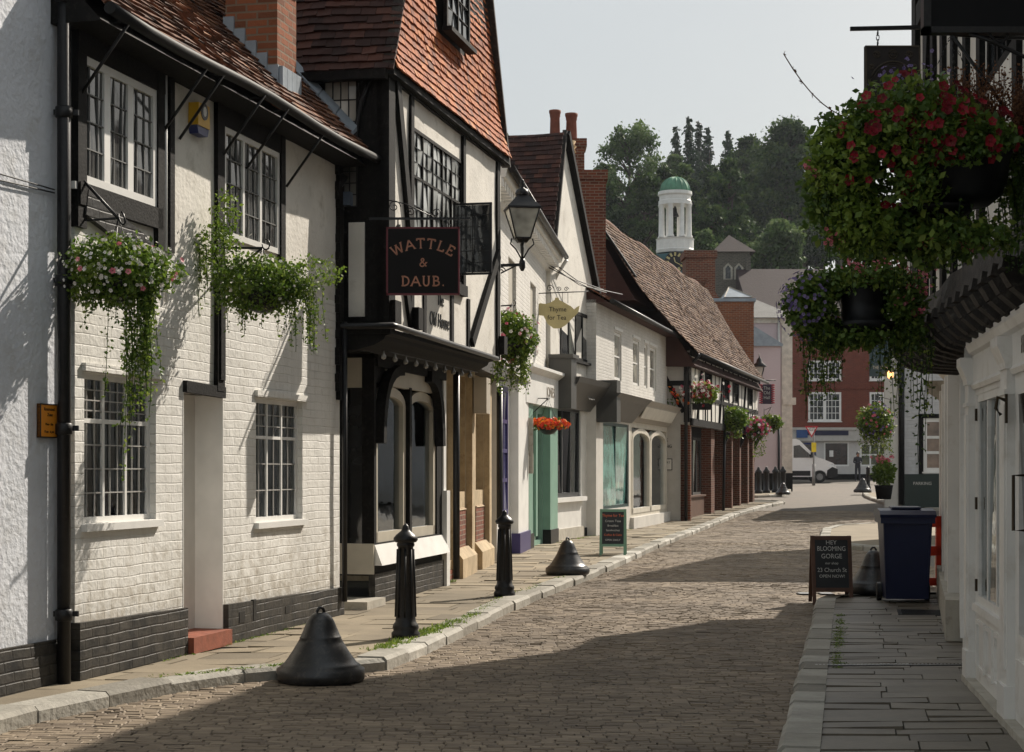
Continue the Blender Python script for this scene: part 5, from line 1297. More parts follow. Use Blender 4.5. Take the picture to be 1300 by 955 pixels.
T = [('birch_tree', 'tall airy pale birch on the hill left of the green dome', 'tree', 800, 152, 320, 100, 170, 'birch', 5200, None),
 ('small_tree', 'tip of a dark tree just showing above the roofs beside the orange gable', 'tree', 642, 166, 240, 16, 150, 'dark', 500, None),
 ('broadleaf_tree', 'dark bushy tree between the chimney and the birch', 'tree', 768, 205, 330, 50, 182, 'dark', 2600, None),
 ('conifer_tree', 'leftmost and shortest of the four dark conifers on the skyline', 'tree', 859, 160, 290, 22, 235, 'conifer', 0, None),
 ('conifer_tree', 'tallest dark conifer on the skyline above the dome', 'tree', 874, 146, 295, 30, 225, 'conifer', 0, None),
 ('conifer_tree', 'third of the four skyline conifers, just right of the tallest', 'tree', 887, 153, 290, 26, 230, 'conifer', 0, None),
 ('conifer_tree', 'rightmost of the four skyline conifers', 'tree', 899, 161, 290, 24, 228, 'conifer', 0, None),
 ('conifer_tree', 'broad blunt dark conifer between the skyline conifers and the great oak', 'tree', 925, 164, 300, 46, 222, 'conifer', 0, None),
 ('oak_tree', 'great spreading dark oak, widest crown on the hilltop', 'tree', 1003, 148, 300, 118, 190, 'dark', 6500, None),
 ('oak_tree', 'dark tree on the skyline between the blunt conifer and the great oak', 'tree', 950, 168, 290, 56, 215, 'dark', 3000, None),
 ('broadleaf_tree', 'dark tree on the skyline partly behind the red petunias', 'tree', 1064, 160, 320, 80, 195, 'dark', 3500, None),
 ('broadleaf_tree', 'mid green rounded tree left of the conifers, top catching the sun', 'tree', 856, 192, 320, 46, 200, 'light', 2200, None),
 ('broadleaf_tree', 'dark green tree directly behind the white cupola columns', 'tree', 846, 215, 340, 56, 175, 'dark', 2600, None),
 ('broadleaf_tree', 'spreading layered tree right of the green dome', 'tree', 905, 258, 345, 52, 160, 'dark', 2600, None),
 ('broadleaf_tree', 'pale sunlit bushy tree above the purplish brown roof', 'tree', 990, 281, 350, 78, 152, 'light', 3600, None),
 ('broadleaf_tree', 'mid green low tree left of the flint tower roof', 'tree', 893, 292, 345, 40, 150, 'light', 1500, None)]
for px, yt, w_ in ((815, 235, 60), (875, 225, 60), (922, 228, 64), (962, 232, 66), (1022, 235, 70), (1068, 240, 70), (940, 275, 60), (785, 270, 60), (1045, 285, 60), (830, 265, 50), (905, 205, 52), (970, 200, 60), (840, 240, 60), (760, 250, 60), (800, 280, 60), (1000, 210, 60), (1090, 200, 60), (880, 260, 50), (1020, 280, 60), (860, 290, 60), (925, 195, 50), (945, 240, 50), (770, 228, 50), (845, 205, 50), (820, 215, 50), (985, 185, 60), (1040, 185, 60), (900, 235, 50), (1100, 240, 60), (940, 190, 50), (870, 205, 40)):
    T.append(('broadleaf_tree', 'one of the dark broadleaf trees massed on the hillside below the skyline', 'tree', px, yt, 335, w_, R.uniform(163, 205), 'dark', 2300, GW))
for k, q in enumerate(T):
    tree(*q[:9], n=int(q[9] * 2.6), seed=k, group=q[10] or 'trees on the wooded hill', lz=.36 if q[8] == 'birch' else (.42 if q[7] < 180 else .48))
ug = MB()
for _ in range(9000):
    px = R.uniform(640, 1180); Yq = R.uniform(148, 215); x = X(px, Yq); leaf(ug, (x, Yq, hz(x, Yq) + R.uniform(0, 2.6) ** 1), R.uniform(.5, 1.1), R.uniform(.1, .9))
tag(ug.build('undergrowth', TREE_DK), 'undergrowth covering the hillside beneath the trees', 'undergrowth', kind='stuff')
# ================================================================== the right side of the street
# R1: jettied timbered house over a white shop front. Local x runs towards the camera.
G0, G1 = (3.46, 13.04), (2.45, 6.3)
FR1 = Fr((4.16, 16.0), (2.3, 5.8), .1)
FJ = Fr((3.745, 16.0), (3.745 - .122 * 10.5, 5.5), .1)
h = FJ.empty('jettied_timber_house', 'old jettied black and white timbered house at the right edge behind the flower baskets', 'house'); e = FJ.len; ZJ1 = 2.80
wallmb(0, e, ZJ1 + .15, 7.6, 6, [(4.2, 5.4, 4.2, 5.4)], .1, None, .02).build('upper_wall', PLASTER, h)
window(h, 4.2, 5.4, 4.2, 5.4, 3, 1, y=.03, fw=.07, mat=BLACKT, lead=(2, 4), lw=.012, bw=.06, glass=GLASS_SKY, jit=.05)
tb = MB(); tb.box(-.06, .24, -.05, .3, ZJ1, 7.6)
for x in (.75, 1.3, 1.95, 2.6, 3.3, 4.0, 5.5, 6.3, 7.2): tb.box(x, x + .17, -.04, .02, ZJ1, 7.6)
tb.box(0, e, -.045, .02, 5.6, 5.8); tb.box(0, e, -.045, .02, 7.3, 7.6); tb.bar((.4, -.03, 3.1), (1.2, -.03, 5.4), .14, .06); tb.build('timber_frame', BLACKT, h)
bm_ = MB(); n_ = 24
for k in range(n_):
    xa, xb = -.1 + (e + .1) * k / n_, -.1 + (e + .1) * (k + 1) / n_
    d0, d1 = .03 * noise.noise(Vector((xa, 0, 2))), .03 * noise.noise(Vector((xb, 0, 2)))
    bm_.hexa([(xa, -.16 + d0, ZJ1 - .02 + d0), (xb, -.16 + d1, ZJ1 - .02 + d1), (xb, .2, ZJ1 - .02 + d1), (xa, .2, ZJ1 - .02 + d0), (xa, -.13 - d0, ZJ1 + .20 + d0), (xb, -.13 - d1, ZJ1 + .20 + d1), (xb, .2, ZJ1 + .20 + d1), (xa, .2, ZJ1 + .20 + d0)])
bm_.build('jetty_beam', OLDT, h)
for k in range(17):                                       # curved joist ends, like ribs
    x = -.02 + k * .40; jb = MB(); pts = [(x, -.18, ZJ1 - .02), (x, -.19, ZJ1 - .08), (x, -.15, ZJ1 - .15), (x, -.07, ZJ1 - .22), (x, .06, ZJ1 - .26), (x, .34, ZJ1 - .28)]
    for p_, q_ in zip(pts[:-1], pts[1:]): jb.bar(p_, Vector(q_) + (Vector(q_) - Vector(p_)) * .12, .11, .15, (1, 0, 0))
    jb.box(x - .06, x + .06, -.16, .5, ZJ1 - .1, ZJ1 - .02)
    jb.build('joist_end', OLDT, h)
rf = MB(); rf.prism([(-.3, 7.5), (6.3, 7.5), (3, 9.4)], -.15, e + .1, 'x'); rf.build('roof', TILE_DK, h)
MB().box(3.1, e, .3, 6, 0, ZJ1).box(.4, 3.1, .75, 6, 0, ZJ1).build('lower_body', GREYW_P, h)
# shop front
FS = Fr(G0, G1, .1); s = FS.empty('white_panelled_shop_front', 'white panelled shop front with pilasters and glazed doors at the right edge', 'shop front'); L_ = FS.len
SHW = plain('shop_offwhite', (.72, .70, .66), .4, .10, 1.2, 40, .10, .003, dirt=(.55, .51, .45))
ops = [(.32, 1.92, .62, 2.14), (2.46, 4.1, .5, 2.14), (4.6, 6.0, .5, 2.14)]
wallmb(0, L_, 0, 2.54, 2.2, ops, .9).build('wall', SHW, s)
pl = MB()
for x, w_ in ((.0, .22), (2.04, .30), (4.2, .30)):
    pl.mark(); pl.box(x, x + w_, -.05, 0, .0, 2.22); pl.box(x + .04, x + w_ - .04, -.062, -.05, .35, 2.0); pl.box(x - .015, x + w_ + .015, -.07, 0, 0, .25)
    pl.box(x - .012, x + w_ + .012, -.065, 0, 2.06, 2.09); pl.prism([(0, 2.22), (-.06, 2.22), (-.065, 2.26), (-.10, 2.34), (-.11, 2.36), (-.11, 2.42), (0, 2.42)], x - .02, x + w_ + .02, 'x')
pl.pieces('pilaster', SHW, s)
fa = MB(); fa.prism([(0, 2.18), (-.02, 2.18), (-.035, 2.21), (-.02, 2.235), (-.02, 2.43), (-.05, 2.45), (-.075, 2.50), (-.075, 2.54), (0, 2.54)], .24, L_, 'x'); f_ = fa.build('fascia', SHW, s)
text('FINE FOODS', .15, paint('grey_lettering', (.30, .28, .25)), f_, (3.2, -.024, 2.33))
window(s, *ops[0], 3, 1, y=.03, fw=.055, mat=SHW, bw=.045, glass=clear_glass(), sill=.03); room(s, *ops[0][:4], .06, .89, plain('pale_room', (.16, .155, .14)), shelves=2, tall=.4)
pn = MB()
for a, b in ((.36, .88), (.90, 1.34), (1.36, 1.88)):
    pn.mark()
    for q in ((a + .04, b - .04, .14, .17), (a + .04, b - .04, .47, .50), (a + .04, a + .07, .17, .47), (b - .07, b - .04, .17, .47)): pn.box(q[0], q[1], -.016, 0, q[2], q[3])
pn.pieces('panel', SHW, s)
for a, b, c_, d in ops[1:]:
    w2 = window(s, a, b, c_, d, 2, 1, y=.02, fw=.09, mat=SHW, bw=.09, glass=GLASS, name='door')
    MB().box(a + .06, b - .06, -.02, .0, .12, .44).build('door_panel', SHW, w2)
hx = FS.U(1291, -.08)[0]; BR = plain('old_brass', (.05, .035, .02), .35, metal=.6)
dh = MB(); dh.tube([(hx, -.02, 1.24), (hx, -.10, 1.24), (hx, -.10, 1.56), (hx, -.02, 1.56)], .010, 8); dh.box(hx - .02, hx + .02, -.022, -.0, 1.2, 1.6); dh.build('door_handle', BR, s)
kx = FS.U(1277, -.06)[0]; hk = MB(); hk.tube([(kx, -.06, 2.02), (kx, -.11, 2.04), (kx, -.12, 1.97), (kx, -.09, 1.93)], .012, 7); hk.box(kx - .015, kx + .015, -.066, -.05, 1.88, 2.06); hk.build('hook', BR, s)
hg = MB()
for z in (.7, 1.3, 1.95): hg.mark().box(.29, .325, -.012, .01, z, z + .09)
hg.pieces('hinge', BR, s)
MB().box(-.02, L_, -.075, .1, -.04, .05).build('threshold', PALESTONE, s)
# recessed wall between
FQ = Fr((4.16, 16.0), (3.42, 13.1), .1)
q_ = FQ.empty('recessed_shop_wall', 'grey-white panelled wall with drain cover beside it, between jettied house and bins', 'wall'); wallmb(0, FQ.len, 0, 2.6, .6, [], .1).build('wall', SHW, q_)
pn = MB(); 
for x in (.2, .9, 1.6, 2.3): pn.mark().box(x, x + .5, -.03, 0, .3, 2.3)
pn.pieces('panel', SHW, q_)
# R2
FR2 = Fr((5.74, 22.8), (4.18, 16.05), .1)
h = FR2.empty('tall_white_house', 'tall white house with stone plinth and oriel behind the jettied house', 'house'); e = FR2.len
HR2 = 9.0
wallmb(0, e, 0, HR2, 5.5, [], .1).build('wall', GREYW_P, h)
rf = MB(); rf.prism([(-.3, HR2 - .05), (5.8, HR2 - .05), (2.6, HR2 + 1.0)], -.0, e, 'x'); rf.build('roof', TILE_DK, h)
pl = MB()
for x in (.2, 2.0, 3.8, 5.6): pl.mark().box(x, x + .35, -.12, .0, .38, 2.6)
pl.mark().box(0, e, -.05, 0, 2.6, 3.0); pl.pieces('pilaster', SHW, h)
MB().box(.0, e, -.16, .0, 0, .38).build('plinth', PALESTONE, h)
ob = MB(); ob.hexa([(.1, -.05, 2.75), (2.6, -.05, 2.75), (2.6, .0, 2.75), (.1, .0, 2.75), (-.05, -.62, 3.35), (2.8, -.62, 3.35), (2.8, .0, 3.35), (-.05, .0, 3.35)])
ob.box(-.08, 2.83, -.66, 0, 3.35, 3.47); ob.box(.0, 2.75, -.58, 0, 3.47, 5.2); ob_ = ob.build('oriel', SHW, h)
MB().box(.35, 2.4, -.6, -.57, 3.75, 4.9).build('oriel_window', GLASS, ob_)
cb_ = MB(); cb_.prism([(-.0, 2.75), (-.3, 2.75), (-.26, 2.6), (-.12, 2.5), (-.1, 2.35), (0, 2.3)], -.02, .2, 'x'); cb_.build('carved_bracket', PALESTONE, h)
# low lean-to closing the row before the alley
FLO = Fr((6.28, 25.1), (5.76, 22.85), .1); h = FLO.empty('low_stone_outbuilding', 'low white outbuilding with stone plinth at the alley corner behind the bins', 'outbuilding')
wallmb(0, FLO.len, 0, 3.1, 3, [], .1).build('wall', SHW, h); MB().box(0, FLO.len, -.16, 0, 0, .38).build('plinth', PALESTONE, h); MB().prism([(-.2, 3.08), (3.1, 3.08), (3.1, 3.5)], -.1, FLO.len, 'x').build('roof', TILE_DK, h)
# unseen house added across the alley to cast a shade band on the road
FRB = Fr((8.95, 35.7), (16.5, 35.3), .1); h = FRB.empty('unseen_shade_house', 'unseen plain white house added across the alley to shade the road', 'house'); wm_ = wallmb(0, FRB.len, 0, 8.6, .3, [(2, 3, 3.6, 5)], .1); wm_.prism([(0, .3), (7.5, .3), (9.9, 8), (2.4, 8)], 0, 8.6, 'z'); wm_.build('wall', GREYW_P, h)
window(h, 2, 3, 3.6, 5, 2, 3, glass=GLASS); rf = MB(); rf.prism([(-.1, -.3), (7.7, -.3), (10.1, 8.2), (2.35, 8.2)], 8.6, 8.9, 'z'); rf.build('roof', TILE_DK, h)
# R3: white brick pub end wall, facing us
Y3 = 62.6; zb3 = gz(Y3) + .1
F3R = Fr((X(1131, Y3), Y3), (X(1131, Y3) + 8, Y3), zb3)
h = F3R.empty('white_brick_pub', 'white painted brick pub wall with dark green dado beyond the bins', 'pub')
zz = lambda p: Zp(p, Y3) - zb3
WP = F3R.rc(1172, 1200, 531, 599)
wm_ = wallmb(0, 8, 0, 7.0, .3, [WP], .12); wm_.prism([(.0, .3), (8, .3), (10.4, 9), (2.4, 9)], 0, 7, 'z'); wm_.build('wall', brick('painted_brick_grey', (.62, .62, .63), (.54, .54, .55), (.54, .54, .54), .3, .13, .014, .02, .04, .6, True, (.4, .4, .38), .64), h)
MB().box(-.25, .25, -.1, .0, 0, 6.8).build('pilaster', GREYW_P, h)
MB().tube([(X(1140, Y3) - X(1131, Y3) + .1, -.12, .1), (X(1140, Y3) - X(1131, Y3) + .1, -.12, 6.8)], .11, 10).build('downpipe', IRON, h)
window(h, *WP, 1, 3, y=.03, fw=.14, mat=WHITE_P, bw=.1, glass=glassy('menu_glass', (.12, .08, .06), .1, .6), sill=.1)
fr_ = MB(); fr_.box(WP[0] - .16, WP[0], -.04, .02, WP[2] - .2, WP[3] + .15); fr_.box(WP[0] - .16, WP[1] + .2, -.04, .02, WP[3], WP[3] + .15); fr_.build('window_surround', BLACKT, h)
dg = MB(); dg.box(X(1145, Y3) - X(1131, Y3), 3.2, -.15, .0, .0, zz(602)); dg.build('dado', paint('dark_green_panel', (.006, .022, .02)), h)
text('PARKING', .16, GREYW_P, h, (1.1, -.16, zz(614)))
rf = MB(); rf.prism([(-.1, -.3), (8.2, -.3), (10.6, 9.2), (2.3, 9.2)], 6.95, 7.15, 'z'); rf.build('roof', TILE_DK, h)
# its hanging sign and lamp
Ys = 60.5; sg = empty('pub_sign', 'dark green hanging pub sign reading THE STAR beneath the baskets on the right', 'sign', (0, 0, 0))
MB().box(X(1104, Ys), X(1131, Ys), Ys, Ys + .08, Zp(478, Ys), Zp(432, Ys)).build('board', paint('dark_teal_board', (.012, .04, .05)), sg)
text('THE STAR', .17, paint('pale_text', (.5, .48, .4)), sg, (X(1117.5, Ys), Ys - .01, Zp(467, Ys)), sx=.72)
MB().tube([(X(1102, Ys), Ys + .04, Zp(430, Ys)), (X(1131, Ys), Ys + .04, Zp(430, Ys)), (X(1135, Ys), 62.6, Zp(430, Ys))], .03, 6).build('bracket', IRON, sg)
lm = empty('sign_lamp', 'small lit warm lamp beside the green pub sign', 'lamp', (X(1128, Ys), Ys - .3, Zp(476, Ys)))
ml, nt_, b_, o_ = new_mat('lamp_glow'); b_.inputs['Emission Color'].default_value = (1, .45, .15, 1); b_.inputs['Emission Strength'].default_value = 2.2; b_.inputs['Base Color'].default_value = (.8, .5, .3, 1)
MB().lathe([(.03, -.16), (.1, -.1), (.11, .06), (.05, .14)], 0, 0, 12).build('shade', ml, lm); MB().tube([(0, 0, .14), (0, .1, .3), (.15, 1.0, .32), (.2, 2.3, .2)], .02, 6).build('arm', IRON, lm)

# drain cover and channel in the right-hand pavement
dc = empty('drain_cover', 'dark metal drain cover set in the right pavement beside the white wall', 'drain cover', (4.55, 19.2, .104), math.atan2(-.2, 1))
MB().box(-.27, .3, -.35, .35, -.02, .006).build('frame', IRON, dc); m2 = MB()
for k in range(8): m2.box(-.23, .26, -.3 + k * .08, -.27 + k * .08, .006, .012)
m2.build('bars', IRON, dc)
ch = empty('drain_channel', 'narrow pale studded metal drainage strip across the right pavement', 'drain channel', (2.45, 14.05, .104), math.atan2(.05, 1.25))
m2 = MB(); m2.box(0, 1.25, -.028, .028, -.01, .004); m2.build('strip', plain('dull_steel', (.12, .12, .12), .4, metal=.6), ch); m2 = MB()
for k in range(40): m2.box(.01 + k * .031, .028 + k * .031, -.012, .012, .004, .009)
m2.build('studs', plain('bright_steel', (.55, .55, .55), .3, metal=.8), ch)
# ================================================================== street furniture
bollard_prof = [(.135, 0), (.135, .05), (.115, .07), (.125, .1), (.118, .13), (.1, .15), (.092, .2), (.072, .86), (.082, .865), (.085, .89), (.078, .9), (.10, .905), (.115, .925), (.115, .945), (.09, .975), (.06, 1.0), (.045, 1.01), (.035, 1.03), (.03, 1.055), (.008, 1.08)]
def bollard(px, py, label, sc_=1, group='black cast iron bollards'):
    Y = F * (CZ - .1 - 0) / (py - HY); t = empty('bollard', label, 'bollard', (X(px, Y), Y, .1), 0, group)
    bd = MB()
    bd.lathe(bollard_prof, 0, 0, 24)
    for k in range(8):
        a = k * math.pi / 4; bd.tube([(.094 * math.cos(a), .094 * math.sin(a), .2), (.074 * math.cos(a), .074 * math.sin(a), .84)], .012, 5)
    bd.build('post', IRON, t); return t
bollard(515, 810, 'nearer black fluted bollard, weeds round its foot'); bollard(640.5, 757, 'farther black fluted bollard, between the two bell bollards')
bell_prof = [(.31, 0), (.33, .02), (.335, .06), (.33, .10), (.30, .115), (.30, .125), (.275, .14), (.245, .18), (.205, .24), (.175, .29), (.155, .325), (.158, .332), (.150, .34), (.12, .41), (.10, .46), (.075, .495), (.05, .515), (.03, .52)]
GUN = plain('worn_gunmetal', (.018, .018, .019), .34, .6, 7, 60, .4, .004, spec=.55, dirt=(.07, .062, .052))
def bell(x, y, z, label, s=1):
    t = empty('bell_bollard', label, 'bollard', (x, y, z), R.random(), 'bell-shaped bollards')
    b_ = MB().lathe([(r * s, q * s) for r, q in bell_prof], 0, 0, 40); b_.build('bell', GUN, t)
    ey = MB(); ey.tube([(-.035 * s, 0, .50 * s), (-.035 * s, 0, .53 * s), (-.015 * s, 0, .555 * s), (.015 * s, 0, .555 * s), (.035 * s, 0, .53 * s), (.035 * s, 0, .50 * s)], .013 * s, 8); ey.build('eyelet', GUN, t)
bell(-1.53, 13.85, .0, 'nearest and largest bell-shaped bollard, at the bottom of the photo by the kerb', 1.06)
bell(X(720.5, 26.2), 26.2, .1, 'bell-shaped bollard on the left kerb before the green chalkboard')
bell(X(1107, 22.05) + .05, 22.2, .1, 'bell-shaped bollard beside the blue wheelie bin', 1.06)
bell(X(994, 77.5), 77.5, gz(77.5) + .1, 'bell-shaped bollard by the pink building')
bell(X(1095, 80.5), 80.5, gz(80.5) + .1, 'bell-shaped bollard far down the street below the standing person', 1.25)
POSTM = IRON
for k, px in enumerate((963, 973, 984.5, 994)):
    Y = 79 + k * .8; t = empty('short_bollard', ['first', 'second', 'third', 'fourth'][k] + ' from the left of four short black bollards before the pink building', 'bollard', (X(px, Y), Y, gz(Y) + .1), 0, 'four short black bollards')
    MB().lathe([(.18, 0), (.18, .12), (.13, .16), (.12, .9), (.16, .93), (.16, 1.0), (.08, 1.1), (.06, 1.18), (.01, 1.22)], 0, 0, 12).build('post', IRON, t)
Y = 81; t = empty('thin_post', 'thin black post right of the far bell bollard', 'post', (X(1102, Y), Y, gz(Y) + .1)); MB().lathe([(.14, 0), (.13, .25), (.1, .3), (.09, 1.1), (.11, 1.12), (.02, 1.2)], 0, 0, 12).build('post', IRON, t)

def aboard(name, label, cx, Y, z, w_, hgt, fmat, lines, rz=0, foot=.16):
    t = empty(name, label, 'chalkboard', (cx, Y, z), rz, 'pavement chalkboards')
    for sgn, nm in ((1, 'front_frame'), (-1, 'back_frame')):
        def T(x, s_, d=0):                     # on the leaning leaf: s up along the leaf
            return Vector((x, -sgn * (.22 * (1 - s_ / hgt) + .01 + d), s_ * .985))
        f_ = MB()
        def slab(x0, x1, s0, s1, d0, d1):
            P = [T(x0, s0, d1), T(x1, s0, d1), T(x1, s0, d0), T(x0, s0, d0), T(x0, s1, d1), T(x1, s1, d1), T(x1, s1, d0), T(x0, s1, d0)]
            return P
        for q in ((-w_ / 2, -w_ / 2 + .045, 0, hgt), (w_ / 2 - .045, w_ / 2, 0, hgt), (-w_ / 2 + .045, w_ / 2 - .045, hgt - .05, hgt - .002), (-w_ / 2 + .045, w_ / 2 - .045, foot, foot + .05)):
            f_.hexa(slab(q[0], q[1], q[2], q[3], 0, .028))
        fo = f_.build(nm, fmat, t)
        MB().hexa(slab(-w_ / 2 + .045, w_ / 2 - .045, foot + .05, hgt - .05, .006, .018)).build('slate', plain('chalk_slate', (.014, .017, .02), .55, .4, 3, 20, .1), fo)
        if sgn == 1:
            lean = math.atan2(.22, hgt)
            for (s_, sz, f, m_, sx) in lines:
                p = T(0, hgt * f, .021); text(s_, sz, m_, t, tuple(p), (math.pi / 2 - lean, 0, 0), ex=.001, sx=sx)
    if 'arrow' in label:
        lean = math.atan2(.22, hgt); q = MB(); a, b = T(-.12, hgt * .31, .022), T(.13, hgt * .31, .022); q.bar(a, b, .014, .006); q.bar(b, b + Vector((-.04, 0, .03)), .012, .006); q.bar(b, b + Vector((-.04, 0, -.03)), .012, .006); q.build('chalk_arrow', CHALK, t)
    return t
OR = paint('orange_chalk', (.6, .13, .05))
aboard('pavement_chalkboard', 'green framed pavement chalkboard on the left kerb', 1.88, 32.2, .1, .49, .86, paint('sage_green', (.13, .25, .17)),
       [('Thyme for Tea', .075, .86, OR, .9), ('Cream Teas', .06, .74, CHALK, 1), ('Breakfast', .055, .64, CHALK, 1), ('Sandwiches', .055, .54, CHALK, 1), ('Coffee & Cake', .055, .44, OR, 1), ('OPEN DAILY', .05, .33, CHALK, 1)], -.1)
aboard('pavement_chalkboard', 'brown framed pavement chalkboard with white chalk arrow, left of the blue bin', X(1054.5, 21.75), 21.75, .01, .50, .86, plain('brown_frame', (.085, .04, .025), .6, .3, 6),
       [('HEY', .075, .90, CHALK, 1), ('BLOOMING', .085, .81, CHALK, .8), ('GORGE', .085, .70, CHALK, .9), ('23 Church St', .075, .50, CHALK, .9), ('OPEN NOW!', .055, .41, CHALK, 1), ('our shop', .045, .60, CHALK, 1)], -.06)

# wheelie bin
bz = .1; bx0, bx1 = X(1120, 20.55), X(1184, 20.55); BW = bx1 - bx0
t = empty('wheelie_bin', 'dark blue wheelie bin standing on the right pavement', 'bin', ((bx0 + bx1) / 2, 20.55, bz), -.12)
BLU = paint('bin_blue', (.006, .011, .045), .42); b_ = MB()
hw = BW / 2 * .96; b_.hexa([(-hw * .86, .03, .05), (hw * .86, .03, .05), (hw * .86, .55, .05), (-hw * .86, .55, .05), (-hw, -.04, 1.0), (hw, -.04, 1.0), (hw, .72, 1.0), (-hw, .72, 1.0)])
for s_ in (-1, 1): b_.hexa([(s_ * hw * .80, .0, .2), (s_ * hw * .86, .0, .2), (s_ * hw * .86, .03, .2), (s_ * hw * .80, .03, .2), (s_ * hw * .9, -.055, .95), (s_ * hw * .97, -.055, .95), (s_ * hw * .97, -.03, .95), (s_ * hw * .9, -.03, .95)])
b_.box(-hw - .03, hw + .03, -.07, .76, .95, 1.02); b_.build('body', BLU, t)
lid = MB(); prf = [(-.09, 1.02), (-.10, 1.055), (.0, 1.10), (.3, 1.125), (.6, 1.11), (.80, 1.06), (.80, 1.02)]; lid.prism(prf, -hw - .04, hw + .04, 'x'); lid.prism([(.1, 1.12), (.5, 1.12), (.5, 1.145), (.1, 1.14)], -hw * .6, hw * .6, 'x'); lid_ = lid.build('lid', BLU, t)
hd = MB(); hd.tube([(-hw + .03, .74, 1.0), (-hw + .03, .86, 1.0), (hw - .03, .86, 1.0), (hw - .03, .74, 1.0)], .018, 8); hd.build('handle', paint('bin_blue_dark', (.01, .015, .05), .5), t)
for s_ in (-1, 1):
    wh = MB(); 
    wh.prism([(.52 + .11 * math.cos(i * math.pi / 9), .11 + .11 * math.sin(i * math.pi / 9)) for i in range(18)], s_ * (hw * .9), s_ * (hw * .9 + .055), 'x'); wh.build('wheel', IRON, t)
# second bin just behind, dark, its rim shows at the left
# red barrier
t = empty('red_barrier', 'red plastic street barrier behind the blue bin', 'barrier', (X(1192, 21.9), 21.9, .1), -.05)
rb = MB(); RW = .44
for q in ((-RW, RW, .86, 1.0), (-RW, RW, .5, .62), (-RW, RW, .12, .22), (-RW, -RW + .09, .12, 1.0), (RW - .09, RW, .12, 1.0), (-.04, .04, .12, 1.0), (-.24, -.18, .15, .95), (.18, .24, .15, .95)): rb.box(q[0], q[1], -.03, .03, q[2], q[3])
rb.build('panel', paint('barrier_red', (.62, .045, .015), .4), t)
for s_ in (-1, 1): MB().box(s_ * (RW - .06) - .05, s_ * (RW - .06) + .05, -.25, .25, 0, .12).build('foot', IRON, t)

# street lamp on its bracket
YL = 24.9; lx = X(663, YL); 
t = empty('street_lamp', 'black four-sided lantern street lamp on a wall bracket beyond the hung sign', 'street lamp', (lx, YL, Zp(315, YL)), math.radians(8))
s_ = YL / F; zt = lambda p: (315 - p) * s_
ln = MB(); wt, wb = 20 * s_, 9 * s_; z0, z1 = zt(303), zt(266)
LG = glassy('lantern_glass', (.42, .42, .38), .12, .6)
gl = MB(); gl.lathe([(wb * 1.38, z0), (wt * 1.36, z1)], 0, 0, 4, ph=math.pi / 4, sm=False); 
for k in range(4):
    a = math.pi / 4 + k * math.pi / 2; c_, s2 = math.cos(a), math.sin(a)
    ln.tube([(wb * 1.41 * c_, wb * 1.41 * s2, z0 - .01), (wt * 1.40 * c_, wt * 1.40 * s2, z1 + .01)], .011, 6)
    a2 = a + math.pi / 2
    for w_, z_ in ((wb, z0), (wt, z1)): ln.tube([(w_ * 1.4 * c_, w_ * 1.4 * s2, z_), (w_ * 1.4 * math.cos(a2), w_ * 1.4 * math.sin(a2), z_)], .014, 6)
ln.lathe([(wb * .9, z0 - .06), (wb * 1.4, z0), (wb * .3, z0 + .001)], 0, 0, 4, ph=math.pi / 4, sm=False)
fr_ = ln.build('frame', IRON, t); gl.build('glass', LG, fr_)
hd = MB(); hd.lathe([(wt * 1.5, z1), (wt * 1.5, z1 + .02), (wt * 1.0, z1 + 9 * s_), (wt * .5, z1 + 17 * s_), (wt * .42, z1 + 18 * s_)], 0, 0, 4, ph=math.pi / 4, sm=False)
hd.lathe([(wt * .40, z1 + 17 * s_), (wt * .46, z1 + 20 * s_), (wt * .36, z1 + 25 * s_), (wt * .15, z1 + 27 * s_), (wt * .12, z1 + 29 * s_), (wt * .2, z1 + 31 * s_), (wt * .1, z1 + 34 * s_), (wt * .16, z1 + 36 * s_), (.004, z1 + 39 * s_)], 0, 0, 14)
hd.build('hood', IRON, t)
bk = MB(); bk.tube([(0, 0, -.3), (0, 0, z0 - .02)], .012, 6)
for sg_ in (-1, 1): bk.tube([(0, 0, -.18), (sg_ * .09, 0, -.02), (sg_ * .17, 0, .06), (sg_ * .15, 0, z0 - .0)], .012, 6); bk.tube([(0, 0, -.18), (0, sg_ * .09, -.02), (0, sg_ * .12, .06), (0, sg_ * .08, z0 - .0)], .012, 6)
bk.lathe([(.02, -.33), (.045, -.28), (.045, -.2), (.03, -.15)], 0, 0, 10); bk.bar((0, 0, -.24), (-.52, .05, -.26), .04, .04)
scroll(bk, -.3, -.33, .06, 0.02, th=.008); scroll(bk, -.42, -.34, .05, .02, sgn=-1, th=.008); bk.tube([(-.1, 0, -.26), (-.3, .02, -.36), (-.52, .04, -.52)], .012, 6); bk.box(-.56, -.5, -.0, .1, -.62, -.1)
bk.build('bracket', IRON, t)
# second lamp far off
YL = 72; t = empty('street_lamp', 'small black lantern street lamp above the purple sign, in front of the pink building', 'street lamp', (X(964, YL), YL, Zp(477, YL))); s_ = YL / F
MB().lathe([(4.5 * s_, 0), (8.5 * s_, 11 * s_)], 0, 0, 4, ph=.6, sm=False).build('glass', LG, t)
MB().lathe([(9 * s_, 11 * s_), (9.4 * s_, 12 * s_), (4 * s_, 17 * s_), (3.4 * s_, 20 * s_), (1 * s_, 23 * s_), (.4 * s_, 28 * s_)], 0, 0, 8).build('hood', IRON, t)
b_ = MB(); b_.tube([(0, 0, 0), (0, 0, -.4), (-.15, 0, -.5), (-.25, -.1, -3.6)], .045, 7)
for k in range(4):
    a = .6 + k * math.pi / 2; b_.tube([(4.5 * s_ * math.cos(a), 4.5 * s_ * math.sin(a), 0), (8.7 * s_ * math.cos(a), 8.7 * s_ * math.sin(a), 11 * s_)], .02, 5)
b_.build('frame', IRON, t)
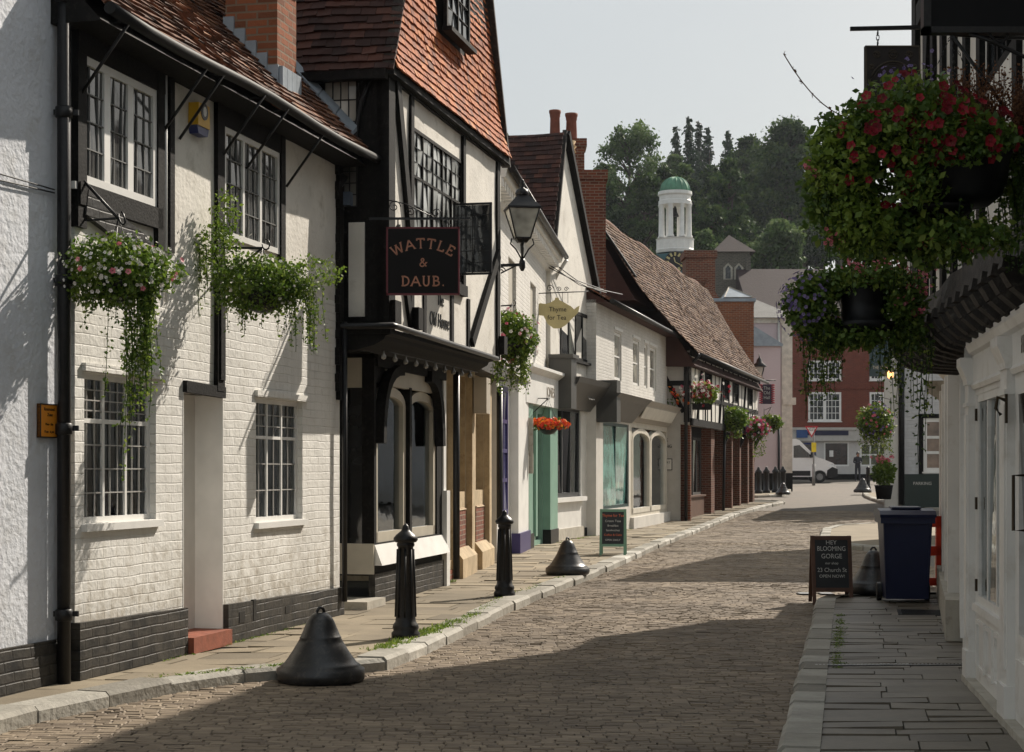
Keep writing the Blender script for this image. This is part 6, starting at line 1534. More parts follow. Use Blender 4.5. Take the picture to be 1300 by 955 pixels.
Ys = 70.5; sg = empty('hanging_sign', 'dark purple hanging sign with scalloped red edge below the far street lamp', 'sign', (0, 0, 0))
MB().box(X(966, Ys), X(981, Ys), Ys, Ys + .06, Zp(513, Ys), Zp(488, Ys)).build('board', paint('purple_board', (.035, .018, .04)), sg)
ed = MB()
for k in range(9):
    z_ = Zp(489 + k * 2.8, Ys)
    for px in (966, 981.5): ed.lathe([(.07, -.03), (.07, .03)], X(px, Ys), Ys, 8); ed.v[-16:] = [(a, b, c_ + z_) for a, b, c_ in ed.v[-16:]]
ed.build('scalloped_edge', paint('rose', (.4, .06, .08)), sg)
for s_, p_ in (('The', 493), ('Old', 499), ('Hall', 505)): text(s_, .19, CHALK, sg, (X(973.5, Ys), Ys - .01, Zp(p_, Ys)), sx=.9)
MB().tube([(X(958, Ys), Ys + .03, Zp(483, Ys)), (X(985, Ys), Ys + .03, Zp(483, Ys))], .025, 6).build('bracket', IRON, sg)

# teapot sign
YT = 36.0; sg = empty('teapot_sign', 'pale gold teapot-shaped hanging sign reading Thyme for Tea', 'sign', (X(707, YT), YT, Zp(398, YT))); s_ = YT / F
bodyp = [(18, 9), (22, 5), (25, 8), (29, 10), (27, 1), (20, -6), (11, -15), (4, -19), (-4, -19), (-12, -13), (-17, -3), (-24, -2), (-28, 4), (-27, 11), (-21, 13), (-15, 12), (-8, 14), (-3, 17), (-2, 20), (2, 20), (3, 17), (9, 14), (14, 11)]
MB().prism([(a * s_, b * s_) for a, b in bodyp], 0, .03, 'y').build('board', plain('pale_gold', (.52, .44, .22), .5, .15, 3), sg)
text('Thyme', 8.5 * s_, INK, sg, (1 * s_, -.006, 5 * s_), sx=.95, ex=.001); text('for Tea', 8.5 * s_, INK, sg, (0 * s_, -.006, -5.5 * s_), sx=.95, ex=.001)
ir = MB(); zb = 27 * s_; ir.tube([(-36 * s_, .015, zb - 2 * s_), (40 * s_, .015, zb + 1 * s_)], .012, 6); ir.tube([(-36 * s_, .015, zb - 9 * s_), (-36 * s_, .015, zb + 12 * s_)], .012, 6)
for x_ in (-8, 7, 14): ir.tube([(x_ * s_, .015, zb), (x_ * s_, .015, 13 * s_)], .007, 4)
scroll(ir, -9 * s_, zb + 5 * s_, 4.5 * s_, .015, th=.009); scroll(ir, 3 * s_, zb + 4 * s_, 3 * s_, .015, sgn=-1, th=.008); scroll(ir, 12 * s_, zb + 4 * s_, 3 * s_, .015, th=.008); scroll(ir, -30 * s_, zb + 6 * s_, 5 * s_, .015, th=.009)
ir.build('bracket', IRON, sg)
Yc = 37.5; cb_ = MB()
for (a, b, c_, d) in ((697, 330, 766, 368), (697, 336, 770, 372), (697, 340, 790, 374)):
    p, q = Vector((X(a, Yc), Yc, Zp(b, Yc))), Vector((X(c_, 41), 41, Zp(d, 41))); m_ = (p + q) / 2 - Vector((0, 0, .12)); cb_.tube([p, m_, q], .012, 5)
tag(cb_.build('overhead_wires', IRON), 'bundle of thin overhead wires running above the teapot sign', 'wires')

# signs over the right side
Ys = 8.6; sg = empty('large_hanging_sign', 'large plain black hanging sign cut off by the top right corner', 'sign', (0, 0, 0))
MB().box(X(1173, Ys), X(1420, Ys), Ys, Ys + .05, Zp(41, Ys), Zp(-160, Ys)).build('board', paint('near_black_board', (.006, .006, .007), .6, spec=.15), sg)
fr_ = MB()
for q in ((1173, 1181, 41, -160), (1412, 1420, 41, -160), (1173, 1420, 41, 34)): fr_.box(X(q[0], Ys) - .003, X(q[1], Ys) + .003, Ys - .008, Ys + .058, Zp(q[2], Ys) - .003, Zp(q[3], Ys))
fr_.build('frame', IRON, sg)
ir = MB(); ir.tube([(X(1232, Ys), Ys + .02, Zp(41, Ys)), (X(1262, Ys), Ys + .02, Zp(52, Ys)), (X(1310, Ys), Ys + .02, Zp(75, Ys)), (X(1400, Ys), Ys + .02, Zp(120, Ys))], .010, 7)
scroll(ir, X(1272, Ys), Zp(40, Ys), .055, Ys + .02, 1.1, math.pi, th=.008); ir.build('bracket', IRON, sg)
Ys = 13.9; sg = empty('carved_hanging_sign', 'carved dark hanging sign with arch and rosettes on a square iron bar', 'sign', (0, 0, 0))
x0, x1, z0, z1 = X(1098.5, Ys), X(1168.5, Ys), Zp(146, Ys), Zp(58, Ys)
MB().box(x0, x1, Ys, Ys + .05, z0, z1).build('board', plain('carved_wood', (.022, .017, .016), .6, .3, 10, 40, .4), sg)
cv = MB(); cx = (x0 + x1) / 2
for r_, w_ in ((.185, .012), (.165, .005)):
    pts = [(cx + r_ * math.cos(a * math.pi / 14), Ys - .004, z1 - .32 + r_ * 1.05 * math.sin(a * math.pi / 14)) for a in range(15)]; cv.tube(pts, w_ / 2, 5)
for px, pz, r_ in ((.0, -.07, .035), (-.13, -.07, .025), (.13, -.07, .025), (-.17, -.17, .02), (.17, -.17, .02)):
    for rr_ in (r_, r_ * .5): cv.tube([(cx + px + rr_ * math.cos(a * math.pi / 6), Ys - .004, z1 + pz + rr_ * math.sin(a * math.pi / 6)) for a in range(13)], .004, 5)
for q in ((x0, x1, z1 - .012, z1), (x0, x0 + .012, z0, z1), (x1 - .012, x1, z0, z1)): cv.box(q[0], q[1], Ys - .006, Ys + .056, q[2], q[3])
cv.build('carving', plain('worn_bronze', (.07, .055, .04), .5, .3, 12), sg)
ir = MB(); ir.bar((X(1080, Ys), Ys + .02, Zp(36, Ys)), (X(1175, Ys) + .3, Ys + .02, Zp(33, Ys)), .03, .03); ir.build('bar', IRON, sg)
ch_ = MB(); xx = X(1115, Ys)
for k in range(3): ch_.tube([(xx + .012 * math.cos(a * math.pi / 4) * (1 if k % 2 else .4), Ys + .02 + (.0 if k % 2 else .01 * math.cos(a)), Zp(36, Ys) - .03 - k * .04 + .025 * math.sin(a * math.pi / 4)) for a in range(9)], .004, 4)
ch_.tube([(xx, Ys + .02, Zp(58, Ys) + .02), (xx, Ys + .02, Zp(58, Ys))], .005, 4); ch_.build('chain', IRON, sg)

# ================================================================== hanging baskets
def bowl(t, r, z=0, mat=IRON, x=0, y=0):
    b_ = MB(); b_.lathe([(r * .25, z - r * .78), (r * .55, z - r * .66), (r * .85, z - r * .35), (r * .98, z - .02), (r * 1.05, z), (r * 1.05, z + .03), (r * .9, z + .03)], x, y, 28); return b_.build('bowl', mat, t)
def bracket_to(t, wall, tip, zdrop=.35):
    """an iron arm from a wall point to the hook over the basket (world coordinates, t unrotated)"""
    o = Vector(t.location); a, b = Vector(wall) - o, Vector(tip) - o; m_ = MB()
    m_.tube([a, b], .012, 6); m_.tube([a - Vector((0, 0, zdrop)), a * .7 + b * .3 - Vector((0, 0, zdrop * .75)), b], .01, 6); m_.tube([a + Vector((0, 0, .08)), a - Vector((0, 0, zdrop + .05))], .014, 6)
    d = (b - a).normalized(); m_.tube([b + d * (.045 + .045 * math.cos(q * .6 + 3.1)) * 1.0 + Vector((0, 0, .045 * math.sin(q * .6 + 3.1) + .03)) for q in range(9)], .008, 5)
    return m_.build('bracket', IRON, t)
def basket(name, label, px, py, Y, r, rad, n, size, mat=None, flowers=(), strands=(), wall=None, up=.75, group=None, shift=(0, 0, .0), flw=1.0):
    t = empty(name, label, 'flower basket', (X(px, Y), Y, Zp(py, Y)), 0, group or 'baskets of flowers hung along the street')
    bowl(t, r)
    f_ = MB(); leafball(f_, (shift[0], shift[1], rad[2] * .35 + shift[2]), rad, int(n * 1.4), size, lo=.1)
    leafball(f_, (shift[0], shift[1], rad[2] * .3), (rad[0] * .7, rad[1] * .7, rad[2] * .7), n // 3, size, shell=.2)
    for (sx_, sy_, sz_, ln, nn, dx) in strands: strand(f_, (sx_, sy_, sz_), ln, nn, size * .95, dirx=dx)
    f_.build('foliage', mat or LEAF, t)
    for (pm2, cnt, fr, t_) in flowers:
        m_ = MB()
        for _ in range(int(cnt * flw)):
            d = Vector((R.gauss(0, 1), R.gauss(-.5, 1), R.gauss(.15, .8))).normalized(); k = R.uniform(.85, 1.12)
            blossom(m_, (shift[0] + d.x * rad[0] * k, shift[1] + d.y * rad[1] * k, rad[2] * .35 + shift[2] + d.z * rad[2] * k), fr * R.uniform(.7, 1.15), R.random() if t_ is None else t_, d + Vector((0, -.4, .1)))
        m_.build('flowers', pm2, t, kind='stuff')
    if wall:
        tip = Vector((X(px, Y), Y, Zp(py, Y) + up)); bracket_to(t, wall, tip)
        ch_ = MB()
        for a in (0.5, 2.6, 4.7): ch_.mark().tube([(r * math.cos(a), r * math.sin(a), .03), (0, 0, up)], .004, 4)
        ch_.pieces('chain', IRON, t)
    return t
# 1: nearest left, white bacopa with long trailing ivy
pw = F1.W(.12, .0, 3.95)
t1 = basket('hanging_basket', 'basket of small white flowers with long ivy trailing over the ground floor window', 150, 362, 12.95, .17, (.46, .34, .28), 3400, .036, flowers=[(PETAL_WHT, 190, .016, None), (PETAL_PNK, 16, .022, None)],
   strands=[(.15 + R.uniform(-.1, .13), -.12 + R.uniform(-.05, .1), .05, R.uniform(.45, 1.15), 24, .02) for _ in range(34)] + [(.0 + R.uniform(-.35, .3), -.15, .02, R.uniform(.15, .4), 10, 0) for _ in range(14)] + [(-.02, -.18, 0, .85, 18, .01), (.17, -.15, .0, 1.45, 28, .02)], wall=(X(98, 13.2), 13.15, 3.95), up=.5)
# 2: second left, pale airy foliage; climbs the wall behind and trails right
t2 = basket('hanging_basket', 'bushy pale green basket trailing to the right, beneath the second leaded window', 333, 376, 15.15, .19, (.42, .36, .27), 3600, .034, flowers=[(PETAL_WHT, 26, .016, None)],
   strands=[(.3 + R.uniform(-.15, .2), R.uniform(-.2, .1), .15 + R.uniform(-.1, .1), R.uniform(.3, .75), 14, .35) for _ in range(26)] + [(R.uniform(-.4, .3), -.15, -.02, R.uniform(.1, .35), 8, 0) for _ in range(10)], wall=(X(268, 15.6), 15.55, 3.68), up=.42)
f_ = MB(); leafball(f_, (-.42, .12, .38), (.24, .2, .30), 1100, .032, lo=.25); leafball(f_, (-.36, .2, .72), (.14, .12, .28), 420, .03, lo=.3); leafball(f_, (.45, -.05, .2), (.3, .2, .16), 700, .028, lo=.3)
for _ in range(14): strand(f_, (-.45 + R.uniform(-.2, .25), .1, .45), R.uniform(.3, .7), 10, .03, lo=.3)
f_.build('climbing_foliage', LEAF, t2)
m_ = MB(); [blossom(m_, (-.35 + R.gauss(0, .15), .0, .2 + R.gauss(0, .12)), .018, R.random()) for _ in range(26)]; m_.build('flowers', PETAL_WHT, t2, kind='stuff')
# 3: middle
basket('hanging_basket', 'tall mixed basket with white and pink blooms hanging beside the timbered gable house', 650, 440, 26.0, .24, (.40, .34, .40), 3000, .05, flowers=[(PETAL_MIX, 70, .035, None)],
   strands=[(R.uniform(-.3, .3), R.uniform(-.25, .1), .0, R.uniform(.3, .75), 12, 0) for _ in range(44)], wall=(X(613, 26.6), 26.6, Zp(387, 26.2)), up=.62)
basket('hanging_basket', 'small low basket of orange and red flowers before the green shop', 696, 541, 34.6, .22, (.40, .3, .11), 700, .05, flowers=[(PETAL_ORG, 190, .042, None)], wall=(X(672, 35.6), 35.6, Zp(503, 34.6)), up=.55)
# on the timbered hall
Y = 52.6
t = empty('flower_trough', 'long flower trough with trailing blooms on the near end of the timbered hall', 'flower trough', (X(878, Y), Y, Zp(514, Y)), .25)
MB().box(-.6, .6, -.12, .15, -.15, .05).build('trough', BLACKT, t); f_ = MB(); leafball(f_, (-.4, 0, .2), (.45, .35, .3), 800, .09); leafball(f_, (.3, 0, .35), (.6, .35, .35), 1400, .09, lo=.3)
f_.build('foliage', LEAF, t)
for m2, n_, c_ in ((PETAL_RED, 50, (.4, .4)), (PETAL_MIX, 80, (.1, .45)), (PETAL_ORG, 30, (-.5, .3))):
    m_ = MB(); [blossom(m_, (c_[0] + R.gauss(0, .3), -.33 + R.gauss(0, .05), c_[1] + R.gauss(0, .16)), .055, R.random()) for _ in range(n_)]; m_.build('flowers', m2, t, kind='stuff')
basket('hanging_basket', 'round pale green basket in the middle of the timbered hall front', 932, 537, 59.5, .3, (.50, .45, .40), 1500, .10, strands=[(R.uniform(-.3, .3), -.2, 0, .5, 6, 0) for _ in range(8)], wall=(X(925, 61), 61, Zp(515, 60)), up=.8)
basket('hanging_basket', 'pink and crimson flowered basket near the far end of the timbered hall', 960, 548, 64.5, .25, (.48, .4, .38), 900, .10, flowers=[(PETAL_MIX, 60, .07, .1), (PETAL_PUR, 30, .06, .2), (PETAL_WHT, 30, .06, None)], strands=[(R.uniform(-.2, .3), -.2, 0, .9, 8, 0) for _ in range(8)], wall=(X(948, 66), 66, Zp(524, 65)), up=.8)
basket('hanging_basket', 'small bright green basket in front of the pink building', 979, 541, 74, .3, (.50, .45, .35), 900, .12, wall=(X(970, 75), 75, Zp(520, 74)), up=.8)
basket('hanging_basket', 'dark basket hanging left of the white pub wall with purple flowers', 1112, 545, 57, .3, (.62, .5, .62), 2600, .09, LEAF_DK, flowers=[(PETAL_PUR, 60, .05, .2), (PETAL_PNK, 25, .05, .2)], strands=[(R.uniform(-.5, .5), R.uniform(-.3, .1), .1, R.uniform(.6, 1.1), 10, 0) for _ in range(26)], wall=(X(1131, 62), 62, Zp(500, 57)), up=1.1)

# the two great baskets at the right
Yb = 9.2; s_ = Yb / F
t = empty('hanging_basket', 'huge overflowing basket of red petunias at upper right, nearest the camera', 'flower basket', (X(1208, Yb), Yb, Zp(192, Yb)), 0, 'baskets of flowers hung along the street')
bb_ = MB(); PB = paint('basket_plastic', (.006, .006, .0065), .45, spec=.25)
bb_.lathe([(.12, -.31), (.2, -.29), (.26, -.24), (.27, -.2), (.285, -.19), (.30, -.05), (.325, 0), (.33, .03), (.3, .03)], 0, 0, 36); bb_.lathe([(.02, -.36), (.14, -.35), (.2, -.33), (.21, -.30), (.15, -.295)], -.1, 0, 28)
bb_.build('bowl', PB, t)
f_ = MB()
for c_, rd_, n_ in (((-.25, -.1, .12), (.36, .34, .24), 5200), ((-.05, -.34, .0), (.24, .08, .13), 1500), ((.15, -.30, .02), (.14, .1, .10), 500), ((-.52, 0, -.02), (.25, .28, .30), 3600), ((-.62, .02, -.25), (.18, .22, .24), 2000), ((-.42, 0, -.40), (.27, .22, .18), 2600), ((-.15, .05, -.42), (.26, .2, .13), 2000), ((.02, -.12, .06), (.26, .2, .12), 1300), ((-.1, .05, -.5), (.26, .2, .12), 1000)):
    leafball(f_, c_, rd_, n_, .036, lo=.0, hi=.9, shell=.35)
leafball(f_, (.0, -.1, -.46), (.34, .24, .12), 1900, .036, shell=.3); leafball(f_, (.36, .1, -.1), (.12, .2, .28), 900, .034, shell=.3); leafball(f_, (-.22, -.2, -.18), (.16, .16, .18), 1300, .036, shell=.3)
for _ in range(46): strand(f_, (R.uniform(-.72, .05), R.uniform(-.2, .2), R.uniform(-.35, -.1)), R.uniform(.15, .45), 9, .028, 0, .7)
for _ in range(22): strand(f_, (R.uniform(.22, .40), R.uniform(-.2, .2), R.uniform(-.15, .1)), R.uniform(.3, .62), 12, .028, 0, .5, dirx=.1)
f_.build('foliage', LEAF_DK, t)
f_ = MB(); leafball(f_, (-.60, -.1, -.1), (.2, .24, .26), 1700, .034, lo=.45); leafball(f_, (-.50, -.1, -.40), (.2, .2, .16), 1100, .034, lo=.45); leafball(f_, (-.2, -.3, .05), (.3, .12, .2), 500, .036, lo=.4); f_.build('yellow_foliage', LEAF, t)
m_ = MB()
for _ in range(150):
    c_, rd_ = R.choice([((-.25, -.1, .12), (.38, .36, .26)), ((-.02, -.2, .04), (.32, .24, .18)), ((-.42, -.05, -.05), (.26, .32, .30))])
    d = Vector((R.gauss(0, 1), R.gauss(-.9, .8), R.gauss(0, .9))).normalized(); blossom(m_, (c_[0] + d.x * rd_[0], c_[1] + d.y * rd_[1], c_[2] + d.z * rd_[2]), R.uniform(.02, .034), R.uniform(0, .9), d + Vector((0, -.6, 0)))
m_.build('red_petunias', PETAL_RED, t, kind='stuff'); m_ = MB()
for cc in ((-.78, -.12), (-.66, -.47), (-.12, -.5), (.06, -.52), (-.1, -.46), (.05, -.46)):
    for _ in range(16): blossom(m_, (cc[0] + R.gauss(0, .035), -.1 + R.gauss(0, .04), cc[1] + R.gauss(0, .022)), .013, R.random())
m_.build('pink_geraniums', PETAL_PNK, t, kind='stuff'); m_ = MB()
for _ in range(46): blossom(m_, (-.25 + R.gauss(0, .12), R.gauss(-.05, .1), .40 + R.gauss(0, .035)), .012, R.random())
m_.build('lavender_flowers', PETAL_PUR, t, kind='stuff')
f_ = MB(); DRY = tinted('dry_seed_heads', [(0, (.08, .032, .016)), (1, (.26, .12, .055))], .8, .2, 0, var=0)
for _ in range(230):
    x = R.uniform(-.02, .58); y = R.uniform(-.2, .2); hh_ = R.uniform(.2, .46) * (1 - abs(x - .2) * .6); q = (x + R.gauss(0, .05), y, hh_); f_.tube([(x, y, .0), q], .002, 3, t=.1)
    for k in range(26): leaf(f_, (q[0] + R.gauss(0, .02), q[1] + R.gauss(0, .02), hh_ * R.uniform(.35, 1.05)), .02, R.random())
f_.build('dry_seed_heads', DRY, t)
f_ = MB(); pts = [(-.5 - k * .05, -.05, .16 + .006 * k * k * .9) for k in range(9)]; f_.tube(pts, .003, 4, t=.1)
for p_ in pts[2:]: leaf(f_, p_, .028, R.random() * .5); leaf(f_, p_, .022, R.random() * .5)
f_.build('stray_stem', DRY, t)
ir = MB(); wl = 2.88 - X(1208, Yb); ir.tube([(0, 0, .62), (wl, .1, .62)], .012, 6); ir.tube([(0, 0, .62), (wl * .6, .05, .2), (wl, .1, .0)], .01, 6); ir.build('bracket', IRON, t); ch_ = MB()
for a in (.4, 2.5, 4.6):
    ch_.mark(); p0, p1 = Vector((.31 * math.cos(a), .31 * math.sin(a), .03)), Vector((0, 0, .62))
    for k in range(16):
        q0, q1 = p0.lerp(p1, k / 16), p0.lerp(p1, (k + .8) / 16); sd = Vector((.006 if k % 2 else 0, 0 if k % 2 else .006, 0)); ch_.tube([q0, (q0 + q1) / 2 + sd, q1, (q0 + q1) / 2 - sd, q0], .0022, 4)
ch_.pieces('chain', IRON, t)
Yb = 13.2
t = empty('hanging_basket', 'second large basket at right, purple daisies on its left and pink geraniums on top', 'flower basket', (X(1096, Yb), Yb, Zp(405, Yb)), 0, 'baskets of flowers hung along the street')
bb_ = MB(); bb_.lathe([(.08, -.12), (.2, -.11), (.24, -.06), (.245, -.03), (.17, -.02), (.17, .12), (.185, .2), (.19, .24), (.16, .24)], 0, 0, 30); bb_.build('bowl', PB, t)
f_ = MB()
for c_, rd_, n_ in (((-.40, -.02, .1), (.22, .24, .26), 2600), ((-.15, .0, .28), (.26, .22, .12), 1500), ((.28, -.03, .12), (.2, .2, .22), 1900), ((.33, 0, -.08), (.16, .16, .18), 1000), ((-.25, 0, -.12), (.2, .18, .14), 1100), ((-.02, -.1, -.14), (.22, .2, .1), 900), ((.12, -.16, .30), (.28, .14, .09), 900), ((.1, .1, .5), (.3, .15, .12), 700)): leafball(f_, c_, rd_, int(n_ * 1.5), .038, hi=.9, shell=.3)
for _ in range(60): strand(f_, (R.choice([R.uniform(-.5, -.15), R.uniform(.1, .5)]), R.uniform(-.15, .15), R.uniform(-.15, .0)), R.uniform(.15, .62), 10, .034, 0, .85)
strand(f_, (.45, -.05, -.1), 1.0, 14, .034, 0, .4); strand(f_, (.52, -.05, -.1), .9, 14, .03, 0, .4)
f_.build('foliage', LEAF_DK, t); m_ = MB()
for _ in range(120):
    d = Vector((R.gauss(-.5, .8), R.gauss(-.8, .8), R.gauss(0, .9))).normalized(); blossom(m_, (-.42 + d.x * .24, -.02 + d.y * .25, .1 + d.z * .27), .016, R.random(), d)
m_.build('purple_daisies', PETAL_PUR, t, kind='stuff'); m_ = MB()
for cc in ((.38, .05), (.30, .12), (.42, .32), (-.12, .40), (.1, .40), (.22, .42), (-.06, .36), (.05, .33), (.15, .36), (.25, .32), (.36, .26), (.42, .22), (.18, .28), (-.02, .28), (.3, .36)):
    for _ in range(14): blossom(m_, (cc[0] + R.gauss(0, .04), -.14 + R.gauss(0, .03), cc[1] + R.gauss(0, .025)), .015, R.random())
m_.build('pink_geraniums', PETAL_PNK, t, kind='stuff')
ir = MB(); ir.tube([(0, 0, .7), (3.42 - X(1096, Yb), .0, .72)], .012, 6); ir.tube([(0, 0, .7), (.5, 0, .45), (3.42 - X(1096, Yb), 0, .3)], .01, 6); ir.build('bracket', IRON, t); ch_ = MB()
for a in (.4, 2.5, 4.6): ch_.mark().tube([(.18 * math.cos(a), .18 * math.sin(a), .24), (0, 0, .7)], .005, 4)
ch_.pieces('chain', IRON, t)

# planter at the pub corner
Y = 61.3; t = empty('planted_tub', 'tub of bright green plants and pink flowers at the foot of the white pub wall', 'planter', (X(1122, Y), Y, gz(Y) + .0))
MB().lathe([(.25, 0), (.32, .45), (.34, .5), (.3, .5)], 0, 0, 16).build('tub', BLACKT, t); f_ = MB(); leafball(f_, (0, 0, .95), (.42, .4, .5), 1600, .1, lo=.25); f_.build('foliage', LEAF, t)
m_ = MB(); [blossom(m_, (R.gauss(0, .2), -.2, 1.42 + R.gauss(0, .08)), .06, R.random()) for _ in range(40)]; m_.build('flowers', PETAL_PNK, t, kind='stuff')
t.location.z = Zp(634, Y)

# give way sign
Y = 97; t = empty('give_way_sign', 'triangular red and white GIVE WAY sign on a grey post with yellow plate', 'road sign', (X(1033, Y), Y, gz(Y)))
zz = lambda p: Zp(p, Y) - gz(Y); s_ = Y / F; GREY = plain('grey_post', (.22, .22, .21), .5)
MB().tube([(0, 0, 0), (0, 0, zz(541))], .045, 10).build('post', GREY, t); MB().tube([(0, 0, 0), (0, 0, 1.2)], .09, 10).build('post_base', GREY, t)
px0 = -3 * s_; tr_ = lambda k: [(px0 - 8.6 * s_ * k, zz(547) + 6 * s_ * k), (px0 + 8.6 * s_ * k, zz(547) + 6 * s_ * k), (px0, zz(547) - 9 * s_ * k)]
pl = MB().prism(tr_(1), -.09, -.07, 'y').build('plate', paint('sign_red', (.42, .02, .03)), t); MB().prism(tr_(.66), -.1, -.09, 'y').build('centre', WHITE_P, pl)
text('GIVE', .17, INK, pl, (px0, -.105, zz(543.4))); text('WAY', .17, INK, pl, (px0, -.105, zz(546.5)))
MB().box(-3 * s_, 3 * s_, -.08, -.06, zz(574), zz(562)).build('yellow_plate', paint('yellow_plate', (.75, .58, .02)), t)

# white van
Y = 103; zg = gz(Y); L_ = 5.6; nose = X(1063, Y)
t = empty('white_van', 'white delivery van nosing out from behind the pink building', 'van', (nose - L_, Y, zg))
VW = plain('van_white', (.78, .77, .75), .3, .06, 1, 60, .02, .002, spec=.6); yv = 0
prof = [(0, .45), (0, 2.45), (.15, 2.58), (3.1, 2.62), (3.35, 2.55), (4.35, 1.55), (4.75, 1.42), (5.35, 1.18), (5.52, 1.0), (5.58, .7), (5.55, .42), (5.25, .35), (5.2, .35)]
arcw = [(4.55 + .42 * math.cos(math.pi * k / 8), .36 + .40 * math.sin(math.pi * k / 8)) for k in range(9)]
arcr = [(1.1 + .42 * math.cos(math.pi * k / 8), .36 + .40 * math.sin(math.pi * k / 8)) for k in range(9)]
body = MB(); body.prism(prof[:-1] + arcw + arcr + [(.3, .36)], 0, 1.95, 'y'); body.build('body', VW, t)
MB().prism([(0, .42), (0, .72), (4.0, .72), (4.0, .42)], -.02, .0, 'y').build('side_trim', IRON, t)
MB().prism([(4.95, .33), (5.0, .75), (5.3, .95), (5.62, .82), (5.62, .4), (5.3, .3)], -.03, 1.98, 'y').build('bumper', IRON, t)
MB().prism([(3.0, 1.5), (3.0, 2.2), (3.35, 2.25), (4.1, 1.58), (4.1, 1.5)], -.015, .0, 'y').build('side_window', GLASS, t)
MB().face([(3.42, .1, 2.5), (4.38, .1, 1.57), (4.38, 1.85, 1.57), (3.42, 1.85, 2.5)]).build('windscreen', GLASS, t).location = (.03, 0, .02)
MB().prism([(4.95, .98), (5.3, 1.16), (5.5, 1.0), (5.3, .9)], -.02, .1, 'y').build('headlight', glassy('headlight_glass', (.5, .5, .5), .05, 1), t)
mm = MB(); mm.box(4.0, 4.15, -.28, -.06, 1.5, 1.82); mm.box(4.02, 4.08, -.1, .0, 1.52, 1.6); mm.build('wing_mirror', IRON, t)
for x in (1.1, 4.55):
    for yy in (.0, 1.75):
        w_ = MB(); w_.prism([(x + .36 * math.cos(i * math.pi / 12), .36 + .36 * math.sin(i * math.pi / 12)) for i in range(24)], yy - .01, yy + .22, 'y'); wh = w_.build('wheel', IRON, t)
        if yy == 0: MB().prism([(x + .2 * math.cos(i * math.pi / 8), .36 + .2 * math.sin(i * math.pi / 8)) for i in range(16)], -.02, -.01, 'y').build('hubcap', plain('hub_grey', (.2, .2, .2), .4, metal=.6), wh)

# people at the far end
def skin_fig(name, label, loc, rz, verts, edges, mats):
    t = empty(name, label, 'person', loc, rz)
    return t
def limb(mb, pts, rs, n=10):
    """one tapering tube along pts with its own radii"""
    pts = [Vector(p) for p in pts]; i0 = len(mb.v); m = len(pts)
    for k, p in enumerate(pts):
        d = (pts[min(k + 1, m - 1)] - pts[max(k - 1, 0)]).normalized(); a = d.orthogonal().normalized(); a = Vector((1, 0, 0)) - d * d.x if abs(d.x) < .9 else a; a.normalize(); b = d.cross(a)
        rx_, ry_ = rs[k] if isinstance(rs[k], tuple) else (rs[k], rs[k])
        for j in range(n): mb.v.append(tuple(p + a * rx_ * math.cos(2 * math.pi * j / n) + b * ry_ * math.sin(2 * math.pi * j / n)))
    for k in range(m - 1):
        for j in range(n): a_, b_ = i0 + k * n + j, i0 + k * n + (j + 1) % n; mb.f.append((a_, b_, b_ + n, a_ + n)); mb.t.append(.5); mb.sm.append(True)
    mb.f.append(tuple(range(i0 + n - 1, i0 - 1, -1))); mb.f.append(tuple(range(i0 + (m - 1) * n, i0 + m * n))); mb.t += [.5, .5]; mb.sm += [False, False]
SKIN = paint('skin', (.30, .15, .09), .5)
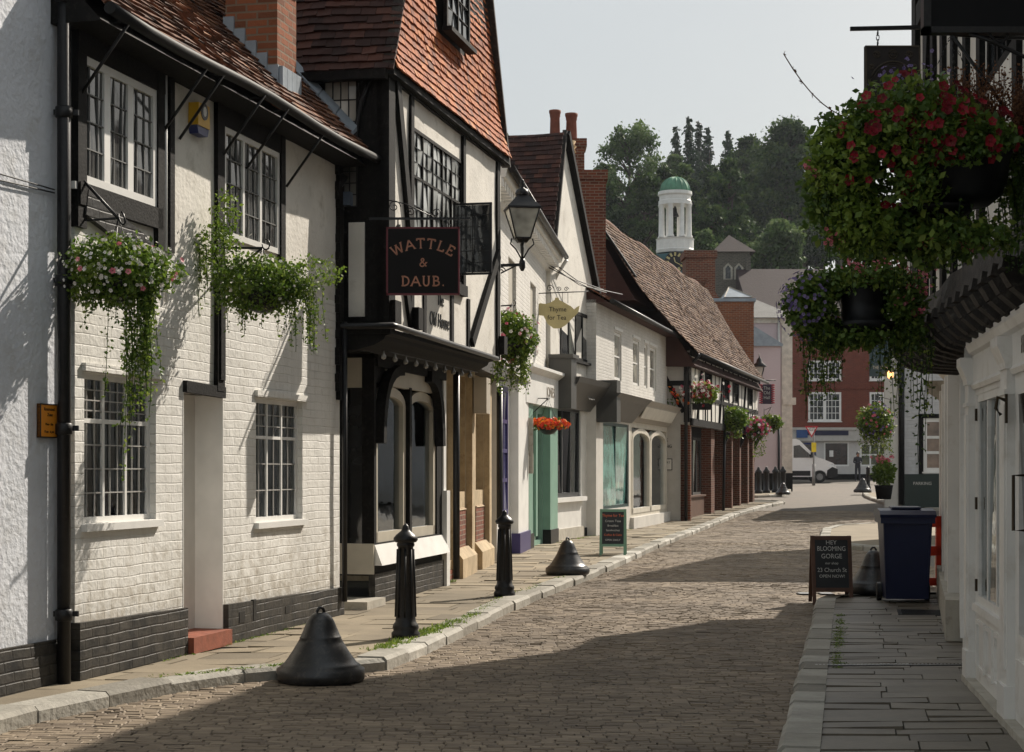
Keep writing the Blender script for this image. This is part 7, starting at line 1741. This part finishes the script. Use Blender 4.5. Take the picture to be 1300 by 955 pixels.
def person(label, loc, rz, top, legs, hair, H=1.75, arms='folded', skirt=False):
    t = empty('person', label, 'person', loc, rz)
    me = bpy.data.meshes.new('body'); k = H / 1.75
    V = [(0, 0, .98), (0, 0, 1.2), (0, .01, 1.42), (0, 0, 1.50), (0, -.02, 1.60), (0, -.02, 1.70),
         (.09, 0, .92), (.10, -.02, .5), (.11, .02, .09), (.11, -.12, .04), (-.09, 0, .92), (-.11, .0, .5), (-.13, .03, .09), (-.14, -.11, .04),
         (.18, .01, 1.42), (.24, .02, 1.16), (.10, -.2, 1.14), (.02, -.23, 1.18), (-.18, .01, 1.42), (-.24, .02, 1.16), (-.10, -.2, 1.10), (-.02, -.24, 1.14)]
    E = [(0, 1), (1, 2), (2, 3), (3, 4), (4, 5), (0, 6), (6, 7), (7, 8), (8, 9), (0, 10), (10, 11), (11, 12), (12, 13), (2, 14), (14, 15), (15, 16), (16, 17), (2, 18), (18, 19), (19, 20), (20, 21)]
    Rr = [.15, .14, .15, .06, .09, .085, .095, .065, .045, .045, .095, .065, .045, .045, .07, .05, .038, .035, .07, .05, .038, .035]
    me.from_pydata([tuple(c * k for c in v) for v in V], E, [])
    o = bpy.data.objects.new('body', me); C.objects.link(o); o.parent = t
    o.modifiers.new('skin', 'SKIN').use_smooth_shade = True; o.modifiers.new('sub', 'SUBSURF').levels = 1; o.modifiers['sub'].render_levels = 2
    for i, r_ in enumerate(Rr): me.skin_vertices[0].data[i].radius = (r_ * k, r_ * k * (.75 if i < 3 else 1))
    me.skin_vertices[0].data[0].use_root = True
    m, nt_, b_, o_ = new_mat('person_surface'); sp_ = N(nt_, 'ShaderNodeSeparateXYZ'); L(nt_, ovec(nt_), sp_.inputs[0])
    mr = N(nt_, 'ShaderNodeMapRange'); mr.inputs['From Max'].default_value = 1.8 * k; L(nt_, sp_.outputs[2], mr.inputs[0])
    rp = ramp(nt_, mr.outputs[0], [(0, (.02, .018, .016)), (.05, legs), (.54, legs), (.545, top), (.83, top), (.835, (.30, .15, .09)), (1, (.30, .15, .09))]); rp.node.color_ramp.interpolation = 'CONSTANT'
    L(nt_, rp, b_.inputs['Base Color']); b_.inputs['Roughness'].default_value = .8; me.materials.append(m)
    hr = MB(); prof_ = [(.01, .13), (.06, .115), (.092, .07), (.1, .02), (.098, -.03), (.085, -.06)]
    hr.lathe([(r_ * k, z_ * k) for r_, z_ in prof_][::-1], 0, 0, 14); ho = hr.build('hair', paint('hair_' + hair[0], hair[1]), t); ho.location = (0, .015 * k, 1.66 * k)
    fc = MB()
    for sx in (-.032, .032): fc.lathe([(.001, -.008), (.01, 0), (.001, .008)], sx * k, -.105 * k, 6)
    fc.prism([(-.01, -.045), (.01, -.045), (.0, -.005)], -.125 * k, -.09 * k, 'y'); fc.build('face_features', INK, ho); 
    return t
Y = 104; person('person in dark clothes standing with folded arms before the shop window', (X(1089, Y), Y, gz(Y) + .03), .1, (.02, .022, .03), (.018, .02, .03), ('dark', (.02, .014, .01)), 1.78)
Y = 100; person('person in a purple top walking behind the tub of pink flowers', (X(1118, Y), Y, gz(Y) + .03), -.5, (.10, .035, .12), (.25, .27, .32), ('auburn', (.14, .05, .02)), 1.68)

# ================================================================== the faint summer haze that lifts the far trees
hz_ = MB().box(-330, 330, -32, 330, -3, 75).build('haze', IRON); tag(hz_, 'faint haze filling the air of the street and over the hill', 'haze', kind='stuff')
m = bpy.data.materials.new('haze_air'); m.use_nodes = True; nt = m.node_tree; nt.nodes.clear()
ou = nt.nodes.new('ShaderNodeOutputMaterial'); pv = nt.nodes.new('ShaderNodeVolumePrincipled'); pv.inputs['Color'].default_value = (.85, .9, 1, 1); pv.inputs['Density'].default_value = .00016; pv.inputs['Anisotropy'].default_value = .2
L(nt, pv.outputs[0], ou.inputs['Volume']); hz_.data.materials.clear(); hz_.data.materials.append(m)
for px, nm in ((1021, 'left'), (1049, 'right')):
    Y = 23.4; t = empty('access_cover', nm + ' one of two small steel covers set in the road behind the brown chalkboard', 'access cover', (X(px, Y), Y, .012), 0, 'small steel covers in the road')
    q = MB(); q.box(-.09, .09, -.14, .14, -.01, .004).build('frame', IRON, t); MB().box(-.075, .075, -.125, .125, .004, .008).build('lid', plain('polished_steel', (.42, .42, .42), .35, .4, 20, metal=.8), t)
